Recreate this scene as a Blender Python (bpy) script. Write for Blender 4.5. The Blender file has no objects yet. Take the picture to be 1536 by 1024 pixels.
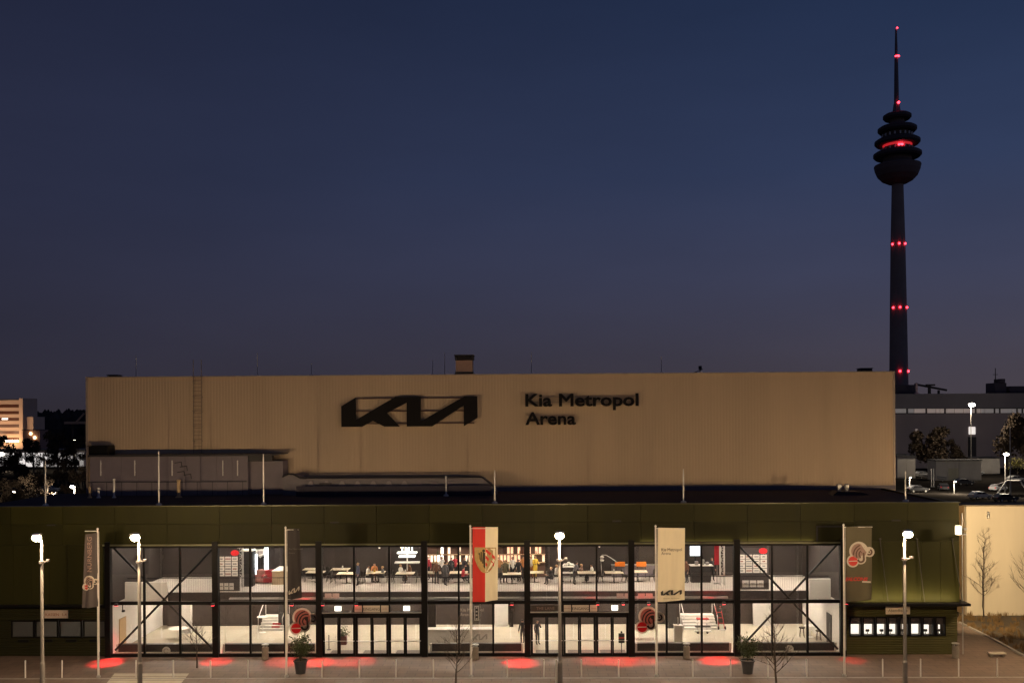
import bpy, bmesh, math, random
from mathutils import Vector, Matrix, noise
R = math.radians
rnd = random.Random(7)
C = bpy.context.scene.collection
sc = bpy.context.scene

# ------------------------------------------------------------------ camera
F = 1438.0            # focal length in pixels of the 1536 px wide photograph
YH = 626.0            # horizon row at the picture's centre column
YAW = R(1.03)
ROLL = R(0.36)
CAMZ = 16.0
cam_d = bpy.data.cameras.new('camera')
cam = bpy.data.objects.new('camera', cam_d)
C.objects.link(cam)
cam_d.sensor_width = 36.0
cam_d.lens = 36.0 * F / 1536.0
cam_d.shift_y = (YH - 512.0) / 1536.0
cam_d.clip_start = 0.5
cam_d.clip_end = 6000
cam.matrix_world = Matrix.Translation((0, 0, CAMZ)) @ Matrix.Rotation(YAW, 4, 'Z') @ Matrix.Rotation(R(90), 4, 'X') @ Matrix.Rotation(-ROLL, 4, 'Z')
sc.camera = cam


def ray(px, py):
    u = (px - 768.0) / F
    v = (YH - py) / F
    c, s = math.cos(ROLL), math.sin(ROLL)
    u, v = u * c + v * s, -u * s + v * c
    return Vector((u * math.cos(YAW) - math.sin(YAW), u * math.sin(YAW) + math.cos(YAW), v))


def PY(px, py, Y):            # point of the plane y = Y
    d = ray(px, py)
    t = Y / d.y
    return Vector((d.x * t, Y, CAMZ + d.z * t))


def PZ(px, py, z=0.0):        # point of the plane z
    d = ray(px, py)
    t = (z - CAMZ) / d.z
    return Vector((d.x * t, d.y * t, z))


# ------------------------------------------------------------------ materials
def lin(r, g, b):
    f = lambda c: (c / 255 / 12.92) if c / 255 <= 0.04045 else ((c / 255 + 0.055) / 1.055) ** 2.4
    return (f(r), f(g), f(b), 1)


MATS = {}


def mat(name, col, rough=0.6, metal=0.0, var=0.15, scale=3.0, bump=0.0, bscale=20.0, streak=False, emit=None, estr=0.0, spec=0.5):
    if name in MATS:
        return MATS[name]
    m = bpy.data.materials.new(name)
    m.use_nodes = True
    nt = m.node_tree
    b = nt.nodes['Principled BSDF']
    b.inputs['Roughness'].default_value = rough
    b.inputs['Metallic'].default_value = metal
    b.inputs['Specular IOR Level'].default_value = spec
    tc = nt.nodes.new('ShaderNodeTexCoord')
    if var > 0:
        n = nt.nodes.new('ShaderNodeTexNoise')
        n.inputs['Scale'].default_value = scale
        n.inputs['Detail'].default_value = 5
        n.inputs['Roughness'].default_value = 0.65
        src = tc.outputs['Object']
        if streak:
            mp = nt.nodes.new('ShaderNodeMapping')
            mp.inputs['Scale'].default_value = (1, 1, 0.12)
            nt.links.new(src, mp.inputs[0])
            src = mp.outputs[0]
        nt.links.new(src, n.inputs['Vector'])
        rp = nt.nodes.new('ShaderNodeValToRGB')
        rp.color_ramp.elements[0].position = 0.25
        rp.color_ramp.elements[1].position = 0.75
        rp.color_ramp.elements[0].color = tuple(max(0, c * (1 - var)) for c in col[:3]) + (1,)
        rp.color_ramp.elements[1].color = tuple(min(1, c * (1 + var)) for c in col[:3]) + (1,)
        nt.links.new(n.outputs['Fac'], rp.inputs[0])
        nt.links.new(rp.outputs[0], b.inputs['Base Color'])
        rr = nt.nodes.new('ShaderNodeMapRange')
        rr.inputs['To Min'].default_value = max(0.02, rough * 0.8)
        rr.inputs['To Max'].default_value = min(1, rough * 1.2)
        nt.links.new(n.outputs['Fac'], rr.inputs['Value'])
        nt.links.new(rr.outputs[0], b.inputs['Roughness'])
    else:
        b.inputs['Base Color'].default_value = tuple(col[:3]) + (1,)
    if bump > 0:
        n2 = nt.nodes.new('ShaderNodeTexNoise')
        n2.inputs['Scale'].default_value = bscale
        n2.inputs['Detail'].default_value = 4
        nt.links.new(tc.outputs['Object'], n2.inputs['Vector'])
        bp = nt.nodes.new('ShaderNodeBump')
        bp.inputs['Strength'].default_value = bump
        bp.inputs['Distance'].default_value = 0.02
        nt.links.new(n2.outputs['Fac'], bp.inputs['Height'])
        nt.links.new(bp.outputs[0], b.inputs['Normal'])
    if emit is not None:
        b.inputs['Emission Color'].default_value = tuple(emit[:3]) + (1,)
        b.inputs['Emission Strength'].default_value = estr
    MATS[name] = m
    return m


def glass_mat(name, tint=(0.93, 0.93, 0.92), refl=0.09):
    m = bpy.data.materials.new(name)
    m.use_nodes = True
    nt = m.node_tree
    nt.nodes.clear()
    out = nt.nodes.new('ShaderNodeOutputMaterial')
    mix = nt.nodes.new('ShaderNodeMixShader')
    tr = nt.nodes.new('ShaderNodeBsdfTransparent')
    gl = nt.nodes.new('ShaderNodeBsdfGlossy')
    tr.inputs[0].default_value = tuple(tint) + (1,)
    gl.inputs['Roughness'].default_value = 0.02
    tc = nt.nodes.new('ShaderNodeTexCoord')
    n = nt.nodes.new('ShaderNodeTexNoise')
    n.inputs['Scale'].default_value = 0.8
    nt.links.new(tc.outputs['Object'], n.inputs['Vector'])
    mr = nt.nodes.new('ShaderNodeMapRange')
    mr.inputs['To Min'].default_value = refl * 0.6
    mr.inputs['To Max'].default_value = refl * 1.4
    nt.links.new(n.outputs['Fac'], mr.inputs['Value'])
    nt.links.new(mr.outputs[0], mix.inputs[0])
    nt.links.new(tr.outputs[0], mix.inputs[1])
    nt.links.new(gl.outputs[0], mix.inputs[2])
    nt.links.new(mix.outputs[0], out.inputs[0])
    MATS[name] = m
    return m


def translucent(m, fac=0.5):
    nt = m.node_tree
    b = nt.nodes['Principled BSDF']
    t = nt.nodes.new('ShaderNodeBsdfTranslucent')
    if b.inputs['Base Color'].is_linked:
        nt.links.new(b.inputs['Base Color'].links[0].from_socket, t.inputs[0])
    else:
        t.inputs[0].default_value = b.inputs['Base Color'].default_value
    x = nt.nodes.new('ShaderNodeMixShader')
    x.inputs[0].default_value = fac
    nt.links.new(b.outputs[0], x.inputs[1])
    nt.links.new(t.outputs[0], x.inputs[2])
    nt.links.new(x.outputs[0], nt.nodes['Material Output'].inputs[0])
    return m


def emis(name, col, strength):
    return mat(name, (0.8, 0.8, 0.8), 0.5, var=0, emit=col, estr=strength)


# ------------------------------------------------------------------ mesh builder
class MB:
    def __init__(s):
        s.v = []
        s.f = []
        s.mi = []

    def add(s, vs, fs, mi=0):
        o = len(s.v)
        s.v += [Vector(v) for v in vs]
        for f in fs:
            s.f.append([i + o for i in f])
            s.mi.append(mi)
        return s

    def box(s, x0, x1, y0, y1, z0, z1, mi=0):
        vs = [(x0, y0, z0), (x1, y0, z0), (x1, y1, z0), (x0, y1, z0), (x0, y0, z1), (x1, y0, z1), (x1, y1, z1), (x0, y1, z1)]
        return s.add(vs, [(0, 3, 2, 1), (4, 5, 6, 7), (0, 1, 5, 4), (1, 2, 6, 5), (2, 3, 7, 6), (3, 0, 4, 7)], mi)

    def cbox(s, x0, x1, y0, y1, z0, z1, c=0.02, mi=0):     # box with chamfered edges
        bm = bmesh.new()
        bmesh.ops.create_cube(bm, size=1)
        for v in bm.verts:
            v.co = Vector((x0 + (v.co.x + .5) * (x1 - x0), y0 + (v.co.y + .5) * (y1 - y0), z0 + (v.co.z + .5) * (z1 - z0)))
        bmesh.ops.bevel(bm, geom=list(bm.edges), offset=c, segments=2, affect='EDGES', profile=0.5)
        bm.verts.index_update()
        s.add([v.co.copy() for v in bm.verts], [[v.index for v in f.verts] for f in bm.faces], mi)
        bm.free()
        return s

    def prism(s, pts, y0, y1, mi=0):           # polygon in XZ extruded along Y
        n = len(pts)
        vs = [(p[0], y0, p[1]) for p in pts] + [(p[0], y1, p[1]) for p in pts]
        area = sum(pts[i][0] * pts[(i + 1) % n][1] - pts[(i + 1) % n][0] * pts[i][1] for i in range(n))
        fr = list(range(n)) if area > 0 else list(range(n))[::-1]
        fs = [fr, [i + n for i in fr[::-1]]]
        for k in range(n):
            a, b = fr[k], fr[(k + 1) % n]
            fs.append((b, a, a + n, b + n))
        return s.add(vs, fs, mi)

    def prism_x(s, pts, x0, x1, mi=0):         # polygon in YZ extruded along X
        n = len(pts)
        vs = [(x0, p[0], p[1]) for p in pts] + [(x1, p[0], p[1]) for p in pts]
        fs = [list(range(n))[::-1], [i + n for i in range(n)]]
        for k in range(n):
            fs.append((k, (k + 1) % n, (k + 1) % n + n, k + n))
        return s.add(vs, fs, mi)

    def tube(s, pts, rad, n=6, mi=0, cap=True):
        pts = [Vector(p) for p in pts]
        if not isinstance(rad, (list, tuple)):
            rad = [rad] * len(pts)
        vs, fs = [], []
        for i, p in enumerate(pts):
            d = (pts[min(i + 1, len(pts) - 1)] - pts[max(i - 1, 0)]).normalized()
            a = d.cross(Vector((0, 0, 1)))
            if a.length < 0.05:
                a = d.cross(Vector((0, 1, 0)))
            a.normalize()
            b = d.cross(a).normalized()
            for k in range(n):
                t = 2 * math.pi * k / n
                vs.append(p + (a * math.cos(t) + b * math.sin(t)) * rad[i])
        for i in range(len(pts) - 1):
            for k in range(n):
                k2 = (k + 1) % n
                fs.append((i * n + k, i * n + k2, (i + 1) * n + k2, (i + 1) * n + k))
        if cap:
            fs.append(list(range(n))[::-1])
            fs.append([(len(pts) - 1) * n + k for k in range(n)])
        return s.add(vs, fs, mi)

    def lathe(s, prof, cx=0, cy=0, cz=0, n=20, mi=0):     # prof: (r, z)
        vs, fs = [], []
        for r, z in prof:
            for k in range(n):
                t = 2 * math.pi * k / n
                vs.append((cx + r * math.cos(t), cy + r * math.sin(t), cz + z))
        for i in range(len(prof) - 1):
            for k in range(n):
                k2 = (k + 1) % n
                fs.append((i * n + k, i * n + k2, (i + 1) * n + k2, (i + 1) * n + k))
        fs.append(list(range(n))[::-1])
        fs.append([(len(prof) - 1) * n + k for k in range(n)])
        return s.add(vs, fs, mi)

    def sphere(s, c, r, n=10, sx=1, sy=1, sz=1, mi=0):
        prof = [(max(0.001, r * math.sin(math.pi * i / n)), -r * math.cos(math.pi * i / n)) for i in range(n + 1)]
        o = len(s.v)
        s.lathe(prof, 0, 0, 0, n * 2, mi)
        for i in range(o, len(s.v)):
            v = s.v[i]
            s.v[i] = Vector((c[0] + v.x * sx, c[1] + v.y * sy, c[2] + v.z * sz))
        return s

    def quad(s, a, b, c, d, mi=0):
        return s.add([a, b, c, d], [(0, 1, 2, 3)], mi)

    def build(s, name, m, parent=None, loc=None, smooth=False, kind=None):
        me = bpy.data.meshes.new(name)
        org = Vector((0, 0, 0))
        if loc is not None:
            org = Vector(loc)
        elif parent is not None:
            q = parent
            while q is not None:
                org += q.location
                q = q.parent
        me.from_pydata([v - org for v in s.v], [], s.f)
        ms = m if isinstance(m, (list, tuple)) else [m]
        for x in ms:
            me.materials.append(x)
        if len(ms) > 1:
            me.polygons.foreach_set('material_index', s.mi)
        if smooth:
            me.polygons.foreach_set('use_smooth', [True] * len(me.polygons))
        me.update()
        o = bpy.data.objects.new(name, me)
        C.objects.link(o)
        if parent is not None:
            o.parent = parent
        if loc is not None:
            o.location = loc
        if kind:
            o['kind'] = kind
        return o


def tag(o, label, cat, group=None):
    o['label'] = label
    o['category'] = cat
    if group:
        o['group'] = group
    return o


def thing(name, label, cat, loc=(0, 0, 0), group=None, rz=0):
    o = bpy.data.objects.new(name, None)
    o.empty_display_size = 0.2
    C.objects.link(o)
    o.location = loc
    o.rotation_euler = (0, 0, rz)
    return tag(o, label, cat, group)


def dup(o, loc, label, rz=None, group=None):
    kids = {}
    for x in list(C.objects):
        if x.parent is not None:
            kids.setdefault(x.parent.name, []).append(x)

    def cp(a, par):
        b = a.copy()
        C.objects.link(b)
        b.parent = par
        for k in kids.get(a.name, []):
            cp(k, b)
        return b
    r = cp(o, None)
    r.location = loc
    if rz is not None:
        r.rotation_euler = (0, 0, rz)
    r['label'] = label
    if group:
        r['group'] = group
    return r


def text_mb(txt, size, x, y, z, depth=0.02, align='CENTER', shear=0.0, bold=0.0, mb=None, xs=1.0, vertical=False):
    """letters standing upright in the XZ plane, read from the -Y side"""
    cu = bpy.data.curves.new('t', 'FONT')
    cu.body = txt
    cu.size = size
    cu.align_x = align
    cu.extrude = depth / 2
    cu.shear = shear
    cu.bevel_depth = bold
    cu.bevel_resolution = 0
    cu.resolution_u = 3
    cu.space_line = 1.0
    ob = bpy.data.objects.new('t', cu)
    C.objects.link(ob)
    dg = bpy.context.evaluated_depsgraph_get()
    me = bpy.data.meshes.new_from_object(ob.evaluated_get(dg))
    mb = mb or MB()
    if vertical:
        vs = [(x - v.co.y, y - v.co.z, z + v.co.x) for v in me.vertices]
    else:
        vs = [(x + v.co.x * xs, y - v.co.z, z + v.co.y) for v in me.vertices]
    mb.add(vs, [list(p.vertices) for p in me.polygons])
    bpy.data.objects.remove(ob)
    bpy.data.curves.remove(cu)
    bpy.data.meshes.remove(me)
    return mb


ORD = ['first', 'second', 'third', 'fourth', 'fifth', 'sixth', 'seventh', 'eighth', 'ninth', 'tenth', 'eleventh', 'twelfth', 'thirteenth', 'fourteenth', 'fifteenth', 'sixteenth']

# ------------------------------------------------------------------ render settings, world, sun
sc.view_settings.view_transform = 'Standard'
sc.view_settings.look = 'None'
sc.view_settings.exposure = 0
sc.view_settings.gamma = 1
sc.cycles.use_denoising = True
sc.cycles.sample_clamp_indirect = 4
sc.cycles.sample_clamp_direct = 0
sc.cycles.max_bounces = 6
sc.cycles.transparent_max_bounces = 12

w = bpy.data.worlds.new('World')
sc.world = w
w.use_nodes = True
nt = w.node_tree
bg = nt.nodes['Background']
geo = nt.nodes.new('ShaderNodeTexCoord')
sep = nt.nodes.new('ShaderNodeSeparateXYZ')
nt.links.new(geo.outputs['Generated'], sep.inputs[0])


def ramp(stops):
    r = nt.nodes.new('ShaderNodeValToRGB')
    cr = r.color_ramp
    while len(cr.elements) < len(stops):
        cr.elements.new(0.5)
    for e, (p, c) in zip(cr.elements, stops):
        e.position = p
        e.color = lin(*c)
    nt.links.new(sep.outputs['Z'], r.inputs[0])
    return r


dusk_l = ramp([(0.0, (44, 40, 48)), (0.035, (45, 43, 55)), (0.2, (42, 45, 66)), (0.4, (33, 37, 58)), (1.0, (18, 22, 40))])
dusk_r = ramp([(0.0, (72, 66, 72)), (0.05, (68, 64, 76)), (0.14, (62, 66, 90)), (0.24, (48, 60, 90)), (0.4, (34, 49, 79)), (1.0, (18, 26, 48))])
mrx = nt.nodes.new('ShaderNodeMapRange')
mrx.inputs['From Min'].default_value = -0.55
mrx.inputs['From Max'].default_value = 0.5
nt.links.new(sep.outputs['X'], mrx.inputs['Value'])
mixs = nt.nodes.new('ShaderNodeMixRGB')
nt.links.new(mrx.outputs[0], mixs.inputs[0])
nt.links.new(dusk_l.outputs[0], mixs.inputs[1])
nt.links.new(dusk_r.outputs[0], mixs.inputs[2])
SUN_EL, SUN_ROT = R(-5.0), R(75)
sky = nt.nodes.new('ShaderNodeTexSky')
sky.sky_type = 'NISHITA'
sky.sun_disc = False
sky.sun_elevation = SUN_EL
sky.sun_rotation = SUN_ROT
bg2 = nt.nodes.new('ShaderNodeBackground')
bg2.inputs[1].default_value = 0.05
nt.links.new(sky.outputs[0], bg2.inputs[0])
cn = nt.nodes.new('ShaderNodeTexNoise')          # faint veils of high cloud
cn.inputs['Scale'].default_value = 2.2
cn.inputs['Detail'].default_value = 5
cm = nt.nodes.new('ShaderNodeMapping')
cm.inputs['Scale'].default_value = (1, 1, 4)
nt.links.new(geo.outputs['Generated'], cm.inputs[0])
nt.links.new(cm.outputs[0], cn.inputs['Vector'])
cr_ = nt.nodes.new('ShaderNodeMapRange')
cr_.inputs['From Min'].default_value = 0.3
cr_.inputs['From Max'].default_value = 0.7
cr_.inputs['To Min'].default_value = 0.90
cr_.inputs['To Max'].default_value = 1.07
nt.links.new(cn.outputs['Fac'], cr_.inputs['Value'])
cmx = nt.nodes.new('ShaderNodeMixRGB')
cmx.blend_type = 'MULTIPLY'
cmx.inputs[0].default_value = 1
nt.links.new(mixs.outputs[0], cmx.inputs[1])
nt.links.new(cr_.outputs[0], cmx.inputs[2])
nt.links.new(cmx.outputs[0], bg.inputs[0])
bg.inputs[1].default_value = 1.0
adds = nt.nodes.new('ShaderNodeAddShader')
nt.links.new(bg.outputs[0], adds.inputs[0])
nt.links.new(bg2.outputs[0], adds.inputs[1])
nt.links.new(adds.outputs[0], nt.nodes['World Output'].inputs[0])

sun_d = bpy.data.lights.new('sun', 'SUN')
sun_d.energy = 0.015
sun_d.angle = R(12)
sun_d.color = (1.0, 0.75, 0.6)
sun = bpy.data.objects.new('sun', sun_d)
C.objects.link(sun)
sun.rotation_euler = (R(86), 0, R(75))

# ------------------------------------------------------------------ palette
M = {}
M['paving'] = mat('paving', (0.21, 0.17, 0.145), 0.75, var=0.22, scale=0.9, bump=0.3, bscale=30)
M['strip'] = mat('kerb_stone', (0.34, 0.31, 0.28), 0.8, var=0.2, scale=4)
M['slab_and_light_patch'] = mat('slab_and_light_patch', (0.5, 0.45, 0.36), 0.8, var=0.12, scale=3)  # bench stone; also paints the light patch on the forecourt
M['ground'] = mat('far_ground', (0.022, 0.019, 0.017), 0.95, var=0.4, scale=0.05, spec=0.0)
M['green'] = mat('green_cladding', (0.025, 0.0245, 0.0045), 0.6, var=0.22, scale=0.5, streak=True, spec=0.2)
for q_, k_ in (('green_b', 0.85), ('green_c', 1.18)):
    M[q_] = mat('green_cladding_' + q_[-1], (0.025 * k_, 0.0245 * k_, 0.0045 * k_), 0.6, var=0.25, scale=0.6, streak=True, spec=0.2)
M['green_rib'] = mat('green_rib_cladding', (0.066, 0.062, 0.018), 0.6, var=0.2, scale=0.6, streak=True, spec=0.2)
M['green_dark'] = mat('green_dark_cladding', (0.022, 0.021, 0.007), 0.6, var=0.2, scale=0.6, streak=True, spec=0.2)
M['black'] = mat('black_frame', (0.006, 0.0055, 0.0055), 0.5, var=0.2, spec=0.2)
M['dark'] = mat('dark_grey', (0.03, 0.027, 0.028), 0.6, var=0.2)
M['charcoal'] = mat('charcoal_wall', (0.030, 0.0215, 0.019), 0.8, var=0.12, scale=0.7)
M['cream'] = mat('cream_cladding', (0.52, 0.385, 0.25), 0.55, var=0.11, scale=0.35, streak=True)
M['cream_wall'] = mat('cream_render', (0.62, 0.53, 0.39), 0.85, var=0.07, scale=0.5, streak=True)
M['white'] = mat('white_paint', (0.78, 0.74, 0.68), 0.5, var=0.05)
M['lobby_floor'] = mat('polished_floor', (0.62, 0.56, 0.45), 0.22, var=0.06, scale=0.6)
M['gallery_floor'] = mat('gallery_floor', (0.60, 0.54, 0.48), 0.35, var=0.12, scale=1.2)
M['galv'] = mat('galvanised_steel', (0.45, 0.44, 0.42), 0.42, 0.55, var=0.15, scale=6)
M['pole_white'] = mat('pale_pole', (0.72, 0.70, 0.66), 0.4, 0.1, var=0.08, scale=5)
M['roof'] = mat('roof_membrane', (0.07, 0.055, 0.06), 0.9, spec=0.1, var=0.2, scale=0.7)
M['lamp_pole'] = mat('lamp_pole', (0.21, 0.20, 0.19), 0.85, 0.0, var=0.12, scale=6, spec=0.08)
M['annex'] = mat('grey_panel', (0.19, 0.16, 0.18), 0.6, var=0.12, scale=0.8)
M['concrete'] = mat('concrete', (0.30, 0.25, 0.23), 0.9, var=0.18, scale=0.08)
M['concrete_bin'] = mat('bin_concrete', (0.24, 0.21, 0.17), 0.9, var=0.25, scale=8, bump=0.3)
M['bark'] = mat('bark', (0.06, 0.045, 0.035), 0.95, var=0.3, scale=10)
M['leaf'] = mat('shrub_leaf', (0.055, 0.075, 0.022), 0.55, var=0.4, scale=6)
M['leaf_dark'] = mat('night_foliage', (0.05, 0.036, 0.026), 0.9, spec=0.05, var=0.4, scale=0.6)
M['red'] = mat('red_paint', (0.55, 0.015, 0.02), 0.45, var=0.08)
M['orange'] = mat('orange_panel', (0.7, 0.16, 0.02), 0.5, var=0.08)
M['wood'] = mat('pale_wood', (0.55, 0.38, 0.20), 0.5, var=0.15, scale=5)
M['pot'] = mat('dark_pot', (0.045, 0.045, 0.05), 0.6, var=0.2, scale=6)
M['skin'] = mat('skin', (0.45, 0.25, 0.17), 0.6, var=0.05)
M['hair_dark'] = mat('hair_dark', (0.03, 0.02, 0.015), 0.7, var=0.2, scale=30)
M['hair_fair'] = mat('hair_fair', (0.35, 0.22, 0.1), 0.7, var=0.2, scale=30)
M['grass_dry'] = mat('dry_grass', (0.17, 0.10, 0.035), 0.9, var=0.45, scale=1.5)
M['soil'] = mat('soil', (0.07, 0.05, 0.03), 1.0, var=0.4, scale=3)
M['glass'] = glass_mat('pane_glass')
M['glass_dark'] = mat('dark_pane', (0.02, 0.02, 0.025), 0.12, var=0.2)
M['lamp_glow'] = emis('lamp_glow', (1.0, 0.70, 0.40), 2400)
M['ceil_glow'] = emis('ceiling_glow', (1.0, 0.86, 0.70), 150)
M['up_glow'] = emis('gallery_glow', (1.0, 0.86, 0.70), 400)
M['void_glow'] = emis('void_glow', (1.0, 0.86, 0.70), 330)
M['exit_glow'] = emis('sign_glow', (1.0, 0.95, 0.85), 3.0)
M['tube_glow'] = emis('tube_glow', (0.85, 0.95, 1.0), 6.0)
M['red_glow'] = emis('beacon_glow', (1.0, 0.03, 0.05), 9.0)
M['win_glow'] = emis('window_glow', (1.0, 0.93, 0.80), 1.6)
M['far_glow'] = emis('far_window_glow', (1.0, 0.92, 0.85), 0.8)
# ------------------------------------------------------------------ ground
YF = 64.4             # plane of the glass front
YB = 74.2             # lobby back wall
YH_ = 78.0            # hall front wall
ZT = 10.2             # foyer parapet
ZH = 7.45             # head of the glazing
ZM = 3.62             # transom
ZG = 3.75             # gallery floor


def fx(px, py=900, Y=YF):
    return PY(px, py, Y).x


def fz(px, py, Y=YF):
    return PY(px, py, Y).z


g = MB()
g.quad((-3000, -200, -0.02), (3000, -200, -0.02), (3000, 4500, -0.02), (-3000, 4500, -0.02))
g.build('ground', M['ground'], kind='structure')

# paved forecourt: real slabs with joints
pv = bpy.data.materials.new('paving_slabs')
pv.use_nodes = True
nt = pv.node_tree
b = nt.nodes['Principled BSDF']
tc = nt.nodes.new('ShaderNodeTexCoord')
br = nt.nodes.new('ShaderNodeTexBrick')
br.inputs['Scale'].default_value = 1.0
br.inputs['Brick Width'].default_value = 1.2
br.inputs['Row Height'].default_value = 0.6
br.inputs['Mortar Size'].default_value = 0.018
br.inputs['Color1'].default_value = (0.165, 0.113, 0.084, 1)
br.inputs['Color2'].default_value = (0.195, 0.135, 0.102, 1)
br.inputs['Mortar'].default_value = (0.075, 0.058, 0.05, 1)
nt.links.new(tc.outputs['Object'], br.inputs['Vector'])
no = nt.nodes.new('ShaderNodeTexNoise')
no.inputs['Scale'].default_value = 0.7
no.inputs['Detail'].default_value = 6
nt.links.new(tc.outputs['Object'], no.inputs['Vector'])
mr = nt.nodes.new('ShaderNodeMapRange')
mr.inputs['To Min'].default_value = 0.65
mr.inputs['To Max'].default_value = 1.3
nt.links.new(no.outputs['Fac'], mr.inputs['Value'])
mx = nt.nodes.new('ShaderNodeMixRGB')
mx.blend_type = 'MULTIPLY'
mx.inputs[0].default_value = 1
nt.links.new(br.outputs[0], mx.inputs[1])
nt.links.new(mr.outputs[0], mx.inputs[2])
nt.links.new(mx.outputs[0], b.inputs['Base Color'])
b.inputs['Roughness'].default_value = 0.6
g = MB()
g.quad((-60, 30, 0), (70, 30, 0), (70, 76.5, 0), (-60, 76.5, 0))
g.build('pavement', pv, kind='structure')
g = MB()
g.box(-60, 70, 58.85, 59.05, -0.01, 0.012)
g.build('kerb', M['strip'], kind='structure')
# skewed patch of light lower left, painted as pale strips
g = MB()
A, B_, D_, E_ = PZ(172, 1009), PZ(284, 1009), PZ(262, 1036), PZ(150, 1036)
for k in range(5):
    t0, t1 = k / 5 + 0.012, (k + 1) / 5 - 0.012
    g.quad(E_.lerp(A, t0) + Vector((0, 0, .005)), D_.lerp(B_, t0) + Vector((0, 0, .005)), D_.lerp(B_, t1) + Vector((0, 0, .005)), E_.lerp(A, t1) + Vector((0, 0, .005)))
g.build('painted_light_patch', M['slab_and_light_patch'], kind='structure')

# ------------------------------------------------------------------ entrance building
XL, XR = fx(-60), fx(1439)
GL, GR = fx(161), fx(1266)      # glazed front
cols = [fx(p) for p in (163, 324, 479, 637, 791, 947, 1105, 1264)]
ent = thing('entrance_building', 'long low dark green entrance building with a two storey lit glass front', 'building', (fx(768), YF, 0))

# cladding over and beside the glass: upper volume (overhanging 0.9 m over the recessed wings)
zo = 3.55
m = MB()
# fascia made of wide cladding cassettes with open joints
x = XL
pw = 3.55
edges = [XL]
while edges[-1] + pw < XR - 0.5:
    edges.append(edges[-1] + pw)
edges.append(XR)
pr_ = random.Random(4)
for a, c in zip(edges[:-1], edges[1:]):
    zs = ZH + 0.14 + 1.37
    for (za, zb) in ((ZH + 0.14, zs - 0.008), (zs + 0.008, ZT - 0.06)):
        m.box(a + 0.012, c - 0.012, YF - 0.05, YF + 0.2, za, zb, pr_.choice((0, 0, 1, 2)))
        for xx in (a + 0.12, (a + c) / 2, c - 0.12):
            m.box(xx - 0.015, xx + 0.015, YF - 0.056, YF - 0.0505, za + 0.08, za + 0.11, 1)
m.box(XL, XR, YF + 0.2, YF + 0.28, ZH + 0.14, ZT - 0.08)
m.build('fascia', [M['green'], M['green_b'], M['green_c']], ent)
m = MB()
for a0, a1 in ((XL, GL - 0.25), (GR + 0.12, XR)):
    n = max(1, round((a1 - a0) / 1.2))
    wd = (a1 - a0) / n
    for k in range(n):
        m.box(a0 + k * wd + 0.008, a0 + (k + 1) * wd - 0.008, YF - 0.05, YF + 0.2, zo, ZH + 0.13)
    m.box(a0, a1, YF + 0.2, YF + 0.28, zo, ZH + 0.14)
    m.build('upper_wall', M['green'], ent)
    m = MB()
m = MB()
m.box(XL, XR + 0.06, YF - 0.12, YF + 0.3, ZT - 0.06, ZT)
m.build('parapet_cap', mat('cap_metal', (0.06, 0.06, 0.025), 0.4, 0.3, var=0.1), ent)
m = MB()
m.box(XL, XR, YF + 0.3, YH_ - 0.1, 9.75, 10.0)
m.build('roof', M['roof'], ent)
m = MB()
m.box(GL - 0.25, GR + 0.12, YF - 0.16, YF + 0.1, ZH + 0.04, ZH + 0.137)
m.build('flashing', mat('flashing_metal', (0.20, 0.20, 0.12), 0.4, 0.4, var=0.1), ent)
m = MB()
m.box(XR - 0.25, XR, YF + 0.28, YH_ - 0.2, zo, ZT - 0.08)
m.build('end_wall', M['green_dark'], ent)
m = MB()
m.box(XL, GL - 0.25, YF - 0.22, YF + 0.9, zo - 0.16, zo - 0.003)
m.build('ledge', M['black'], ent)
m = MB()
m.box(GR + 0.12, XR + 0.45, YF - 0.70, YF + 0.9, zo - 0.16, zo - 0.003)
m.build('ledge', M['black'], ent)

# recessed wings on the ground floor, ribbed cladding (real ribs)


def ribbed(mb, x0, x1, y, z0, z1, pitch=0.16, d=0.035):
    pts = []
    z = z0
    while z < z1 - 0.001:
        e = min(z + pitch, z1)
        pts += [(y, z), (y - d, z + (e - z) * 0.25), (y - d, z + (e - z) * 0.7), (y, e)]
        z = e
    vs, fs = [], []
    for yy, zz in pts:
        vs += [(x0, yy, zz), (x1, yy, zz)]
    for i in range(len(pts) - 1):
        fs.append((2 * i, 2 * i + 1, 2 * i + 3, 2 * i + 2))
    mb.add(vs, fs)


yw = YF + 0.25
wl0, wl1, wlz0, wlz1 = fx(13), fx(157), 1.25, 2.42      # left window band
wr0, wr1, wrz0, wrz1 = fx(1275), fx(1421), 1.22, 2.52
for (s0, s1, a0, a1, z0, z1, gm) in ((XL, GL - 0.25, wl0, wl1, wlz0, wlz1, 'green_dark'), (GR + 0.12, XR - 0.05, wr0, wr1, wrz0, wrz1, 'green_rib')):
    m = MB()
    ribbed(m, s0, s1, yw, 0.0, z0)
    ribbed(m, s0, a0, yw, z0, z1)
    ribbed(m, a1, s1, yw, z0, z1)
    ribbed(m, s0, s1, yw, z1, zo - 0.17)
    m.box(s0, s1, yw + 0.01, yw + 0.1, 0, z0)
    m.box(s0, s1, yw + 0.01, yw + 0.1, z1, zo - 0.17)
    m.box(s0, a0 - 0.01, yw + 0.01, yw + 0.1, z0, z1)
    m.box(a1 + 0.01, s1, yw + 0.01, yw + 0.1, z0, z1)
    m.build('wing_wall', M[gm], ent)
m = MB()
m.box(XR - 0.16, XR - 0.06, yw + 0.105, YB, 0, zo - 0.165)
m.build('end_wall', M['green'], ent)

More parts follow.
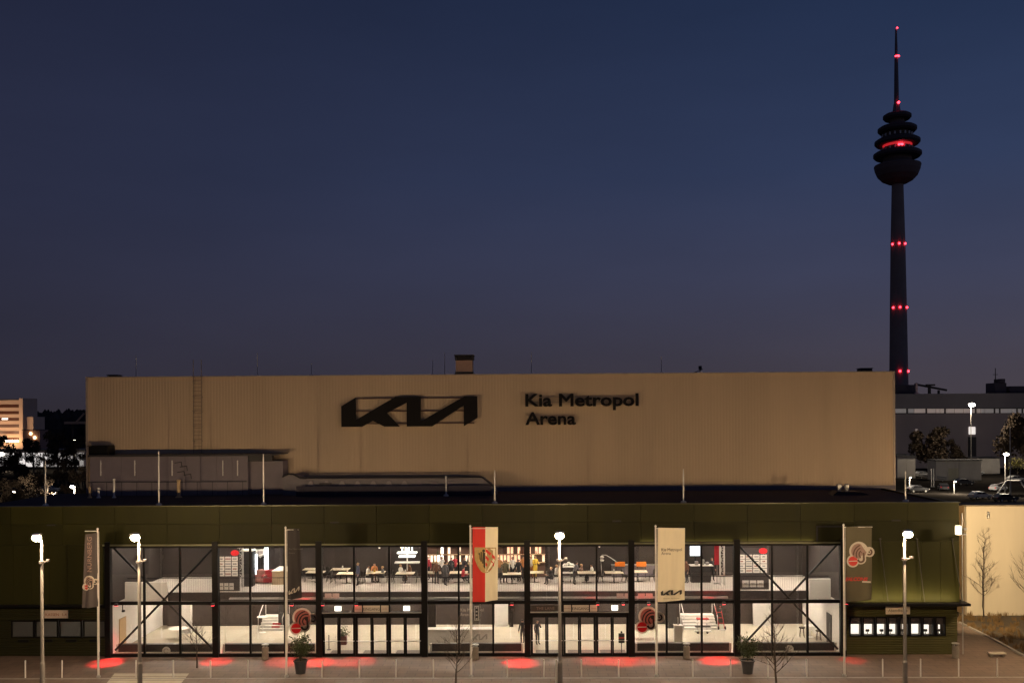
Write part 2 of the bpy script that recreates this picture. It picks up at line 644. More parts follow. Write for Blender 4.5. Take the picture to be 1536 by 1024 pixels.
# left wing: four shuttered windows
for k in range(4):
    a, c = (14 + k * 36, 14 + k * 36 + 34)
    m = MB()
    x0, x1 = fx(a), fx(c)
    for z in (wlz0, wlz1 - 0.07):
        m.box(x0, x1, yw - 0.05, yw + 0.12, z, z + 0.07)
    m.box(x0, x0 + 0.07, yw - 0.05, yw + 0.12, wlz0 + .07, wlz1 - .07)
    m.box(x1 - 0.07, x1, yw - 0.05, yw + 0.12, wlz0 + .07, wlz1 - .07)
    wn = m.build('window', M['black'], ent)
    m = MB()
    nsl = 14
    for q in range(nsl):
        z = wlz0 + 0.07 + q * (wlz1 - wlz0 - 0.14) / nsl
        m.box(x0 + 0.07, x1 - 0.07, yw + 0.03, yw + 0.06, z, z + (wlz1 - wlz0 - 0.14) / nsl - 0.008)
    m.build('shutter', mat('shutter_slats', (0.075, 0.075, 0.07), 0.5, 0.2, var=0.1), wn)
    m = MB()
    m.box(x0 + 0.45, x1 - 0.35, yw - 0.06, yw + 0.02, wlz0 - 0.3, wlz0 - 0.12)
    m.build('vent_grille', M['black'], ent)
# right wing: eight ticket windows with glowing desk panels
wpx = [1275, 1295, 1314.5, 1333, 1350, 1366, 1385, 1404, 1421]
roomz = M['charcoal']
m = MB()
m.box(wr0 - .2, wr1 + .2, YF + 2.6, YF + 2.75, 0, 3.3)
m.build('booth_wall', M['white'], ent)
m = MB()
m.box(wr0 - .2, wr1 + .2, yw + 0.12, YF + 2.6, 2.75, 2.85)
m.build('booth_ceiling', M['charcoal'], ent)
for k in range(8):
    x0, x1 = fx(wpx[k]) + 0.02, fx(wpx[k + 1]) - 0.02
    m = MB()
    for z in (wrz0, wrz1 - 0.08):
        m.box(x0, x1, yw - 0.05, yw + 0.12, z, z + 0.08)
    m.box(x0, x0 + 0.09, yw - 0.05, yw + 0.12, wrz0 + .08, wrz1 - .08)
    m.box(x1 - 0.09, x1, yw - 0.05, yw + 0.12, wrz0 + .08, wrz1 - .08)
    wn = m.build('window', M['black'], ent)
    m = MB()
    m.box(x0 + 0.09, x1 - 0.09, yw + 0.06, yw + 0.075, wrz0 + .08, wrz1 - .08)
    m.build('pane', M['glass'], wn)
    # roller blind: covers the upper part
    zb = wrz0 + (0.80 if k < 6 else 0.76)
    m = MB()
    m.box(x0 + 0.09, x1 - 0.09, yw + 0.09, yw + 0.10, zb, wrz1 - .08)
    m.build('blind', mat('blind_fabric', (0.055, 0.048, 0.045), 0.8, var=0.15), wn)
    # counter panel with its own glow in place of booth lamps
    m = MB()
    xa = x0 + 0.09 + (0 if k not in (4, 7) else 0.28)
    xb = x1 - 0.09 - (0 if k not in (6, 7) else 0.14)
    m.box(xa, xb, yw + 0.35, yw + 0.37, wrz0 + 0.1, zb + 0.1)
    m.build('glow_desk', M['win_glow'], wn)
    if k in (1, 2, 3, 4, 6, 7):
        m = MB()
        cx = x0 + (x1 - x0) * (0.5 + 0.12 * ((k * 7) % 3 - 1))
        m.cbox(cx - 0.12, cx + 0.14, yw + 0.24, yw + 0.28, wrz0 + 0.25, wrz0 + 0.42, 0.01)
        m.box(cx - 0.02, cx + 0.02, yw + 0.25, yw + 0.27, wrz0 + 0.1, wrz0 + 0.25)
        m.build('monitor', M['dark'], wn)

# ------------------------------------------------------------------ glass front
bay_x = cols
m = MB()
for i, x in enumerate(cols):
    m = MB()
    hw = 0.2 if i not in (0, 7) else 0.17
    m.box(x - hw, x + hw, YF - 0.22, YF + 0.22, 0.0, ZH + 0.32)
    m.build('column', M['black'], ent)
m = MB()
for a, c in zip(cols[:-1], cols[1:]):
    m.box(a + 0.2, c - 0.2, YF - 0.10, YF + 0.12, ZM - 0.11, ZM + 0.11)
m.build('transom', M['black'], ent)
m = MB()
m.box(GL - .25, GR + .12, YF - 0.12, YF + 0.2, ZH - 0.10, ZH + 0.04)
m.build('head_rail', M['black'], ent)
m = MB()
for i, (a, c) in enumerate(zip(cols[:-1], cols[1:])):
    m.box(a + 0.2, c - 0.2, YF - 0.08, YF + 0.14, 0.0, 0.2 if i not in (2, 4) else 0.07)
m.build('sill', M['black'], ent)
for i, (a, c) in enumerate(zip(cols[:-1], cols[1:])):
    th = (c - a) / 3
    for k in (1, 2):
        m = MB()
        xx = a + th * k
        z0 = 0.2 if i not in (2, 4) else 2.95
        m.box(xx - 0.06, xx + 0.06, YF - 0.08, YF + 0.1, z0, ZM - 0.11)
        m.box(xx - 0.06, xx + 0.06, YF - 0.08, YF + 0.1, ZM + 0.11, ZH - 0.1)
        m.build('mullion', M['black'], ent)
    for k in range(3):
        x0 = a + th * k + (0.2 if k == 0 else 0.06)
        x1 = a + th * (k + 1) - (0.2 if k == 2 else 0.06)
        for (z0, z1) in ((0.2 if i not in (2, 4) else 2.95, ZM - 0.11), (ZM + 0.11, ZH - 0.1)):
            m = MB()
            m.box(x0, x1, YF - 0.006, YF + 0.006, z0, z1)
            m.build('pane', M['glass'], ent)
    if i not in (2, 4):
        m = MB()
        m.cbox(a + 0.32, c - 0.32, YF + 0.5, YF + 0.85, 0.2, 0.72, 0.02)
        m.build('convector', mat('convector_metal', (0.022, 0.019, 0.02), 0.5, 0.2, var=0.15), ent)
        m = MB()
        m.box(a + 0.32, c - 0.32, YF + 0.44, YF + 0.49, 0.1, 0.2)
        m.build('skirting', M['white'], ent)
        m = MB()
        for xx in (a + 0.3, c - 0.42):
            m.box(xx, xx + 0.12, YF + 0.42, YF + 0.5, 0.2, 0.75)
        m.build('convector_end', M['white'], ent)
# diagonal steel bracing behind the outermost bays
for i in (0, 6):
    a, c = cols[i] + 0.25, cols[i + 1] - 0.25
    for (p, q, dy) in (((a, 7.3), (c, 0.35), 0.30), ((c, 7.3), (a, 0.35), 0.42)):
        m = MB()
        m.tube([(p[0], YF + dy, p[1]), (q[0], YF + dy, q[1])], 0.075, 8)
        m.build('brace', M['black'], ent, smooth=True)

# doors: three double leaf doors in bays 2 and 4
for i in (2, 4):
    a, c = cols[i] + 0.2, cols[i + 1] - 0.2
    zd = 2.72
    m = MB()
    m.box(a, c, YF - 0.14, YF + 0.3, zd, 2.95)
    m.build('door_lintel', M['black'], ent)
    m = MB()
    m.box(a, c, YF - 0.2, YF - 0.14, 2.93, 2.99)
    m.build('canopy_edge', M['galv'], ent)
    wd = (c - a) / 6
    for k in range(6):
        x0, x1 = a + wd * k + 0.006, a + wd * (k + 1) - 0.006
        st = 0.15 if k % 2 == 0 else 0.10     # stiles: wider at the hinge posts
        sr = 0.10 if k % 2 == 0 else 0.15
        m = MB()
        m.box(x0, x0 + st, YF - 0.06, YF + 0.04, 0.07, zd)
        m.box(x1 - sr, x1, YF - 0.06, YF + 0.04, 0.07, zd)
        m.box(x0 + st, x1 - sr, YF - 0.06, YF + 0.04, 0.07, 0.2)
        m.box(x0 + st, x1 - sr, YF - 0.06, YF + 0.04, zd - 0.12, zd)
        d = m.build('door', M['black'], ent)
        m = MB()
        m.box(x0 + st, x1 - sr, YF - 0.012, YF, 0.2, zd - 0.12)
        m.build('pane', M['glass'], d)
        m = MB()
        m.tube([(x0 + st * .6, YF - 0.1, 1.05), (x1 - sr * .6, YF - 0.1, 1.05)], 0.018, 6)
        m.box(x0 + st * .5, x0 + st * .5 + .03, YF - 0.11, YF - 0.06, 1.02, 1.08)
        m.box(x1 - sr * .6, x1 - sr * .6 + .03, YF - 0.11, YF - 0.06, 1.02, 1.08)
        m.build('handle', M['galv'], d)
    # entrance mats
    for k in range(3):
        m = MB()
        m.box(a + wd * 2 * k + 0.35, a + wd * 2 * (k + 1) - 0.1, YF + 0.35, YF + 1.6, 0.012, 0.03)
        m.build('door_mat', mat('door_mat', (0.14, 0.12, 0.10), 0.95, var=0.2, scale=20), ent)

# lobby shell
m = MB()
m.box(GL, GR, YF + 0.14, YB, -0.01, 0.012)
m.build('lobby_floor', M['lobby_floor'], ent)
m = MB()
m.box(GL - 0.2, GR + 0.2, YB, YB + 0.3, 0, 9.7)
m.build('back_wall', M['charcoal'], ent)
for sgn, x in ((-1, GL), (1, GR)):
    m = MB()
    m.box(min(x, x + sgn * 0.2), max(x, x + sgn * 0.2), YF + 0.3, YB, 0.0, 3.4)
    m.build('side_wall', M['white'], ent)
    m = MB()
    m.box(min(x, x + sgn * 0.2), max(x, x + sgn * 0.2), YF + 0.3, YB, 3.4, 9.7)
    m.build('upper_side_wall', M['charcoal'], ent)
m = MB()
m.box(GL, GR, YF + 0.3, YB, 8.6, 8.75)
m.build('ceiling', M['charcoal'], ent)
YG = 67.6
m = MB()
m.box(GL, GR, YG, YB, ZG - 0.25, ZG)
m.build('gallery_floor', M['gallery_floor'], ent)
m = MB()
m.box(GL, GR, YG - 0.12, YG - 0.003, ZG - 0.62, ZG + 0.02)
m.build('gallery_edge', mat('edge_beam', (0.05, 0.042, 0.042), 0.5, 0.2, var=0.15), ent)
m = MB()
m.box(cols[1], cols[6], YG - 0.42, YG - 0.12, ZG - 0.50, ZG - 0.34)
m.build('cable_tray', M['galv'], ent)
m = MB()
m.box(cols[1], cols[6], YF + 0.5, YF + 0.62, ZM - 0.05, ZM + 0.10)
m.build('handrail_pipe', M['dark'], ent)
# balustrade of thin vertical bars
m = MB()
x = GL + 0.1
while x < GR - 0.1:
    m.box(x - 0.004, x + 0.004, YG + 0.05, YG + 0.058, ZG, ZG + 1.0)
    x += 0.125
bl = m.build('balustrade', M['dark'], ent)
m = MB()
m.box(GL, GR, YG + 0.03, YG + 0.085, ZG + 1.0, ZG + 1.04)
m.build('top_rail', M['black'], bl)
# ceiling lights (real fittings under the gallery, in the void and over the gallery)
nl = 14
for k in range(nl):
    xc = GL + (GR - GL) * (k + 0.5) / nl
    for (y, z, mm, nm) in ((70.2, ZG - 0.32, 'ceil_glow', 'a'), (72.9, ZG - 0.32, 'ceil_glow', 'a'), (71.0, 8.5, 'up_glow', 'b'), (65.7, 8.5, 'void_glow', 'b')):
        if nm == 'b' and k % 2 and k != 13:
            continue
        m = MB()
        m.box(xc - 0.7, xc + 0.7, y - 0.13, y + 0.13, z, z + 0.06)
        cl = m.build('ceiling_light', M['white'], ent)
        m = MB()
        m.box(xc - 0.66, xc + 0.66, y - 0.10, y + 0.10, z - 0.012, z - 0.004)
        m.build('diffuser', M[mm], cl)
# white stair landings at both ends of the gallery
for (pa, pb, pt) in ((172, 252, 872), (1213, 1264, 867)):
    yl = YG - 0.16
    x0, x1 = fx(pa, 890, yl), fx(pb, 890, yl)
    z1 = fz((pa + pb) / 2, pt, yl)
    m = MB()
    m.box(x0, x1, yl - 0.22, yl, ZG - 0.75, z1)
    m.build('landing_parapet', M['white'], ent)
# dark wall panels and white columns of the lobby's rear
for (pa, pb, pt, pbm, Y, mm) in ((252, 320, 906, 934, 74.0, 'charcoal'), (329, 378, 904, 934, 74.0, 'charcoal'), (642, 654, 903, 941, 72.6, 'black'), (418, 430, 905, 941, 72.8, 'dark'), (1000, 1014, 905, 940, 72.8, 'dark'), (764, 770, 905, 935, 73.4, 'black')):
    m = MB()
    x0, x1 = fx(pa, 920, Y), fx(pb, 920, Y)
    m.box(x0, x1, Y - 0.12, Y + 0.12, 0.013, ZG - 0.27)
    m.build('lobby_column' if pb - pa < 20 else 'wall_panel', M[mm], ent)
for (pa, pb, Y) in ((274, 287, 71.5), (742, 762, 73.7), (1130, 1158, 73.7)):
    m = MB()
    x0, x1 = fx(pa, 920, Y), fx(pb, 920, Y)
    m.box(x0, x1, Y - 0.2, Y + 0.2, 0.013, ZG - 0.27)
    m.build('lobby_column', M['white'], ent)
# side doors
for (pa, pb, Y) in ((182, 189, 66.2), (1247, 1252, 67.0)):
    s = -1 if pa < 700 else 1
    xw = (GL if s < 0 else GR)
    m = MB()
    m.box(min(xw, xw - s * 0.05), max(xw, xw - s * 0.05), Y, Y + 1.1, 0.013, 2.15)
    m.build('side_door', M['wood'] if s < 0 else M['dark'], ent)
# entry signs over the doors
for (pa, pb, seed) in ((531, 585, 'EINGANG'), (844, 897, 'EINGANG')):
    x0, x1 = fx(pa), fx(pb)
    z0, z1 = 3.0, 3.46
    m = MB()
    m.box(x0, x1, YF - 0.2, YF - 0.11, z0 - 0.02, z1 + 0.08)
    sg = m.build('entry_sign', M['black'], ent)
    ww = x1 - x0
    for (s0, s1) in ((0.03, 0.235), (0.265, 0.735), (0.765, 0.97)):
        m = MB()
        m.box(x0 + ww * s0, x0 + ww * s1, YF - 0.225, YF - 0.203, z0 + 0.02, z1)
        m.build('sign_panel', mat('entry_panel', (0.62, 0.55, 0.46), 0.5, var=0.08), sg)
    m = text_mb('EINGANG', 0.26, (x0 + x1) / 2, YF - 0.232, z0 + 0.13, 0.008)
    m.build('lettering', M['dark'], sg)
    for s in (0.13, 0.87):
        m = text_mb('ENTRANCE' if s < .5 else 'ENTRÉE', 0.085, x0 + ww * s, YF - 0.232, z0 + 0.2, 0.006)
        m.build('lettering', mat('sign_red', (0.3, 0.06, 0.04), 0.5, var=0), sg)
# dim lettered board left of the second entry sign
m = MB()
m.box(fx(796), fx(838), YF - 0.17, YF - 0.11, 3.03, 3.45)
lb = m.build('name_board', mat('dim_board', (0.05, 0.04, 0.035), 0.5, var=0.1), ent)
m = text_mb('THE LANE', 0.27, fx(818), YF - 0.176, 3.14, 0.008)
m.build('lettering', mat('dim_letter', (0.22, 0.16, 0.14), 0.5, var=0), lb)
# illuminated exit signs inside the door bays
for p in (507, 610, 922):
    m = MB()
    x0 = fx(p, 915, YF + 0.9)
    m.cbox(x0 - 0.22, x0 + 0.22, YF + 0.85, YF + 0.95, 2.88, 3.20, 0.015)
    s_ = m.build('exit_sign', M['exit_glow'], ent)
    m = MB()
    m.box(x0 - 0.012, x0 + 0.012, YF + 0.88, YF + 0.92, 3.20, 3.5)
    m.build('hanger', M['dark'], s_)
# security lights & small vents on the fascia, stays
for (px, py) in ((502, 783), (925, 781), (77, 787), (1344, 780)):
    m = MB()
    p = PY(px, py, YF - 0.05)
    m.cbox(p.x - 0.3, p.x + 0.3, YF - 0.1, YF - 0.051, p.z - 0.05, p.z + 0.05, 0.015)
    m.build('vent_grille', M['dark'], ent)
for (a, b) in (((1320, 808), (1335, 895)), ((1375, 808), (1390, 895)), ((1428, 808), (1447, 900))):
    p, q = PY(a[0], a[1], YF - 0.07), PY(b[0], b[1], YF - 0.5)
    m = MB()
    m.tube([p, (q.x, YF - 0.2, zo - 0.01)], 0.022, 6)
    m.lathe([(0.07, -0.05), (0.09, 0), (0.07, 0.05)], p.x, YF - 0.08, p.z, 8)
    m.build('stay_rod', M['dark'], ent)
m = MB()
p = PY(1224, 788, YF)
m.box(p.x, p.x + 0.1, YF - 0.09, YF - 0.051, ZH + 0.15, p.z)
m.box(p.x + 0.1, fx(1264), YF - 0.09, YF - 0.051, p.z - 0.1, p.z)
m.build('cable_duct', M['dark'], ent)

# red floodlights over the glazing, throwing red pools on the forecourt
fr_ = random.Random(12)


def red_spot(x, y, z, e, size, rot, blend=0.6):
    d = bpy.data.lights.new('red_flood', 'SPOT')
    d.energy = e
    d.color = (1.0, 0.022, 0.032)
    d.spot_size = R(size)
    d.spot_blend = blend
    d.shadow_soft_size = 0.05
    d.use_nodes = True                     # uneven lens: streaky pool
    t_ = d.node_tree
    tc_ = t_.nodes.new('ShaderNodeTexCoord')
    mp_ = t_.nodes.new('ShaderNodeMapping')
    mp_.inputs['Scale'].default_value = (2.5, 9, 1)
    mp_.inputs['Location'].default_value = (x, x * 0.7, 0)
    nz_ = t_.nodes.new('ShaderNodeTexNoise')
    nz_.inputs['Scale'].default_value = 1.6
    rg_ = t_.nodes.new('ShaderNodeMapRange')
    rg_.inputs['From Min'].default_value = 0.38
    rg_.inputs['From Max'].default_value = 0.62
    rg_.inputs['To Min'].default_value = 0.12
    rg_.inputs['To Max'].default_value = 1.5
    t_.links.new(tc_.outputs['Normal'], mp_.inputs[0])
    t_.links.new(mp_.outputs[0], nz_.inputs['Vector'])
    t_.links.new(nz_.outputs['Fac'], rg_.inputs['Value'])
    t_.links.new(rg_.outputs[0], t_.nodes['Emission'].inputs['Strength'])
    o = bpy.data.objects.new('red_flood', d)
    C.objects.link(o)
    o.location = (x, y, z)
    o.rotation_euler = rot


for i, px in enumerate((178, 322, 440, 486, 536, 768, 896, 934, 972, 1084, 1266)):
    x = fx(px)
    m = MB()
    m.cbox(x - 0.11, x + 0.11, YF - 0.5, YF - 0.3, ZM - 0.10, ZM + 0.06, 0.02)
    m.box(x - 0.02, x + 0.02, YF - 0.32, YF - 0.1, ZM - 0.04, ZM + 0.0)
    fl = m.build('floodlight', M['dark'], ent)
    m = MB()
    m.box(x - 0.09, x + 0.09, YF - 0.48, YF - 0.32, ZM - 0.112, ZM - 0.104)
    m.build('lens', M['red_glow'], fl)
    e = (4400, 2900, 2000, 3300, 1600, 4300, 1100, 1900, 1200, 4200, 1500)[i]
    sz = (40, 36, 44, 40, 46, 40, 44, 40, 38, 44, 30)[i]
    red_spot(x, YF - 0.4, ZM - 0.16, e, sz, (R(-14 - 8 * fr_.random()), R(fr_.uniform(-9, 9)), 0), 0.35 + 0.4 * fr_.random())
    # twin fitting inside the glass: washes the convectors and the gallery beam
    if px in (178, 322, 440, 768, 972, 1084, 896):
        m = MB()
        m.cbox(x - 0.09, x + 0.09, YF + 0.66, YF + 0.84, ZM - 0.75, ZM - 0.6, 0.02)
        m.box(x - 0.02, x + 0.02, YF + 0.60, YF + 0.66, ZM - 0.7, ZM - 0.05)
        m.build('floodlight', M['dark'], ent)
        red_spot(x, YF + 0.75, ZM - 0.8, 420, 75, (0, 0, 0), 0.8)
        if px in (440, 896, 972, 1084):
            red_spot(x, YF + 0.75, ZM - 0.55, 150, 80, (R(115), 0, 0), 0.8)

# warm light strips on the ledge of the right wing and over the right bays, washing the cladding upwards
for (pa, pb, zz, yy, e) in ((1290, 1434, zo + 0.02, YF - 0.62, 120), (960, 1220, ZH + 0.15, YF - 0.13, 34)):
    x0, x1 = fx(pa), fx(pb)
    m = MB()
    m.box(x0, x1, yy - 0.03, yy + 0.03, zz - 0.018, zz + 0.02)
    m.build('light_strip', M['dark'], ent)
    ld = bpy.data.lights.new('strip_light', 'AREA')
    ld.shape = 'RECTANGLE'
    ld.size, ld.size_y = x1 - x0, 0.04
    ld.energy = e
    ld.color = (1.0, 0.76, 0.32)
    lo = bpy.data.objects.new('strip_light', ld)
    C.objects.link(lo)
    lo.location = ((x0 + x1) / 2, yy, zz + 0.03)
    lo.rotation_euler = (R(180 - 25), 0, 0) if e > 100 else (R(180), 0, 0)

# club emblem stickers on the glass


def arc_strip(mb, pts, wdt, y0, y1):
    """flat ribbon of constant width along 2-D points, extruded from y0 to y1"""
    n = len(pts)
    for i in range(n - 1):
        p, q = Vector(pts[i]), Vector(pts[i + 1])
        d = (q - p).normalized()
        nn = Vector((-d.y, d.x)) * wdt / 2
        e = d * wdt * 0.18
        mb.prism([tuple(p - nn - e), tuple(q - nn + e), tuple(q + nn + e), tuple(p + nn - e)], y0, y1)


def arc(cx, cz, r, a0, a1, n=14):
    return [(cx + r * math.cos(R(a0 + (a1 - a0) * i / n)), cz + r * math.sin(R(a0 + (a1 - a0) * i / n))) for i in range(n + 1)]


def disc(cx, cz, r, n=28, sx=1.0):
    return [(cx + sx * r * math.cos(2 * math.pi * i / n), cz + r * math.sin(2 * math.pi * i / n)) for i in range(n)]


def emblem(parent, cx, cz, y, s, head, line, ring, red, dy=0.006):
    S = lambda pts: [(cx + a * s, cz + b * s) for a, b in pts]
    m = MB()                                     # pale outline: head, tail hook, beak hook, disc
    m.prism(S(disc(0, 0, 1.16)), y - dy, y)
    arc_strip(m, S(arc(1.28, -0.1, 0.36, -150, 130)), 0.5 * s, y - dy, y)
    arc_strip(m, S([(0.55, -0.4), (0.62, -0.95)] + arc(0.27, -1.0, 0.35, 0, -180, 8)), 0.54 * s, y - dy, y)
    m.prism(S(disc(-0.72, -1.22, 0.77)), y - dy, y)
    e = m.build('emblem', ring, parent)
    m = MB()
    m.prism(S(disc(0, 0, 0.93)), y - 2 * dy, y - dy - 0.001)
    m.build('head', head, e)
    m = MB()
    for rr in (0.46, 0.82, 1.16):    # plume strokes sweeping over the head
        run = []
        for pt_ in arc(0.5, -0.4, rr, 70, 235, 22):
            if pt_[0] ** 2 + pt_[1] ** 2 < 0.74:
                run.append(pt_)
        if len(run) > 1:
            arc_strip(m, S(run), 0.15 * s, y - 3 * dy, y - 2 * dy - 0.001)
    arc_strip(m, S([(0.55, -0.1), (0.6, -0.6), (0.62, -0.95)] + arc(0.27, -1.0, 0.35, 0, -170, 8)), 0.22 * s, y - 3 * dy, y - 2 * dy - 0.001)
    arc_strip(m, S(arc(1.22, -0.1, 0.32, -120, 60, 8)), 0.2 * s, y - 3 * dy, y - 2 * dy - 0.001)
    m.prism(S(disc(0.48, -0.12, 0.2, 14)), y - 3 * dy, y - 2 * dy - 0.001)
    m.build('plume', line, e)
    m = MB()
    m.prism(S(disc(-0.72, -1.22, 0.58)), y - 2 * dy, y - dy - 0.001)
    m.build('red_disc', red, e)
    m = MB()
    m.prism(S([(-1.25, -1.27), (-0.2, -1.24), (-0.2, -1.14), (-1.25, -1.17)]), y - 3 * dy, y - 2 * dy - 0.001)
    m.build('disc_band', ring, e)
    return e


E_head = mat('emblem_pink', (0.55, 0.20, 0.17), 0.5, var=0.25, scale=5)
E_line = mat('emblem_dark', (0.03, 0.012, 0.012), 0.5, var=0)
E_ring = mat('emblem_pale', (0.92, 0.80, 0.72), 0.5, var=0.05)
E_red = mat('emblem_red', (0.75, 0.012, 0.02), 0.5, var=0.05)
for q in (E_head, E_ring, E_red):          # printed film on glass lets the lobby light through
    translucent(q)
for (px, py) in ((453.5, 926), (972.5, 924)):
    p = PY(px, py, YF - 0.012)
    emblem(ent, p.x, p.z, YF - 0.012, 0.58, E_head, E_line, E_ring, E_red)
p = PY(969, 960, YF - 0.012)
m = text_mb('NÜRNBERG', 0.30, p.x, YF - 0.012, p.z, 0.004)
m.build('glass_lettering', mat('frost_letter', (0.5, 0.33, 0.28), 0.6, var=0), ent)

# round white signs on the convectors
for (px, py) in ((249.5, 975.5), (1184, 973)):
    p = PY(px, py, YF + 0.42)
    m = MB()
    m.prism(disc(p.x, p.z, 0.28), YF + 0.39, YF + 0.43)
    rs = m.build('round_sign', M['white'], ent)
    m = MB()
    arc_strip(m, arc(p.x, p.z, 0.15, 20, 320), 0.04, YF + 0.38, YF + 0.389)
    m.build('emblem', mat('sign_grey', (0.35, 0.3, 0.28), 0.6, var=0), rs)

# wing name signs
for (pa, pb, pt, pbm, txt, tcol, base) in ((70, 105, 914.5, 926.5, 'KASSEN  1-4', (0.22, 0.07, 0.03), (0.50, 0.40, 0.33)), (1326, 1362, 909, 920.5, 'Abendkasse', (0.16, 0.11, 0.05), (0.75, 0.64, 0.46))):
    x0, x1 = fx(pa), fx(pb)
    z1, z0 = fz(pa, pt, YF - 0.28), fz(pa, pbm, YF - 0.28)
    m = MB()
    m.cbox(x0, x1, YF - 0.34, YF - 0.26, z0, z1, 0.015)
    s_ = m.build('wing_sign', mat('sign_face_' + txt[0], base, 0.5, var=0.06), ent)
    m = text_mb(txt, 0.27, (x0 + x1) / 2, YF - 0.347, z0 + 0.16, 0.008)
    m.build('lettering', mat('letters_' + txt[0], tcol, 0.5, var=0), s_)
    m = MB()
    for xx in (x0 + 0.2, x1 - 0.2):
        m.box(xx - .02, xx + .02, YF - 0.26, YF + 0.2, (z0 + z1) / 2, (z0 + z1) / 2 + .04)
    m.build('bracket', M['dark'], s_)
# ------------------------------------------------------------------ arena hall
HL, HR = PY(130, 650, YH_).x, PY(1342, 650, YH_).x
HZ = fz(736, 562, YH_)
hall = thing('arena_hall', 'huge windowless cream arena hall with ribbed cladding behind the entrance building', 'building', ((HL + HR) / 2, YH_, 0))
m = MB()
pitch = 0.25
n = int((HR - HL) / pitch)
vs, fs = [], []
prof = []
for k in range(n):
    x = HL + (HR - HL) * k / n
    p = (HR - HL) / n
    prof += [(x, YH_), (x + p * 0.45, YH_), (x + p * 0.55, YH_ + 0.008), (x + p * 0.9, YH_ + 0.008)]
prof.append((HR, YH_))
for x, y in prof:
    vs += [(x, y, 9.0), (x, y, HZ - 0.02)]
for i in range(len(prof) - 1):
    fs.append((2 * i, 2 * i + 2, 2 * i + 3, 2 * i + 1))
m.add(vs, fs)
m.build('front_wall', M['cream'], hall)
m = MB()
m.box(HL, HL + 0.2, YH_ + 0.06, YH_ + 70, 0, HZ - 0.02)
m.box(HR - 0.2, HR, YH_ + 0.06, YH_ + 70, 0, HZ - 0.02)
m.build('side_wall', M['cream'], hall)
m = MB()
m.box(HL + 0.2, HR - 0.2, YH_ + 0.06, YH_ + 70, HZ - 0.6, HZ - 0.3)
m.build('roof', M['roof'], hall)
m = MB()
m.box(HL - 0.04, HR + 0.04, YH_ - 0.06, YH_ + 0.3, HZ - 0.02, HZ + 0.06)
m.build('parapet_cap', mat('cream_cap', (0.40, 0.32, 0.25), 0.5, 0.2, var=0.06), hall)
m = MB()
for x in (HL + 0.05, HR - 0.05):
    m = MB()
    m.box(x - 0.09, x + 0.09, YH_ - 0.05, YH_ - 0.005, 9.9, HZ - 0.025)
    m.build('corner_trim', mat('cream_cap', (0.4, 0.32, 0.25)), hall)
m = MB()
m.box(HL, HR, YH_ - 0.09, YH_ - 0.005, 10.02, 10.35)
m.build('base_flashing', M['annex'], hall)
# fixed access ladder
lx = PY(298, 600, YH_).x
m = MB()
for dx in (-0.33, 0.33):
    m.box(lx + dx - 0.02, lx + dx + 0.02, YH_ - 0.3, YH_ - 0.26, 12.5, HZ + 1.4)
z = 12.6
while z < HZ + 0.2:
    m.box(lx - 0.31, lx + 0.31, YH_ - 0.295, YH_ - 0.265, z, z + 0.03)
    z += 0.3
z = 13.0
while z < HZ:
    for dx in (-0.33, 0.33):
        m.box(lx + dx - 0.02, lx + dx + 0.02, YH_ - 0.26, YH_ + 0.0, z, z + 0.04)
    m.tube([(lx + 0.36 * math.cos(R(a)), YH_ - 0.3 - 0.62 * abs(math.sin(R(a))), z + .1) for a in range(180, 361, 20)], 0.018, 4)
    z += 1.2
tag(m.build('wall_ladder', mat('ladder_steel', (0.22, 0.17, 0.13), 0.5, 0.3, var=0.1), loc=(lx, YH_ - 0.28, 12.5)), 'caged steel access ladder running up the left part of the cream hall wall', 'ladder')

# big dark letters on the hall
YS = YH_ - 0.55


def logo_pts(cx, cz, wd, ht):
    raw = [(510, 385), (510, 262), (592, 212), (592, 345), (820, 208), (965, 208), (965, 355), (1215, 208), (1290, 208), (1290, 335), (1212, 385), (1212, 262), (1030, 385), (885, 385), (885, 243), (772, 304), (845, 385), (757, 385), (690, 350), (628, 385)]
    return [(cx + ((x - 900) / 780) * wd, cz - ((y - 296.5) / 177) * ht) for x, y in raw]


p0, p1 = PY(512, 640, YS), PY(716, 594, YS)
lcx, lcz = (p0.x + p1.x) / 2, (p0.z + p1.z) / 2
sign = thing('logo_sign', 'big black angular three letter logo sign on the cream hall wall', 'sign', (lcx, YS, lcz))
m = MB()
m.prism(logo_pts(lcx, lcz, p1.x - p0.x, p1.z - p0.z), YS, YS + 0.22)
m.build('letters', mat('letter_black', (0.007, 0.005, 0.005), 0.6, var=0.15, spec=0.15), sign)
hw = (p1.x - p0.x) / 2
hh = (p1.z - p0.z) / 2
for zz, (xa, xb) in ((lcz + hh - 0.12, (-0.8, 0.85)), (lcz + 0.05, (-0.9, 0.9)), (lcz - hh + 0.25, (-0.9, 0.95))):
    m = MB()
    m.box(lcx + hw * xa, lcx + hw * xb, YS + 0.24, YS + 0.32, zz - 0.045, zz + 0.045)
    for k in range(7):
        xx = lcx + hw * (xa + (xb - xa) * (k + .5) / 7)
        m.box(xx - 0.05, xx + 0.05, YS + 0.32, YH_, zz - 0.05, zz + 0.05)
    m.build('mounting_rail', mat('rail_brown', (0.10, 0.05, 0.035), 0.5, 0.2, var=0.1), sign)
p = PY(788, 609, YS)
pe = PY(958, 609, YS)
nm = thing('name_sign', 'dark raised lettering in two lines to the right of the logo on the hall wall', 'sign', (p.x, YS, p.z))
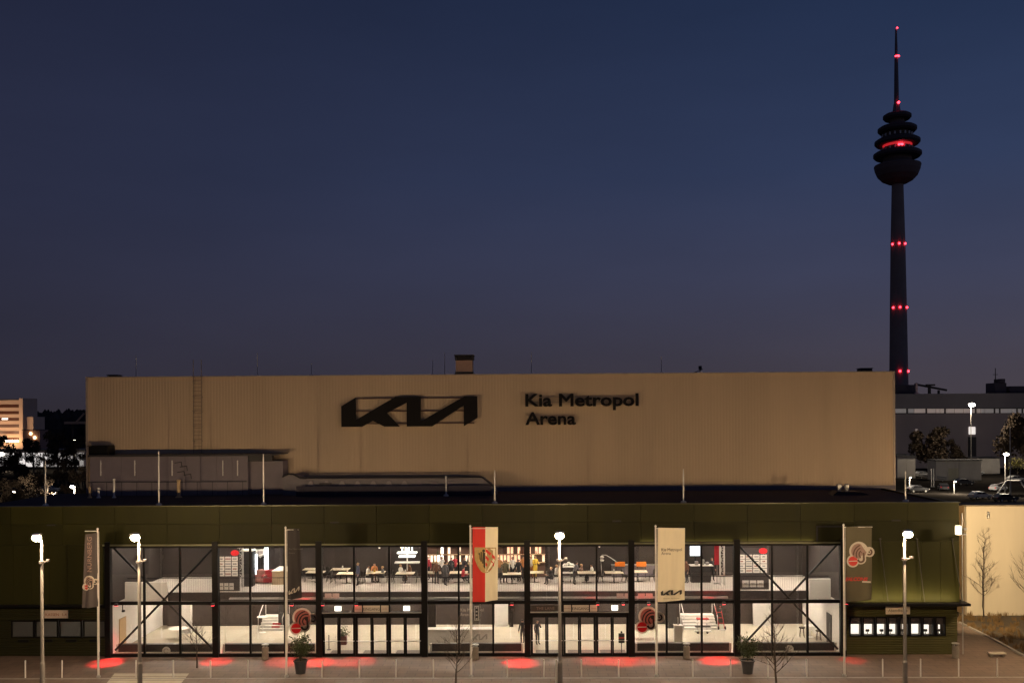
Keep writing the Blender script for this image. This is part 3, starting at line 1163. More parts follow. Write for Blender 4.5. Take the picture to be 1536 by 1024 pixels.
for txt, py, wpx in (('Kia Metropol', 609.0, 958), ('Arena', 636.5, 864)):
    a, e = PY(788, py, YS), PY(wpx, py, YS)
    m = text_mb(txt, 1.42, 0, YS + 0.1, a.z, 0.16, 'LEFT', bold=0.035)
    xs = [v.x for v in m.v]
    k = (e.x - a.x) / (max(xs) - min(xs))
    x0 = min(xs)
    for v in m.v:
        v.x = a.x + (v.x - x0) * k
    m.build('letters', mat('letter_black', (0.018, 0.013, 0.012)), nm)
    m = MB()
    for zz in (a.z + 0.3, a.z + 0.75):
        m.box(a.x + 0.1, e.x - 0.1, YS + 0.24, YS + 0.3, zz - 0.03, zz + 0.03)
    for kx in range(5):
        xx = a.x + 0.3 + (e.x - a.x - 0.6) * kx / 4
        m.box(xx - .04, xx + .04, YS + 0.3, YH_, a.z + 0.27, a.z + 0.33)
    m.build('mounting_rail', mat('rail_cream', (0.36, 0.27, 0.2), 0.5, 0.2, var=0.1), nm)

# on the hall roof
YV = YH_ + 1.1
p = PY(697, 562, YV)
q = thing('roof_vent', 'square ventilation tower with a dark cowl on the hall roof', 'roof vent', (p.x, YV, HZ - 0.3))
z1 = fz(697, 541, YV)
m = MB()
m.box(p.x - 0.68, p.x + 0.68, YV - 0.7, YV + 0.7, HZ - 0.3, z1)
m.build('shaft', mat('vent_brick', (0.30, 0.19, 0.15), 0.8, var=0.1), q)
m = MB()
for dx in (-0.6, 0.6):
    for dy in (-0.6, 0.6):
        m.box(p.x + dx - 0.06, p.x + dx + 0.06, YV + dy - 0.06, YV + dy + 0.06, z1, z1 + 0.35)
for k in range(3):
    m.box(p.x - 0.78, p.x + 0.78, YV - 0.8, YV + 0.8, z1 + 0.06 + k * 0.11, z1 + 0.10 + k * 0.11)
m.build('louvre', M['dark'], q)
m = MB()
m.box(p.x - 0.8, p.x + 0.8, YV - 0.82, YV + 0.82, z1 + 0.38, z1 + 0.46)
m.build('cowl', M['dark'], q)
m = MB()
m.box(p.x - 0.75, p.x + 0.75, YV - 0.77, YV + 0.77, fz(697, 561, YV), fz(697, 558, YV))
m.build('band', M['dark'], q)
for i, (px, w_, py, lab) in enumerate(((172, 15, 563, 'flat dark roof box at the far left edge of the hall roof'), (1297, 17, 553, 'flat dark roof box near the right end of the hall roof'))):
    Y = YH_ + 4
    p = PY(px, py, Y)
    hw_ = w_ / 2 * Y / F
    m = MB()
    m.cbox(p.x - hw_, p.x + hw_, Y - 0.5, Y + 0.5, HZ - 0.3, p.z, 0.04)
    m.box(p.x - hw_ - 0.05, p.x + hw_ + 0.05, Y - 0.55, Y + 0.55, p.z + 0.003, p.z + 0.05)
    tag(m.build('roof_hatch', M['dark'], loc=(p.x, Y, HZ - 0.3)), lab, 'roof hatch', 'dark boxes on the hall roof')
p = PY(1050, 549, YH_ + 4)
m = MB()
m.tube([(p.x, YH_ + 4, HZ - 0.3), (p.x, YH_ + 4, p.z)], 0.04, 6)
m.tube([(p.x - 0.4, YH_ + 4, p.z - 0.5), (p.x + 0.25, YH_ + 4, p.z - 0.25)], 0.03, 5)
m.cbox(p.x - 0.12, p.x + 0.14, YH_ + 3.9, YH_ + 4.1, p.z - 0.3, p.z + 0.02, 0.02)
m.cbox(p.x - 0.5, p.x - 0.3, YH_ + 3.9, YH_ + 4.1, p.z - 0.75, p.z - 0.5, 0.02)
tag(m.build('weather_mast', M['dark'], loc=(p.x, YH_ + 4, HZ - 0.3)), 'little weather mast with sensors on the hall roof right of the lettering', 'mast')
# thin roof rods
rods = [(204, 533, 'leftmost'), (386, 529, 'tall thin rod left of the logo'), (467, 545, ''), (649, 540, ''), (667, 529, ''), (797, 528, ''), (992, 535, '')]
rl = ['thin lightning rod near the left end of the hall roof', 'thin lightning rod on the hall roof between the ladder and the logo', 'short lightning rod on the hall roof just left of the logo', 'thin lightning rod on the hall roof further left of the ventilation tower', 'thin lightning rod on the hall roof right beside the ventilation tower', 'thin lightning rod on the hall roof above the lettering', 'lightning rod on the hall roof right of the end of the lettering']
for (px, py, _), lab in zip(rods, rl):
    Y = YH_ + 2.5
    p = PY(px, py, Y)
    m = MB()
    m.tube([(p.x, Y, HZ - 0.3), (p.x, Y, p.z)], [0.035, 0.022], 5)
    m.lathe([(0.14, 0), (0.14, 0.1), (0.03, 0.16)], p.x, Y, HZ - 0.3, 8)
    tag(m.build('lightning_rod', M['galv'], loc=(p.x, Y, HZ - 0.3)), lab, 'lightning rod', 'lightning rods on the hall roof')
# rods along the low roof
for px, py, lab in ((68, 690, 'pale lightning rod on the low roof left of the hall'), (238, 676, 'pale lightning rod on the low roof before the grey plant room, nearer its left end'), (395, 680, 'pale lightning rod on the low roof at the right end of the grey plant room'), (742, 705, 'pale lightning rod on the low roof at the right end of the rooflight'), (1025, 703, 'pale lightning rod standing alone on the low roof below the lettering'), (1358, 706, 'pale lightning rod on the low roof past the right corner of the hall')):
    Y = YF + 2.2
    p = PY(px, py, Y)
    m = MB()
    m.tube([(p.x, Y, 10.0), (p.x, Y, p.z - 0.4), (p.x, Y, p.z)], [0.055, 0.045, 0.03], 6)
    m.lathe([(0.2, 0), (0.2, 0.12), (0.05, 0.2)], p.x, Y, 10.0, 10)
    tag(m.build('lightning_rod', M['pole_white'], loc=(p.x, Y, 10.0)), lab, 'lightning rod', 'lightning rods along the low roof')

# grey plant room on the foyer roof
YA = 75.5
ax0, ax1, ax2 = PY(135, 715, YA).x, PY(372, 715, YA).x, PY(421, 715, YA).x
az = fz(260, 683, YA)
pr = thing('plant_room', 'grey purple panelled plant room on the low roof at the left of the hall', 'building', ((ax0 + ax1) / 2, YA, 10.0))
m = MB()
k = 0
nw = 10
for k in range(nw):
    a, c = ax0 + (ax1 - ax0) * k / nw, ax0 + (ax1 - ax0) * (k + 1) / nw
    m.box(a + 0.008, c - 0.008, YA, YA + 0.08, 10.0, az - 0.06)
m.box(ax0, ax1, YA + 0.08, YA + 2.3, 10.0, az - 0.06)
m.build('wall', M['annex'], pr)
m = MB()
m.box(ax1 + 0.003, ax2, YA + 0.7, YA + 2.3, 10.0, az - 0.5)
m.build('side_block', M['annex'], pr)
m = MB()
m.prism([(ax0 - 0.1, az - 0.06), (ax1 + 1.9, az - 0.06), (ax1 + 2.6, az + 0.02), (ax1 + 2.6, az + 0.08), (ax0 - 0.1, az + 0.08)], YA - 0.15, YA + 2.35)
m.build('roof', M['dark'], pr)
m = MB()
m.box(ax1 + 0.05, ax1 + 1.9, YA - 0.05, YA + 0.65, az - 0.5, az - 0.065)
m.build('soffit', M['dark'], pr)
for px in (152, 203, 259, 335, 357):
    x = PY(px, 700, YA).x
    m = MB()
    z1, z0 = fz(px, 690, YA), fz(px, 713, YA)
    m.tube([(x, YA - 0.12, z0), (x, YA - 0.12, z1)], 0.05, 6)
    m.box(x - 0.03, x + 0.03, YA - 0.12, YA - 0.001, z1 - 0.3, z1 - 0.24)
    m.box(x - 0.03, x + 0.03, YA - 0.12, YA - 0.001, z0 + 0.24, z0 + 0.3)
    m.build('downpipe', M['pole_white'], pr)
m = MB()
zr = fz(260, 722, YA)
m.box(ax0, ax1, YA - 0.42, YA - 0.38, zr - 0.02, zr + 0.03)
x = ax0 + 0.3
while x < ax1:
    m.box(x - 0.015, x + 0.015, YA - 0.41, YA - 0.385, 10.0, zr - 0.02)
    x += 1.2
m.build('handrail', M['dark'], pr)
m = MB()
for (px, py) in ((268, 694), (276, 700), (272, 708), (282, 712)):
    p = PY(px, py, YA)
    m.tube([(p.x - 0.3, YA - 0.1, p.z), (p.x + 0.25, YA - 0.1, p.z + 0.08)], 0.03, 5)
    m.tube([(p.x + 0.25, YA - 0.1, p.z + 0.08), (p.x + 0.3, YA - 0.1, p.z - 0.3)], 0.03, 5)
m.build('cable_bundle', M['dark'], pr)
for i, (px, pt, pb, w_, mm, lab) in enumerate(((134.5, 730, 748, 3.4, 'wood', 'pale vent pipe at the left corner of the grey plant room'), (148, 731, 748, 3.2, 'pole_white', 'short white vent pipe second from the left before the plant room'), (171, 718, 745, 3.0, 'pole_white', 'tall thin vent pipe before the left third of the plant room'), (268, 719, 744, 5.0, 'wood', 'thick pale orange vent pipe before the middle of the plant room'))):
    Y = YA - 2.0
    p = PY(px, pt, Y)
    r = w_ / 2 * Y / F
    m = MB()
    m.lathe([(r, 0), (r, p.z - 10.12), (r * 1.35, p.z - 10.1), (r * 1.35, p.z - 10.02), (r * 0.5, p.z - 9.98)], p.x, Y, 10.0, 12)
    m.lathe([(r * 2.0, 0.0), (r * 2.0, 0.06), (r * 1.1, 0.12)], p.x, Y, 10.0, 12)
    tag(m.build('vent_pipe', M[mm], loc=(p.x, Y, 10.0), smooth=False), lab, 'vent pipe', 'vent pipes before the plant room')
p0, p1 = PY(137, 683, YA + 1), PY(166, 667.5, YA + 1)
m = MB()
m.cbox(p0.x, p1.x, YA + 0.5, YA + 1.8, az + 0.08, p1.z - 0.06, 0.03)
m.box(p0.x + 0.05, p1.x - 0.05, YA + 0.46, YA + 0.499, az + 0.25, p1.z - 0.2)
for k in range(6):
    m.box(p0.x + 0.1, p1.x - 0.1, YA + 0.42, YA + 0.455, az + 0.28 + k * 0.08, az + 0.32 + k * 0.08)
m.box(p0.x - 0.06, p1.x - 0.1, YA + 0.4, YA + 1.9, p1.z - 0.057, p1.z)
tag(m.build('air_unit', M['black'], loc=(p0.x, YA + 2, az + 0.08)), 'black ventilation unit on top of the left end of the plant room', 'air unit')

# long rooflight; wedges of light on it built as pale triangles
YR = 74.2
rz = fz(580, 716.5, YR)
rx = [PY(p, 730, YR).x for p in (420, 428, 436, 446, 722, 741)]
rlg = thing('rooflight', 'long low rooflight with a row of pale triangular light wedges on the roof left of centre', 'rooflight', ((rx[0] + rx[5]) / 2, YR, 10.0))
m = MB()
m.prism([(rx[0], 10.0), (rx[5] + 0.2, 10.0), (rx[5], fz(741, 733, YR)), (rx[4], rz - 0.1), (rx[3], rz - 0.1), (rx[2], fz(436, 712, YR) - 0.08), (rx[1], fz(428, 712, YR) - 0.08), (rx[0], fz(420, 716, YR))], YR + 0.9, YR + 3.4)
m.build('upstand', mat('rooflight_shell', (0.19, 0.17, 0.18), 0.7, 0.0, var=0.12), rlg)
m = MB()
m.tube([(rx[0], YR + 0.8, fz(420, 716, YR)), (rx[1], YR + 0.8, fz(428, 711.5, YR)), (rx[2], YR + 0.8, fz(436, 711.5, YR)), (rx[3], YR + 0.8, rz), (rx[4], YR + 0.8, rz), (rx[5], YR + 0.8, fz(741, 731, YR))], 0.07, 6)
m.build('ridge_rail', M['dark'], rlg)
m = MB()
m.box(rx[3], rx[5] - 0.2, YR - 0.4, YR - 0.3, 10.0, 10.0 + (rz - 10.0) * 0.58)
m.build('lower_panel', mat('deep_blue_panel', (0.05, 0.045, 0.06), 0.7, var=0.15, spec=0.1), rlg)
for k in range(10):  # wedges of light shaped as solid triangles, darker material at the right end
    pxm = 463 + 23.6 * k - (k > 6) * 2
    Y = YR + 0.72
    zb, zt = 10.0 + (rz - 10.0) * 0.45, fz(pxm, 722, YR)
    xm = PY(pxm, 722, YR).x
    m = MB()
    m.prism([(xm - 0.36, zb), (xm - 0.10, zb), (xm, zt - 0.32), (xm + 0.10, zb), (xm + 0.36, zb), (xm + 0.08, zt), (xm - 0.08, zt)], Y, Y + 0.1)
    m.build('strut', mat('light_wedge_grey', (0.30, 0.27, 0.27), 0.6, var=0.1) if k < 7 else M['annex'], rlg)
p = PY(486, 726, YR)
m = MB()
m.box(p.x - 0.5, p.x + 0.45, YR + 0.6, YR + 0.7, p.z - 0.06, p.z + 0.06)
m.box(p.x + 0.75, p.x + 1.2, YR + 0.6, YR + 0.7, p.z - 0.25, p.z - 0.16)
m.build('hinge_bar', M['dark'], rlg)
p = PY(669, 715, YR - 0.6)
m = MB()
m.tube([(p.x, YR - 0.6, 10.0), (p.x, YR - 0.6, p.z)], 0.06, 6)
m.lathe([(0.2, 0), (0.2, 0.1), (0.06, 0.16)], p.x, YR - 0.6, 10.0, 10)
m.sphere((p.x, YR - 0.6, p.z), 0.09, 5)
tag(m.build('vent_pipe', M['pole_white'], loc=(p.x, YR - 0.6, 10.0)), 'thin pale vent pipe in front of the right part of the rooflight', 'vent pipe')
# roof cowls on the right
p = PY(1268, 744, 73.5)
q = thing('roof_cowl_group', 'dark roof plinth with two pale cylindrical cowls near the right end of the low roof', 'roof vent', (p.x, 73.5, 10.0))
m = MB()
m.prism([(p.x - 1.1, 10.0), (p.x + 1.6, 10.0), (p.x + 0.9, 10.25), (p.x - 0.8, 10.25)], 72.9, 74.1)
m.build('plinth', M['dark'], q)
for dx in (-0.45, 0.1):
    m = MB()
    m.lathe([(0.13, 0), (0.13, 0.25), (0.19, 0.27), (0.19, 0.5), (0.05, 0.56)], p.x + dx, 73.5, 10.25, 12)
    m.build('cowl', M['galv'], q, smooth=False)

# ------------------------------------------------------------------ cream wall building on the right
YW = 77.0
wx0 = PY(1450, 850, YW).x
wz = fz(1490, 759, YW)
cw = thing('cream_building', 'plain cream rendered building to the right of the green entrance building', 'building', (wx0, YW, 0))
m = MB()
m.box(wx0, wx0 + 30, YW, YW + 0.4, 0, wz)
m.build('wall', M['cream_wall'], cw)
m = MB()
m.box(wx0 - 0.003, wx0 + 0.4, YW + 0.403, YW + 8, 0, wz)
m.build('side_wall', mat('ochre_render', (0.35, 0.22, 0.10), 0.85, var=0.1), cw)
m = MB()
m.box(wx0 - 0.08, wx0 + 30, YW - 0.08, YW + 0.5, wz + 0.003, wz + 0.1)
m.build('coping', mat('wall_coping', (0.25, 0.19, 0.12), 0.6, var=0.1), cw)
m = MB()
m.box(wx0 + 0.4, wx0 + 30, YW + 0.5, YW + 8, wz - 0.6, wz - 0.4)
m.build('roof', M['roof'], cw)
p = PY(1482, 772, YW - 0.1)
m = MB()
m.cbox(p.x - 0.06, p.x + 0.06, YW - 0.22, YW, p.z - 0.25, p.z + 0.25, 0.02)
m.build('wall_fitting', M['galv'], cw)
# planting bed with dry grasses
bed = [PZ(1438, 919), PZ(1438, 933), PZ(1490, 959), PZ(1536, 984), PZ(1620, 1020), PZ(1660, 919)]
m = MB()
m.add([v + Vector((0, 0, 0.02)) for v in bed], [list(range(len(bed)))[::-1]])
m.build('planting_bed', M['soil'], kind='structure')
m = MB()
for a, c in zip(bed[1:4], bed[2:5]):
    d = (c - a).normalized()
    nn = Vector((-d.y, d.x, 0)) * 0.09
    m.add([a - nn, c - nn, c + nn, a + nn] + [v + Vector((0, 0, 0.11)) for v in (a - nn, c - nn, c + nn, a + nn)], [(0, 3, 2, 1), (4, 5, 6, 7), (0, 1, 5, 4), (1, 2, 6, 5), (2, 3, 7, 6), (3, 0, 4, 7)])
m.build('bed_kerb', M['strip'], kind='structure')
m = MB()
tr = random.Random(3)


def inside(x, y):
    c = False
    n = len(bed)
    for i in range(n):
        a, b_ = bed[i], bed[(i + 1) % n]
        if (a.y > y) != (b_.y > y) and x < (b_.x - a.x) * (y - a.y) / (b_.y - a.y) + a.x:
            c = not c
    return c


xs = [v.x for v in bed]
ys = [v.y for v in bed]
cnt = 0
while cnt < 330:
    x, y = tr.uniform(min(xs), min(max(xs), 48)), tr.uniform(min(ys), max(ys))
    if not inside(x, y):
        continue
    if noise.noise(Vector((x * 0.6, y * 0.6, 3))) < -0.12:
        continue
    cnt += 1
    hgt = tr.uniform(0.25, 0.6)
    for k in range(26):
        a = tr.uniform(0, 6.28)
        l = hgt * tr.uniform(0.5, 1.1)
        sp = tr.uniform(0.05, 0.45)
        bx, by = x + tr.uniform(-.15, .15), y + tr.uniform(-.15, .15)
        tip = Vector((bx + math.cos(a) * sp * l * 1.4, by + math.sin(a) * sp * l * 1.4, 0.02 + l))
        wv = Vector((-math.sin(a), math.cos(a), 0)) * 0.014
        mid = Vector((bx + math.cos(a) * sp * l * 0.5, by + math.sin(a) * sp * l * 0.5, 0.02 + l * 0.65))
        m.add([Vector((bx, by, 0.02)) - wv, Vector((bx, by, 0.02)) + wv, mid + wv * .8, mid - wv * .8, tip], [(0, 1, 2, 3), (3, 2, 4)])
go = m.build('ornamental_grass', M['grass_dry'], kind='stuff')
tag(go, 'tufts of dry brown ornamental grass in the bed before the cream wall', 'grass')
go['kind'] = 'stuff'

# ------------------------------------------------------------------ television tower
YT = 690.0
tb = PY(1347, 560, YT)
tx = PY(1346.5, 300, YT).x
S = YT / F            # metres per pixel
ttz = lambda py: fz(1346, py, YT)
tow = thing('television_tower', 'tall dark concrete television tower with an egg shaped pod and red beacons', 'tower', (tx, YT, 0))
m = MB()
m.lathe([(8.0, 0), (6.6, 30), (6.3, ttz(557)), (5.7, ttz(462)), (5.0, ttz(367)), (4.1, ttz(290)), (3.9, ttz(270))], tx, YT, 0, 28)
m.build('shaft', M['concrete'], tow, smooth=True)
m = MB()
m.lathe([(3.9, ttz(277)), (6.5, ttz(275.5)), (10.5, ttz(271)), (13.6, ttz(264)), (15.2, ttz(256)), (15.9, ttz(249)), (15.7, ttz(248)), (12.0, ttz(247)), (9.5, ttz(241)), (9.5, ttz(226)), (9.2, ttz(210)), (7.5, ttz(195)), (5.2, ttz(184)), (4.0, ttz(174)), (2.0, ttz(170))], tx, YT, 0, 32)
m.build('pod', mat('pod_shell', (0.15, 0.12, 0.12), 0.7, var=0.15, scale=.1), tow, smooth=False)
for py, rr in ((233, 16.3), (214, 15.4), (195, 13.2), (176, 9.6)):
    m = MB()
    z = ttz(py)
    m.lathe([(rr - 5, z - 1.6), (rr - 1.2, z - 1.9), (rr, z - 0.6), (rr, z + 1.2), (rr - 1.6, z + 2.3), (rr - 5.5, z + 2.0)], tx, YT, 0, 32)
    m.build('platform_ring', mat('pod_ring', (0.07, 0.06, 0.07), 0.7, var=0.15, scale=.1), tow, smooth=False)
m = MB()
for k in range(18):
    a = 2 * math.pi * k / 18
    for py in (204, 224):
        m.cbox(tx + 10.0 * math.cos(a) - 0.6, tx + 10.0 * math.cos(a) + 0.6, YT + 10.0 * math.sin(a) - 0.6, YT + 10.0 * math.sin(a) + 0.6, ttz(py) - 1.2, ttz(py) + 1.2, 0.2)
m.build('antenna_drum', M['galv'], tow)
m = MB()
m.lathe([(3.4, ttz(172)), (2.6, ttz(165)), (2.1, ttz(157)), (1.7, ttz(155)), (1.5, ttz(120)), (1.25, ttz(90)), (1.05, ttz(86)), (0.95, ttz(70)), (0.8, ttz(60)), (0.65, ttz(45)), (0.25, ttz(43))], tx - 0.4, YT, 0, 12)
m.build('antenna_mast', mat('mast_skin', (0.14, 0.13, 0.15), 0.6, var=0.1, scale=.1), tow)
for py, offs, rr in ((43, [0], 0.75), (85, [-2.0, 0.4, 2.4], 0.8), (155.5, [0.2], 1.15), (222.5, [-5.4, -3.2, -0.5], 0.9), (367, [-10.0, -2.4, 7.4], 0.95), (462, [-10.4, -2.4, 9.4], 0.95), (557, [-3.4, 10.9], 1.0)):
    for o_ in offs:
        z = ttz(py)
        rad = {43: .5, 85: .9, 155.5: 2.0, 222.5: 9.6, 367: 5.1, 462: 5.8, 557: 6.3}[py]
        x = tx + (o_ * S if abs(o_) > 2.5 or py == 222.5 else o_ * S)
        dx = x - tx
        y = YT - math.sqrt(max(0.05, rad * rad - min(rad, abs(dx)) ** 2)) - 0.6
        m = MB()
        m.sphere((x, y, z), rr * 0.8, 6)
        m.build('beacon', M['red_glow'], tow)
m = MB()
m.lathe([(9.62, ttz(221)), (9.9, ttz(221)), (9.9, ttz(217.5)), (9.62, ttz(217.5))], tx, YT, 0, 32)
m.build('red_lamp_band', emis('dull_red_glow', (1, 0.02, 0.03), 0.45), tow)

# ------------------------------------------------------------------ far left: hotel, trees, lit pavilion, forest
Yh = 500.0
hx0, hx1 = PY(-60, 630, Yh).x, PY(30, 630, Yh).x
zt = fz(15, 600, Yh)
ho = thing('office_block', 'pale lit office block with dark window bands beyond the trees at far left', 'building', (hx1 - 10, Yh, 0))
m = MB()
m.box(hx0, hx1, Yh, Yh + 14, 0, zt)
lit_wall = mat('far_pale_wall', (0.6, 0.46, 0.36), 0.8, var=0.06, scale=.2)
m.build('wall', lit_wall, ho)
m = MB()
m.box(hx1, hx1 + 2.0, Yh - 1, Yh + 14, 0, zt + 1)
m.build('stair_tower', lit_wall, ho)
m = MB()
m.box(hx1 + 2, hx1 + 6, Yh + 2, Yh + 14, 0, fz(35, 625, Yh))
m.build('side_wing', lit_wall, ho)
m = MB()
m.box(hx0, hx1, Yh - 0.2, Yh + 14, zt + 0.003, zt + 0.5)
m.build('roof', M['dark'], ho)
for k in range(6):
    z = fz(15, 608.5 + 9.9 * k, Yh)
    m = MB()
    m.box(hx0, hx1 - 0.5, Yh - 0.12, Yh - 0.003, z - 0.9, z + 0.75)
    wn = m.build('window', mat('brown_band', (0.09, 0.03, 0.015), 0.35, var=0.2), ho)
    if k in (2,):
        m = MB()
        m.box(PY(3, 625, Yh).x, PY(12, 625, Yh).x, Yh - 0.2, Yh - 0.13, z - 0.3, z + 0.5)
        m.build('lit_pane', emis('lit_pane_glow', (1, .95, .85), 2.0), wn)
m = MB()
z = fz(15, 661, Yh)
for px in (14, 18, 22, 27, 30):
    x = PY(px, 661, Yh).x
    m.cbox(x - 0.6, x + 0.6, Yh - 3.0, Yh - 2.4, z - 0.5, z + 0.5, 0.1)
m.build('entrance_lamp', emis('orange_lamp_glow', (1, 0.62, 0.3), 14.0), ho)
# ground floodlights that light the block
for px, e in ((5, 6000), (24, 6000), (-30, 6000)):
    ld = bpy.data.lights.new('forecourt_lamp', 'POINT')
    ld.energy = e
    ld.color = (1, 0.62, 0.36)
    ld.shadow_soft_size = 1.0
    lo = bpy.data.objects.new('forecourt_lamp', ld)
    C.objects.link(lo)
    lo.location = (PY(px, 640, Yh).x, Yh - 18, 10)
q = thing('garage_building', 'low lit building behind the trees right of the office block', 'building', (PY(46, 650, Yh - 40).x, Yh - 40, 0))
Y = Yh - 40
m = MB()
m.box(PY(34, 650, Y).x, PY(60, 650, Y).x, Y, Y + 8, 0, fz(46, 645, Y))
m.build('wall', mat('pink_wall', (0.32, 0.2, 0.17), 0.8, var=0.1, scale=.3), q)
m = MB()
m.box(PY(33.5, 650, Y).x, PY(60.5, 650, Y).x, Y - 0.5, Y + 8.5, fz(46, 645, Y) + 0.003, fz(46, 644, Y))
m.build('roof', M['dark'], q)
for px, py in ((46, 650), (52, 656)):
    p = PY(px, py, Y - 0.4)
    m = MB()
    m.sphere((p.x, Y - 0.4, p.z), 0.6, 5)
    m.build('wall_lamp', emis('orange_lamp_glow', (1, 0.62, 0.3), 14.0), q)

# lit pavilion seen through the trees
Yp = 330.0
q = thing('lit_pavilion', 'long low brightly lit pavilion glimpsed through the dark trees at far left', 'building', (PY(60, 690, Yp).x, Yp, 0))
m = MB()
m.box(PY(-30, 690, Yp).x, PY(127, 690, Yp).x, Yp + 0.5, Yp + 12, 0, fz(60, 676, Yp))
m.build('wall', M['annex'], q)
m = MB()
m.box(PY(-31, 690, Yp).x, PY(128, 690, Yp).x, Yp - 0.8, Yp + 12.5, fz(60, 676, Yp), fz(60, 674, Yp))
m.build('roof', M['dark'], q)
k = -28
while k < 125:
    m = MB()
    m.box(PY(k, 690, Yp).x, PY(k + 9.5, 690, Yp).x, Yp + 0.3, Yp + 0.49, fz(60, 700, Yp), fz(60, 679, Yp))
    wn = m.build('window', emis('pavilion_glow_%d' % (k > 62), (1.0, 0.93, 0.9), 0.16 if k > 62 else 0.75), q)
    k += 11
# canopy with a strut
Yc = 420.0
p, p2 = PY(96, 634, Yc), PY(128, 634, Yc)
q = thing('canopy_roof', 'pale canopy roof with a slanting strut beside the left edge of the hall', 'canopy', (p.x, Yc, 0))
m = MB()
m.box(p.x, p2.x + 6, Yc, Yc + 8, p.z - 0.5, p.z + 0.6)
m.build('roof', mat('canopy_pale', (0.4, 0.27, 0.2), 0.7, var=.1, scale=.2), q)
m = MB()
a, c = PY(114, 633, Yc), PY(126, 620, Yc)
m.tube([a, c], 0.4, 6)
m.build('strut', mat('canopy_pale', (0.4, 0.27, 0.2)), q)
m = MB()
for x in (p.x + 2, p.x + 8):
    m.tube([(x, Yc + 4, 0), (x, Yc + 4, p.z - 0.5)], 0.4, 6)
m.build('post', M['dark'], q)


def leafy_tree(x, y, h, wd, label, group, seed, n=900, bare=0.0, trunk=True, lsz=None):
    r = random.Random(seed)
    t = thing('tree', label, 'tree', (x, y, 0), group)
    m = MB()
    th = h * 0.32
    m.tube([(x, y, 0), (x + wd * .02, y, th), (x - wd * .03, y, h * 0.62), (x, y, h * 0.85)], [h * .022, h * .017, h * .01, h * .004], 7)
    lobes = []
    for k in range(11):
        a = r.uniform(0, 6.28)
        rr = r.uniform(0.1, 0.4) * wd
        zz = h * r.uniform(0.38, 0.88)
        lobes.append((Vector((x + math.cos(a) * rr, y + math.sin(a) * rr, zz)), wd * r.uniform(0.13, 0.26) * (1.25 - zz / h * 0.6)))
        m.tube([(x, y, th * r.uniform(.8, 1.4)), lobes[-1][0]], [h * .008, h * .003], 5)
    m.build('trunk', M['bark'], t)
    m = MB()
    ls = lsz or wd * 0.028
    for k in range(n):
        c, rad = r.choice(lobes)
        d = Vector((r.gauss(0, 1), r.gauss(0, 1), r.gauss(0, .8))).normalized() * rad * (r.random() ** 0.4) * 1.15
        p = c + d
        u = Vector((r.gauss(0, 1), r.gauss(0, 1), r.gauss(0, 1))).normalized()
        v = u.cross(Vector((r.gauss(0, 1), r.gauss(0, 1), r.gauss(0, 1)))).normalized()
        s1, s2 = ls * r.uniform(.6, 1.6), ls * r.uniform(.4, 1.0)
        m.add([p - u * s1, p - v * s2, p + u * s1, p + v * s2], [(0, 1, 2, 3)])
    m.build('crown', M['leaf_dark'], t)
    return t


far = [(-12, 232, 646, 40, 'dark tree at the extreme left edge before the office block'), (22, 215, 662, 44, 'broad dark tree before the left end of the lit pavilion'),
       (50, 250, 650, 34, 'dark tree in front of the low lit building at far left'), (66, 190, 672, 22, 'slim dark tree behind the pale lightning rod at far left'),
       (86, 240, 640, 40, 'tallest dark tree of the group left of the hall'), (112, 225, 648, 36, 'dark tree standing closest to the left edge of the hall'),
       (8, 170, 715, 46, 'low dark bushy tree at the bottom left above the low roof'), (48, 165, 708, 40, 'low dark tree behind the low roof left of the hall')]
for i, (px, Y, pt, wpx, lab) in enumerate(far):
    p = PY(px, pt, Y)
    leafy_tree(p.x, Y, p.z, wpx * Y / F, lab, 'dark trees left of the hall', 100 + i, 2200, lsz=wpx * Y / F * .036)
for i, (px, Y, pt, wpx, lab) in enumerate(((30, 200, 690, 38, 'dark leafless looking tree before the bright part of the pavilion'), (98, 180, 676, 40, 'dark tree above the lit lamp left of the hall'), (72, 150, 712, 44, 'low spreading dark tree left of the lit lamp'), (122, 160, 690, 34, 'dark tree half hidden by the left corner of the hall'), (-4, 205, 678, 40, 'dark tree cut by the left edge before the pavilion'), (26, 145, 728, 52, 'lowest dark bush of the group at far left'), (104, 142, 722, 40, 'low dark bush behind the lit lamp left of the hall'))):
    p = PY(px, pt, Y)
    leafy_tree(p.x, Y, p.z, wpx * Y / F, lab, 'dark trees left of the hall', 140 + i, 2000, lsz=wpx * Y / F * .03)
# distant forest as one mass
m = MB()
fr = random.Random(11)
for k in range(900):
    px = fr.uniform(-60, 200) if k < 700 else fr.uniform(1330, 1600)
    Y = fr.uniform(760, 1100)
    if px > 1300:
        Y += 200
    x = PY(px, 620, Y).x
    h = 18 + 7 * fr.random() + 3 * noise.noise(Vector((x * .02, 0, 0)))
    r_ = fr.uniform(4, 7)
    n_ = 7
    prof = [(r_ * .6, 2), (r_, h * .45), (r_ * .75, h * .75), (r_ * .25, h * .95), (0.1, h)]
    o = len(m.v)
    m.lathe(prof, x, Y, 0, n_)
    for i in range(o, len(m.v)):
        m.v[i] += Vector((fr.uniform(-1, 1), fr.uniform(-1, 1), fr.uniform(-1.2, 1.2)))
fo = m.build('forest', mat('far_forest', (0.04, 0.032, 0.03), 0.95, var=0.4, scale=.1))
tag(fo, 'distant dark wood on the horizon', 'wood')
fo['kind'] = 'stuff'

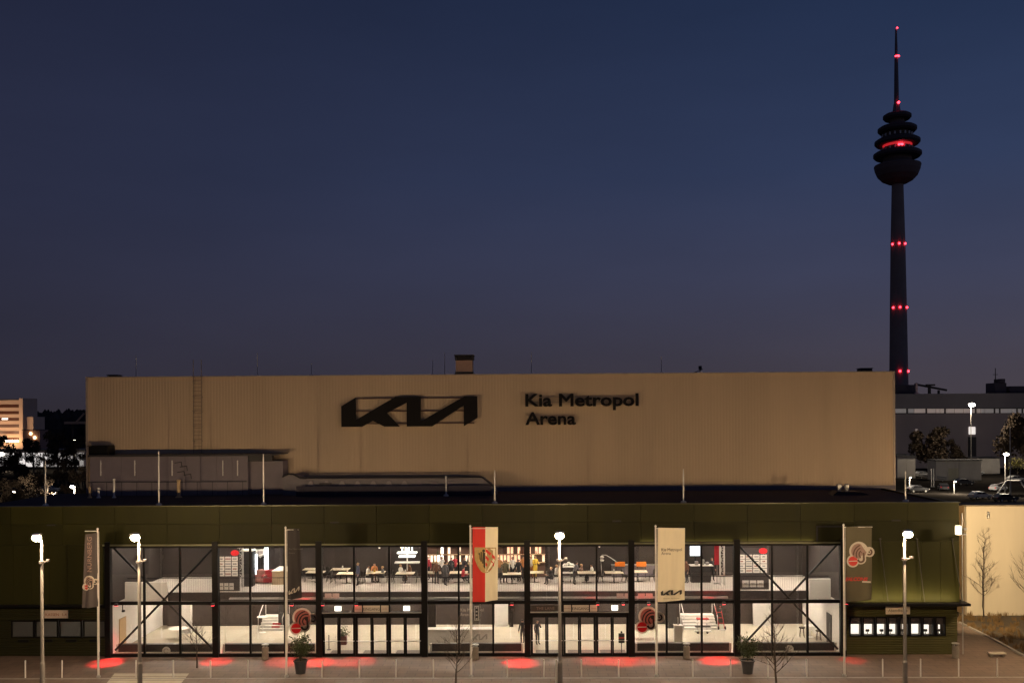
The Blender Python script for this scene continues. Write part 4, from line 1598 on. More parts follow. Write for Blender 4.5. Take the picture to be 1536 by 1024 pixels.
# ------------------------------------------------------------------ far right: big grey block, trees, low buildings, cars
Yr = 290.0
bx0, bx1 = PY(1300, 650, Yr).x, PY(1640, 650, Yr).x
bz = fz(1440, 590, Yr)
gb = thing('factory_building', 'long grey industrial building with a strip of pale windows behind the hall at right', 'building', ((bx0 + bx1) / 2, Yr, 0))
m = MB()
m.box(bx0, bx1, Yr, Yr + 60, 0, fz(1440, 620, Yr) - 0.01)
fw = mat('factory_wall', (0.30, 0.25, 0.26), 0.8, var=0.12, scale=.1)
m.build('wall', fw, gb)
m = MB()
m.box(bx0, bx1, Yr - 0.4, Yr + 60, fz(1440, 612, Yr), bz)
m.build('upper_wall', mat('factory_wall_dark', (0.2, 0.18, 0.2), 0.8, var=0.12, scale=.1), gb)
m = MB()
m.box(bx0, bx1, Yr + 0.3, Yr + 59, fz(1440, 620, Yr), fz(1440, 612, Yr))
m.build('window_band', M['dark'], gb)
px = 1343
wr = random.Random(5)
while px < 1540:
    w_ = wr.choice((5.5, 6, 9, 13, 17))
    m = MB()
    m.box(PY(px, 616, Yr).x, PY(px + w_ - 1.2, 616, Yr).x, Yr - 0.2, Yr + 0.28, fz(px, 619.2, Yr), fz(px, 612.8, Yr))
    m.build('window', emis('dim_window_glow', (0.62, 0.45, 0.38), 0.22) if 1366 < px < 1470 else emis('dim_window_glow_b', (0.5, 0.42, 0.4), 0.13), gb)
    px += w_ + (2.5 if wr.random() < .4 else 0.3)
for (pa, pb, pt, pbm) in ((1453, 1457.4, 640, 651), (1458.4, 1462.5, 640, 651), (1373, 1376, 643, 652)):
    m = MB()
    m.box(PY(pa, 640, Yr).x, PY(pb, 640, Yr).x, Yr - 0.25, Yr - 0.003, fz(pa, pbm, Yr), fz(pa, pt, Yr))
    m.build('window', M['far_glow'] if pa > 1400 else emis('dim_window_glow', (0.62, 0.45, 0.38), 0.22), gb)
m = MB()
m.box(PY(1452, 660, Yr).x, PY(1463, 660, Yr).x, Yr - 0.6, Yr - 0.003, fz(1455, 690, Yr), fz(1455, 655, Yr))
m.build('fire_stair', M['dark'], gb)
# structures on its roof
for (pa, pb, pt, lab, nm) in ((1343, 1374, 577, 'flat plant box on the factory roof beside the foot of the tower', 'roof_plant'), (1492, 1510, 574, 'dark stepped plant box on the factory roof near the right edge', 'roof_plant'), (1514, 1545, 579, 'low dark plant box on the factory roof at the right edge', 'roof_plant')):
    Y = Yr + 12
    m = MB()
    x0, x1 = PY(pa, 585, Y).x, PY(pb, 585, Y).x
    m.cbox(x0, x1, Y, Y + 6, bz, fz(pa, pt, Y), 0.15)
    if pa == 1492:
        m.cbox(x0 + 1.6, x0 + 3.2, Y - .3, Y + 4, fz(pa, pt, Y), fz(pa, 568, Y), 0.15)
    else:
        m.box(x0 + 0.6, x1 - 0.6, Y - 0.1, Y - 0.005, bz + 0.6, bz + 1.2)
    tag(m.build(nm, mat('roof_plant', (0.05, 0.04, 0.06), 0.7, var=.2, scale=.2), loc=(x0, Y, bz)), lab, 'roof plant', 'plant boxes on the factory roof')
m = MB()
Y = Yr + 5
a, c = PY(1372, 576, Y), PY(1420, 585, Y)
m.tube([a, c], 0.35, 6)
p = PY(1394, 577, Y)
m.tube([(p.x, Y, bz), (p.x, Y, p.z)], 0.5, 6)
m.box(p.x - 1.0, p.x + 1.6, Y - .5, Y + .5, p.z - 0.3, p.z + 0.2)
p2 = PY(1408, 590, Y)
m.tube([(p2.x, Y, bz), (p2.x, Y, p2.z + 1)], 0.4, 6)
tag(m.build('roof_crane', M['dark'], loc=(p.x, Y, bz)), 'dark crane arm and post on the factory roof right of the tower', 'crane')
p = PY(1375, 574, Yr + 3)
m = MB()
m.tube([(p.x, Yr + 3, bz), (p.x, Yr + 3, p.z)], 0.32, 8)
m.lathe([(.7, 0), (.7, .3), (.3, .5)], p.x, Yr + 3, bz, 8)
tag(m.build('chimney_pipe', mat('pale_pink_pipe', (0.65, 0.45, 0.45), 0.5, var=.05), loc=(p.x, Yr + 3, bz)), 'pale pinkish pipe standing on the factory roof near the tower', 'chimney')
p = PY(1493, 552, Yr + 14)
m = MB()
m.tube([(p.x, Yr + 14, bz), (p.x, Yr + 14, p.z)], [0.22, 0.12], 6)
m.tube([(p.x - .8, Yr + 14, p.z - 2), (p.x + .8, Yr + 14, p.z - 2)], 0.08, 4)
tag(m.build('antenna', M['dark'], loc=(p.x, Yr + 14, bz)), 'thin antenna rising from the factory roof near the right edge', 'antenna')


def far_lamp(px, py, Y, size, energy, label, col=(1, 0.85, 0.62), glow=(1, 0.9, 0.7), group='lit lamps in the distance', base=0.0, on=None):
    p = PY(px, py, Y)
    t = thing('street_lamp', label, 'street lamp', (p.x, Y, base), group)
    m = MB()
    m.tube([(p.x, Y + 0.3, base), (p.x, Y + 0.3, p.z - 0.1)], [0.11, 0.07], 6)
    m.tube([(p.x, Y + 0.3, p.z - 0.1), (p.x, Y - 0.1, p.z + size * .6)], 0.06, 6)
    m.build('pole', M['lamp_pole'], t)
    m = MB()
    m.sphere((p.x, Y - 0.2, p.z), size, 6, 1.3, 1, .7)
    m.build('lamp_head', emis('far_lamp_glow', glow, 30), t)
    ld = bpy.data.lights.new('lamp_light', 'POINT')
    ld.energy = energy
    ld.color = col
    ld.shadow_soft_size = size
    lo = bpy.data.objects.new('lamp_light', ld)
    C.objects.link(lo)
    lo.parent = t
    lo.location = (0, -0.3 - size * 1.3, p.z - base)
    return t


far_lamp(110, 730, 118, 0.22, 7000, 'lit lamp standing just left of the hall above the low roof')
far_lamp(1457, 607, 240, 0.62, 17000, 'bright floodlight mast in front of the factory wall')
far_lamp(1508.5, 681, 190, 0.4, 9000, 'lit lamp beside the pale pole in the car park at right')
far_lamp(1344, 684, 260, 0.7, 7000, 'half hidden lit lamp at the right corner of the hall')
far_lamp(1432, 722, 196, 0.14, 3500, 'low lit lamp between the parked cars in the yard')
far_lamp(1365, 716, 200, 0.13, 2600, 'low lit lamp beside the crash barrier in the yard')
far_lamp(84, 741, 150, 0.1, 2600, 'small lit lamp among the trees right of the pale lightning rod at left')
far_lamp(22, 737, 160, 0.12, 3000, 'small lit lamp beside the cars at the far left')
far_lamp(2, 681, 300, 0.8, 9000, 'bright lamp before the lit pavilion at the left edge')
far_lamp(112, 660, 300, 0.4, 4000, 'small distant lamp among the trees left of the hall')
for i, (px, Y, pt, wpx, lab) in enumerate(((1395, 255, 632, 62, 'broad dark tree before the grey factory wall'), (1428, 262, 655, 34, 'smaller dark tree right of the broad tree before the factory'), (1508, 235, 614, 70, 'large dark tree at the right edge before the factory'), (1545, 215, 640, 50, 'dark tree cut by the right edge of the picture'))):
    p = PY(px, pt, Y)
    leafy_tree(p.x, Y, p.z, wpx * Y / F, lab, 'dark trees before the factory', 300 + i, 2600, lsz=wpx * Y / F * .034)
# low pale buildings and containers in the yard
for (pa, pb, pt, pbm, Y, lab, nm, cat, col) in ((1330, 1358, 681.5, 697, 255, 'pale site cabin beside the right corner of the hall', 'site_cabin', 'cabin', 'white'),
                                   (1346, 1373, 684, 707, 245, 'grey panelled cabin partly in front of the pale one', 'site_cabin', 'cabin', 'annex'),
                                   (1404, 1472, 690, 718, 236, 'long pale shed with a dark roof in the yard at right', 'shed', 'shed', 'cream'),
                                   (1456, 1500, 686, 702, 262, 'pale trailer box behind the long shed', 'trailer', 'trailer', 'white')):
    m = MB()
    x0, x1 = PY(pa, 700, Y).x, PY(pb, 700, Y).x
    t = thing(nm, lab, cat, ((x0 + x1) / 2, Y, 0))
    zt_ = fz((pa + pb) / 2, pt, Y)
    n_ = max(2, int((x1 - x0) / 2.4))
    for k in range(n_):
        m.box(x0 + (x1 - x0) * k / n_ + 0.02, x0 + (x1 - x0) * (k + 1) / n_ - 0.02, Y, Y + 0.1, 0.3, zt_ - 0.15)
    m.box(x0, x1, Y + 0.1, Y + 5, 0.0, zt_ - 0.15)
    m.build('wall', mat('yard_' + col, {'white': (0.5, 0.46, 0.42), 'annex': (0.4, 0.36, 0.33), 'cream': (0.5, 0.46, 0.40)}[col], 0.7, var=.12, scale=.4), t)
    m = MB()
    m.box(x0 - 0.2, x1 + 0.2, Y - 0.25, Y + 5.2, zt_ - 0.145, zt_ + 0.1)
    m.build('roof', M['dark'], t)
    if nm == 'shed':
        m = MB()
        xd = PY(1430, 705, Y).x
        m.box(xd - 1.2, xd + 1.2, Y - 0.1, Y - 0.003, 0.1, 3.0)
        m.build('door', mat('shed_door', (0.45, 0.42, 0.30), 0.6, var=.1), t)


def make_car(label, body_mat, loc, rz):
    t = thing('parked_car', label, 'car', (0, 0, 0), 'cars parked behind the arena')
    m = MB()
    L, W = 4.4, 1.75
    prof = [(-2.2, 0.35), (2.2, 0.35), (2.22, 0.7), (2.0, 0.86), (1.05, 0.95), (0.35, 1.43), (-1.15, 1.46), (-1.95, 1.0), (-2.2, 0.9)]
    m.prism([(a, c) for a, c in prof], -W / 2, W / 2)
    bm = bmesh.new()
    me = bpy.data.meshes.new('tmp')
    me.from_pydata([v for v in m.v], [], m.f)
    bm.from_mesh(me)
    bmesh.ops.recalc_face_normals(bm, faces=bm.faces)
    bmesh.ops.bevel(bm, geom=[e for e in bm.edges if len(e.link_faces) == 2 and e.calc_face_angle(0) > 1.2], offset=0.12, segments=3, affect='EDGES')
    mm = MB()
    bm.verts.index_update()
    mm.add([v.co.copy() for v in bm.verts], [[v.index for v in f.verts] for f in bm.faces])
    bm.free()
    bpy.data.meshes.remove(me)
    mm.build('body', body_mat, t)
    for s in (-1, 1):
        g = MB()
        y = s * (W / 2 + 0.004)
        g.prism([(0.85, 0.98), (0.32, 1.36), (-0.3, 1.38), (-0.3, 0.98)], min(y, y - s * 0.02), max(y, y - s * 0.02))
        g.prism([(-0.38, 0.98), (-0.38, 1.38), (-1.1, 1.38), (-1.6, 1.02)], min(y, y - s * 0.02), max(y, y - s * 0.02))
        g.build('side_window', M['glass_dark'], t)
    g = MB()
    g.add([(1.0, -0.7, 0.985), (1.0, 0.7, 0.985), (0.42, 0.62, 1.40), (0.42, -0.62, 1.40)], [(0, 1, 2, 3)])
    g.build('windscreen', M['glass_dark'], t)
    for sx in (-1.35, 1.35):
        for s in (-1, 1):
            g = MB()
            o = len(g.v)
            g.lathe([(0.2, -0.1), (0.32, -0.1), (0.34, 0), (0.32, 0.1), (0.2, 0.1)], 0, 0, 0, 14)
            g.v = [Vector((sx + v.x, s * 0.8 + v.z, 0.33 + v.y)) for v in g.v]
            wh = g.build('wheel', M['black'], t)
            g = MB()
            g.lathe([(0.02, -0.11), (0.2, -0.108), (0.2, 0.108), (0.02, 0.11)], 0, 0, 0, 10)
            g.v = [Vector((sx + v.x, s * 0.8 + v.z, 0.33 + v.y)) for v in g.v]
            g.build('rim', M['galv'], wh)
    for s in (-1, 1):
        g = MB()
        g.cbox(2.12, 2.24, s * 0.62 - 0.16, s * 0.62 + 0.16, 0.62, 0.78, 0.03)
        g.build('headlight', M['white'], t)
        g = MB()
        g.cbox(-2.24, -2.1, s * 0.66 - 0.12, s * 0.66 + 0.12, 0.72, 0.9, 0.03)
        g.build('tail_light', M['red'], t)
    t.location = loc
    t.rotation_euler = (0, 0, rz)
    return t


paints = {k: mat('car_' + k, c, 0.3, 0.1, var=0.05) for k, c in {'silver': (0.4, 0.4, 0.42), 'dark': (0.03, 0.03, 0.035), 'white': (0.6, 0.6, 0.58), 'red': (0.3, 0.03, 0.03)}.items()}
for px, py, Y, pk, rz, lab in ((1446, 727, 0, 'dark', 0.15, 'dark parked car in the middle of the yard right of the hall'), (1384, 715, 0, 'silver', 0.1, 'silver parked car before the long pale shed'), (1497, 736, 0, 'silver', 0.6, 'silver parked car at a slant near the right edge of the yard'), (1524, 722, 0, 'white', 0.2, 'white parked car at the far right edge of the yard'), (1463, 712, 0, 'white', 0.1, 'white parked car just in front of the pale trailer'), (1415, 735, 0, 'dark', 1.3, 'dark parked car seen end on above the low roof'), (1470, 748, 0, 'white', 0.3, 'white parked car nearest the cream building in the yard'), (1508, 752, 0, 'dark', 0.2, 'dark parked car at the lower right corner of the yard'), (1376, 738, 0, 'dark', 0.15, 'dark parked car nearest the right corner of the hall')):
    g = PZ(px, py, 0)
    make_car(lab, paints[pk], (g.x, g.y, 0), rz)
for px, py, pk, rz, lab in ((14, 741, 'red', 0.2, 'red parked car among the trees at the far left'), (40, 747, 'white', 0.15, 'white parked car among the trees at the far left'), (74, 738, 'silver', 0.1, 'silver parked car behind the pale lightning rod at left')):
    g = PZ(px, py, 0)
    make_car(lab, paints[pk], (g.x, g.y, 0), rz)
# pale poles and barrier in the yard
for px, pt, Y, lab in ((1397, 702, 215, 'left one of the pair of pale posts in the yard'), (1400.5, 702, 215, 'right one of the pair of pale posts in the yard'), (1515, 640, 180, 'tall thin pale pole beside the lit lamp at right')):
    p = PY(px, pt, Y)
    m = MB()
    m.tube([(p.x, Y, 0), (p.x, Y, p.z)], [0.12, 0.09], 8)
    m.lathe([(0.2, 0), (0.2, 0.1), (0.12, 0.2)], p.x, Y, 0, 8)
    tag(m.build('post', M['galv'], loc=(p.x, Y, 0)), lab, 'post')
p0, p1 = PZ(1340, 712), PZ(1420, 722)
t = thing('crash_barrier', 'pale horizontal crash barrier running through the yard beside the hall', 'barrier', (p0.x, p0.y, 0))
m = MB()
d = (p1 - p0)
for z in (0.55, 1.0):
    m.tube([p0 + Vector((0, 0, z)), p1 + Vector((0, 0, z))], 0.14, 6)
m.build('rail', M['galv'], t)
for k in range(8):
    m = MB()
    q_ = p0 + d * ((k + .5) / 8)
    m.box(q_.x - .07, q_.x + .07, q_.y + .12, q_.y + .26, 0, 1.15)
    m.build('post', M['galv'], t)
# pale garden tent frame at the right edge
p = PZ(1520, 745)
t = thing('tent_frame', 'pale pitched tent frame at the right edge of the yard', 'tent', (p.x, p.y, 0))
m = MB()
for sx in (-3.5, 3.5):
    m.tube([(p.x + sx, p.y, 0), (p.x + sx * .35, p.y, 3.2)], 0.14, 6)
m.tube([(p.x - 1.3, p.y, 3.2), (p.x + 1.3, p.y, 3.2)], 0.14, 6)
m.build('frame', M['pole_white'], t)
m = MB()
m.prism_x([(p.y + 0.2, 3.1), (p.y + 5, 2.0), (p.y + 5, 1.9), (p.y + 0.2, 3.0)], p.x - 1.2, p.x + 7)
m.build('roof_sheet', M['annex'], t)
p = PZ(1526, 716)
t = thing('lit_tree', 'small tree lit warmly by the lamp at the right edge', 'tree', (p.x, p.y, 0))
m = MB()
m.tube([(p.x, p.y, 0), (p.x + .1, p.y, 3)], [.12, .07], 6)
m.build('trunk', M['bark'], t)
m = MB()
for k in range(420):
    d_ = Vector((tr.gauss(0, 1.1), tr.gauss(0, 1.1), tr.gauss(0, .7)))
    c_ = Vector((p.x, p.y, 3.6)) + d_
    u = Vector((tr.gauss(0, 1), tr.gauss(0, 1), tr.gauss(0, 1))).normalized() * .22
    v = u.cross(Vector((tr.gauss(0, 1), tr.gauss(0, 1), tr.gauss(0, 1)))).normalized() * .14
    m.add([c_ - u, c_ - v, c_ + u, c_ + v], [(0, 1, 2, 3)])
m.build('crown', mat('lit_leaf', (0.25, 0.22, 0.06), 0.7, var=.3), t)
# ------------------------------------------------------------------ street lamps on the forecourt
YL = 50.1
ZL = 9.9
lamp = thing('street_lamp', 'lit street lamp nearest the left edge of the picture', 'street lamp', (0, 0, 0), 'street lamps on the forecourt')
m = MB()
m.tube([(0, 0, 0), (0, 0, 3.2), (0, 0, 3.3), (0, 0, ZL - 0.35)], [0.13, 0.125, 0.095, 0.065], 12)
m.build('pole', M['lamp_pole'], lamp)
m = MB()
m.lathe([(0.2, 0), (0.2, 0.05), (0.14, 0.12)], 0, 0, 0, 14)
m.build('base_plate', M['galv'], lamp)
m = MB()
m.lathe([(0.10, 0), (0.15, 0.03), (0.15, 0.14), (0.10, 0.17)], 0, 0, ZL - 1.45, 12)
m.tube([(0.1, 0, ZL - 1.38), (0.34, -0.05, ZL - 1.30)], 0.035, 6)
m.cbox(0.26, 0.42, -0.12, 0.03, ZL - 1.33, ZL - 1.21, 0.02)
m.build('collar', M['dark'], lamp)
m = MB()
m.cbox(-0.09, 0.09, -0.14, -0.10, 0.6, 1.1, 0.01)
m.build('service_door', M['galv'], lamp)
m = MB()
m.tube([(0, 0, ZL - 0.37), (0, -0.05, ZL - 0.22), (0, -0.3, ZL - 0.19)], [0.06, 0.05, 0.05], 8)
m.build('bracket', M['galv'], lamp)
m = MB()
m.lathe([(0.27, 0.0), (0.24, 0.05), (0.10, 0.09)], 0, -0.5, ZL + 0.135, 16)
m.build('hood', M['galv'], lamp)
m = MB()
m.sphere((0, -0.5, ZL - 0.03), 0.225, 8, 1.0, 1.0, 0.72)
m.build('lamp_bowl', M['lamp_glow'], lamp, smooth=True)
for i, (px, lab) in enumerate(((63, None), (209, 'lit street lamp in front of the left end of the glass front'), (839.5, 'lit street lamp in front of the right hand doors'), (1357, 'lit street lamp in front of the green wing with ticket windows'), (1640, 'street lamp lighting the path beyond the right edge of the picture'))):
    x = PY(px, 900, YL).x
    if lab is None:
        lamp.location = (x, YL, 0)
    else:
        dup(lamp, (x, YL, 0) if px < 1500 else (PY(1600, 900, 61.5).x, 61.5, 0), lab)
# second slim post beside the middle lamp
x = PY(834.5, 980, YL - 0.1).x
m = MB()
m.tube([(x, YL - .1, 0), (x, YL - .1, 3.35)], 0.05, 8)
m.lathe([(0.09, 0), (0.09, .04), (.05, .06)], x, YL - .1, 0, 8)
m.sphere((x, YL - .1, 3.36), 0.055, 4)
tag(m.build('post', M['pole_white'], loc=(x, YL - .1, 0)), 'slim white post standing directly left of the middle street lamp', 'post')
# lamp on the corner of the green building
p = PY(1438, 795, YF - 0.9)
t = thing('corner_lamp', 'slim mast with a square white lamp at the right corner of the green building', 'street lamp', (p.x + 0.28, YF + 0.35, 0))
m = MB()
xm = PY(1443.5, 850, YF + 0.35).x
m.tube([(xm, YF + 0.35, 0), (xm, YF + 0.35, p.z + 1.0)], 0.05, 8)
m.build('pole', M['galv'], t)
m = MB()
m.tube([(xm, YF + 0.35, p.z - 0.35), (xm, YF - 0.3, p.z - 0.35), (p.x, YF - 0.78, p.z - 0.32)], 0.035, 6)
m.build('bracket', M['galv'], t)
m = MB()
m.cbox(p.x - 0.17, p.x + 0.17, YF - 0.92, YF - 0.74, p.z - 0.28, p.z + 0.3, 0.03)
m.build('lamp_head', emis('corner_lamp_glow', (1, .8, .5), 5), t)
# second head added to the mast to carry the spot on the cream wall
m = MB()
m.cbox(xm + 0.06, xm + 0.30, YF + 0.22, YF + 0.44, p.z - 0.12, p.z + 0.02, 0.02)
m.build('added_flood_head', M['galv'], t)
ld = bpy.data.lights.new('corner_lamp_light', 'SPOT')
ld.energy = 9500
ld.color = (1.0, 0.76, 0.44)
ld.spot_size = R(74)
ld.spot_blend = 0.4
ld.shadow_soft_size = 0.12
lo = bpy.data.objects.new('corner_lamp_light', ld)
C.objects.link(lo)
lo.location = (xm + 0.18, YF + 0.52, p.z - 0.1)
aim = Vector((0.6, 0.9, -0.34))
lo.rotation_euler = aim.to_track_quat('-Z', 'Y').to_euler()

# ------------------------------------------------------------------ bollards along the kerb
bpx = [38, 93, 204, 260, 316, 372, 483, 539, 594, 650, 761, 816, 872, 928, 1039, 1096, 1152, 1210, 1324, 1381, 1438, 1496]
YBo = PZ(768, 1014.5).y
anch = [(-1, 'from the left edge'), (149, 'right of the grey banner flagpole'), (428, 'right of the black banner flagpole'), (706, 'right of the red and white flag'), (984, 'right of the cream banner flagpole'), (1266, 'right of the olive banner flagpole')]
m = MB()
m.lathe([(0.045, 0), (0.045, 1.05), (0.03, 1.08), (0.002, 1.085)], 0, 0, 0, 10)
bo = m.build('bollard', M['pole_white'], loc=(0, 0, 0))
for i, px in enumerate(bpx):
    sec = max(k for k, a in enumerate(anch) if a[0] < px)
    idx = sum(1 for q in bpx[:i] if max(k for k, a in enumerate(anch) if a[0] < q) == sec)
    lab = '%s slim white bollard %s' % (ORD[idx], anch[sec][1])
    o = bo if i == 0 else bo.copy()
    if i:
        C.objects.link(o)
    o.location = (PY(px, 1005, YBo).x, YBo, 0)
    tag(o, lab, 'bollard', 'slim bollards along the kerb')
# low white slab behind the rightmost bollard
p = PZ(1495, 984)
t = thing('stone_bench', 'low pale stone slab on the path behind the rightmost bollard', 'bench', (p.x, p.y, 0))
m = MB()
m.cbox(p.x - 0.55, p.x + 0.55, p.y - .22, p.y + .22, 0.18, 0.28, 0.02)
m.build('seat', M['slab_and_light_patch'], t)
for dx in (-.4, .4):
    m = MB()
    m.box(p.x + dx - .06, p.x + dx + .06, p.y - .18, p.y + .18, 0, 0.18)
    m.build('leg', M['concrete_bin'], t)

# ------------------------------------------------------------------ flags
YFl = YBo + 0.05


def flagpole(px, top, lab, side, banner_px):
    x = PY(px, 900, YFl).x
    zt = fz(px, top, YFl)
    t = thing('flagpole', lab, 'flagpole', (x, YFl, 0), 'flagpoles along the kerb')
    m = MB()
    m.tube([(x, YFl, 0), (x, YFl, 3), (x, YFl, zt)], [0.07, 0.062, 0.042], 10)
    m.build('pole', M['pole_white'], t)
    m = MB()
    m.lathe([(0.05, 0), (0.07, 0.04), (0.05, 0.1), (0.01, 0.13)], x, YFl, zt, 10)
    m.build('finial', M['pole_white'], t)
    m = MB()
    m.lathe([(0.13, 0), (0.13, 0.08), (0.08, 0.14)], x, YFl, 0, 12)
    m.build('base_plate', M['galv'], t)
    m = MB()
    xe = PY(banner_px, 800, YFl).x
    m.tube([(x, YFl - 0.05, zt - 0.08), (xe, YFl - 0.05, zt - 0.08)], 0.022, 6)
    m.build('arm', M['pole_white'], t)
    # halyard
    m = MB()
    m.tube([(x + 0.09, YFl - .02, 1.6), (x + 0.09, YFl - 0.02, zt - 0.1)], 0.012, 4)
    m.tube([(x, YFl, 1.6), (x + .09, YFl - .02, 1.6)], 0.012, 4)
    m.build('halyard', M['pole_white'], t)
    return x, zt


def fold(u, v, wav, ph):
    return wav * (0.35 + 0.9 * v) * (math.sin(u * 6.0 + v * 1.8 + ph) + 0.55 * math.sin(u * 12.5 - v * 1.1 + ph * 1.7)) + 0.35 * wav * math.sin(v * 9 + u * 2 + ph) * u


def drape(o, TL, TR, BR, BL, wav, ph):
    """let the printed parts of a banner follow the folds of its cloth"""
    org = Vector(o.location)
    for c in o.children_recursive:
        for v in c.data.vertices:
            w_ = v.co + org
            vv = min(1, max(0, (TL.z - w_.z) / (TL.z - BL.z)))
            xl, xr = TL.x + (BL.x - TL.x) * vv, TR.x + (BR.x - TR.x) * vv
            uu = min(1, max(0, (w_.x - xl) / (xr - xl)))
            v.co.y += fold(uu, vv, wav, ph)


def banner(name, corners, mats, label, split=None, wav=0.055, ph=0.0, Y=None):
    """cloth hung from the arm: corners in pixels (top-left, top-right, bottom-right, bottom-left)"""
    Y = (YFl - 0.07) if Y is None else Y
    TL, TR, BR, BL = [PY(a, c, Y) for a, c in corners]
    nx, nz = 16, 34
    m = MB()
    for sgn in (0, 1):
        for j in range(nz + 1):
            for i in range(nx + 1):
                u, v = i / nx, j / nz
                p = (TL.lerp(TR, u)).lerp(BL.lerp(BR, u), v)
                p.y += fold(u, v, wav, ph) + sgn * 0.006
                p.z -= 0.03 * math.sin(u * 3.14) * v
                m.v.append(p)
    N = (nx + 1) * (nz + 1)
    for j in range(nz):
        for i in range(nx):
            a = j * (nx + 1) + i
            q = (a, a + nx + 1, a + nx + 2, a + 1)
            mi = 0 if split is None or (i + .5) / nx < split else 1
            m.f.append(list(q))
            m.mi.append(mi)
            m.f.append([k + N for k in q[::-1]])
            m.mi.append(mi)
    loc = ((TL.x + TR.x) / 2, Y, TL.z)
    o = m.build(name, mats, loc=loc, smooth=True)
    tag(o, label, 'flag', 'tall banner flags on the flagpoles')
    return o, TL, TR, BR, BL


def cloth(name, c):
    return translucent(mat(name, c, 0.85, var=0.08, scale=2.0, streak=True), 0.15)


f_grey, f_red, f_cream, f_black, f_olive = cloth('flag_grey', (0.085, 0.07, 0.07)), cloth('flag_red', (0.66, 0.045, 0.035)), cloth('flag_cream', (0.88, 0.80, 0.60)), cloth('flag_black', (0.035, 0.03, 0.03)), cloth('flag_olive', (0.115, 0.10, 0.06))
ink_dark = mat('flag_ink_dark', (0.05, 0.045, 0.035), 0.8, var=0)
ink_pale = mat('flag_ink_pale', (0.5, 0.45, 0.38), 0.8, var=0)
ink_red = mat('flag_ink_red', (0.55, 0.05, 0.04), 0.8, var=0)
ink_mid = mat('flag_ink_mid', (0.30, 0.20, 0.17), 0.8, var=0.2, scale=6)
ink_gold = mat('flag_ink_gold', (0.45, 0.32, 0.14), 0.8, var=0.25, scale=6)
# 1 far left, seen almost edge-on, hanging to the left
flagpole(147, 794, 'leftmost flagpole with a dark grey banner hanging to its left', -1, 128)
o, TL, TR, BR, BL = banner('banner_flag', ((128, 801), (146, 798.5), (147, 909), (122.5, 911)), f_grey, 'dark grey narrow banner with a round pale emblem at the far left', wav=0.06)
p = PY(134, 871, YFl - 0.16)
emblem(o, p.x, p.z, YFl - 0.17, 0.30, ink_mid, f_black, ink_pale, ink_red, 0.02)
m = text_mb('NÜRNBERG', 0.42, p.x + 0.16, YFl - 0.17, p.z + 0.55, 0.006, 'LEFT', vertical=True)
m.build('lettering', ink_mid, o)
bpy.context.view_layer.update()
drape(o, TL, TR, BR, BL, 0.06, 0.0)
# 2 black flag
flagpole(429, 792, 'second flagpole from the left with a black banner', 1, 448)
o, TL, TR, BR, BL = banner('banner_flag', ((431, 793), (449, 792), (452.5, 896), (431, 898)), f_black, 'nearly black narrow banner with a pale slanted logo near its lower end', wav=0.06, ph=1.0)
a, c = PY(433, 889, YFl - .2), PY(449, 882, YFl - .2)
m = MB()
m.prism([(x_, z_ + (x_ - a.x) * 0.35) for x_, z_ in logo_pts((a.x + c.x) / 2, (a.z + c.z) / 2 - .1, c.x - a.x, 0.28)], YFl - 0.21, YFl - 0.2)
m.build('logo', ink_pale, o)
for py, tx_ in ((824, 'Kia Metropol'), (830, 'Arena')):
    a = PY(433, py, YFl - .2)
    m = text_mb(tx_, 0.16, a.x, YFl - 0.2, a.z, 0.006, 'LEFT')
    m.build('lettering', mat('flag_ink_faint', (0.10, 0.09, 0.085), 0.8, var=0), o)
bpy.context.view_layer.update()
drape(o, TL, TR, BR, BL, 0.06, 1.0)
# 3 red and white city flag
flagpole(706, 790, 'flagpole with the red and white city flag', 1, 747)
o, TL, TR, BR, BL = banner('banner_flag', ((709, 790), (747, 790), (746.5, 899), (709, 902.5)), [f_red, f_cream], 'red and white vertical banner with a city coat of arms', split=0.5)
ctr = PY(728, 838, YFl - 0.14)
sw, sh = 0.62, 0.86


def shield(x0, x1, cz, top, wd, hgt, n=10):
    """slice of a heater shield between two relative x positions (-1..1)"""
    up = [(ctr.x + wd * (x0 + (x1 - x0) * i / n), cz + top) for i in range(n + 1)]
    lo = []
    for i in range(n + 1):
        t_ = x0 + (x1 - x0) * i / n
        lo.append((ctr.x + wd * t_, cz - hgt * (1 - abs(t_) ** 2.4) * 0.95 + 0.02))
    return up + lo[::-1]


m = MB()
m.prism(shield(-1, 1, ctr.z, 0.72, sw * 1.08, sh * 1.06), YFl - 0.145, YFl - 0.135)
cs = m.build('coat_of_arms', ink_gold, o)
m = MB()
m.prism(shield(-1, 0, ctr.z, 0.66, sw, sh), YFl - 0.152, YFl - 0.146)
m.build('left_field', mat('arms_gold', (0.50, 0.33, 0.12), 0.8, var=.2, scale=5), cs)
m = MB()
m.prism(shield(0.02, 1, ctr.z, 0.66, sw, sh), YFl - 0.152, YFl - 0.146)
m.build('right_field', f_cream, cs)
m = MB()
for k in range(3):                       # half eagle: wing feathers
    m.prism([(ctr.x - 0.08 - k * .13, ctr.z + 0.52 - k * .06), (ctr.x - 0.16 - k * .13, ctr.z + 0.50 - k * .06), (ctr.x - 0.20 - k * .11, ctr.z - 0.25 + k * .12), (ctr.x - 0.12 - k * .1, ctr.z - 0.28 + k * .12)], YFl - 0.158, YFl - 0.153)
m.prism([(ctr.x - 0.09, ctr.z + 0.4), (ctr.x - 0.005, ctr.z + 0.4), (ctr.x - 0.005, ctr.z - 0.6), (ctr.x - 0.12, ctr.z - 0.45)], YFl - 0.158, YFl - 0.153)
m.prism(disc(ctr.x - 0.1, ctr.z + 0.52, 0.09, 12), YFl - 0.158, YFl - 0.153)
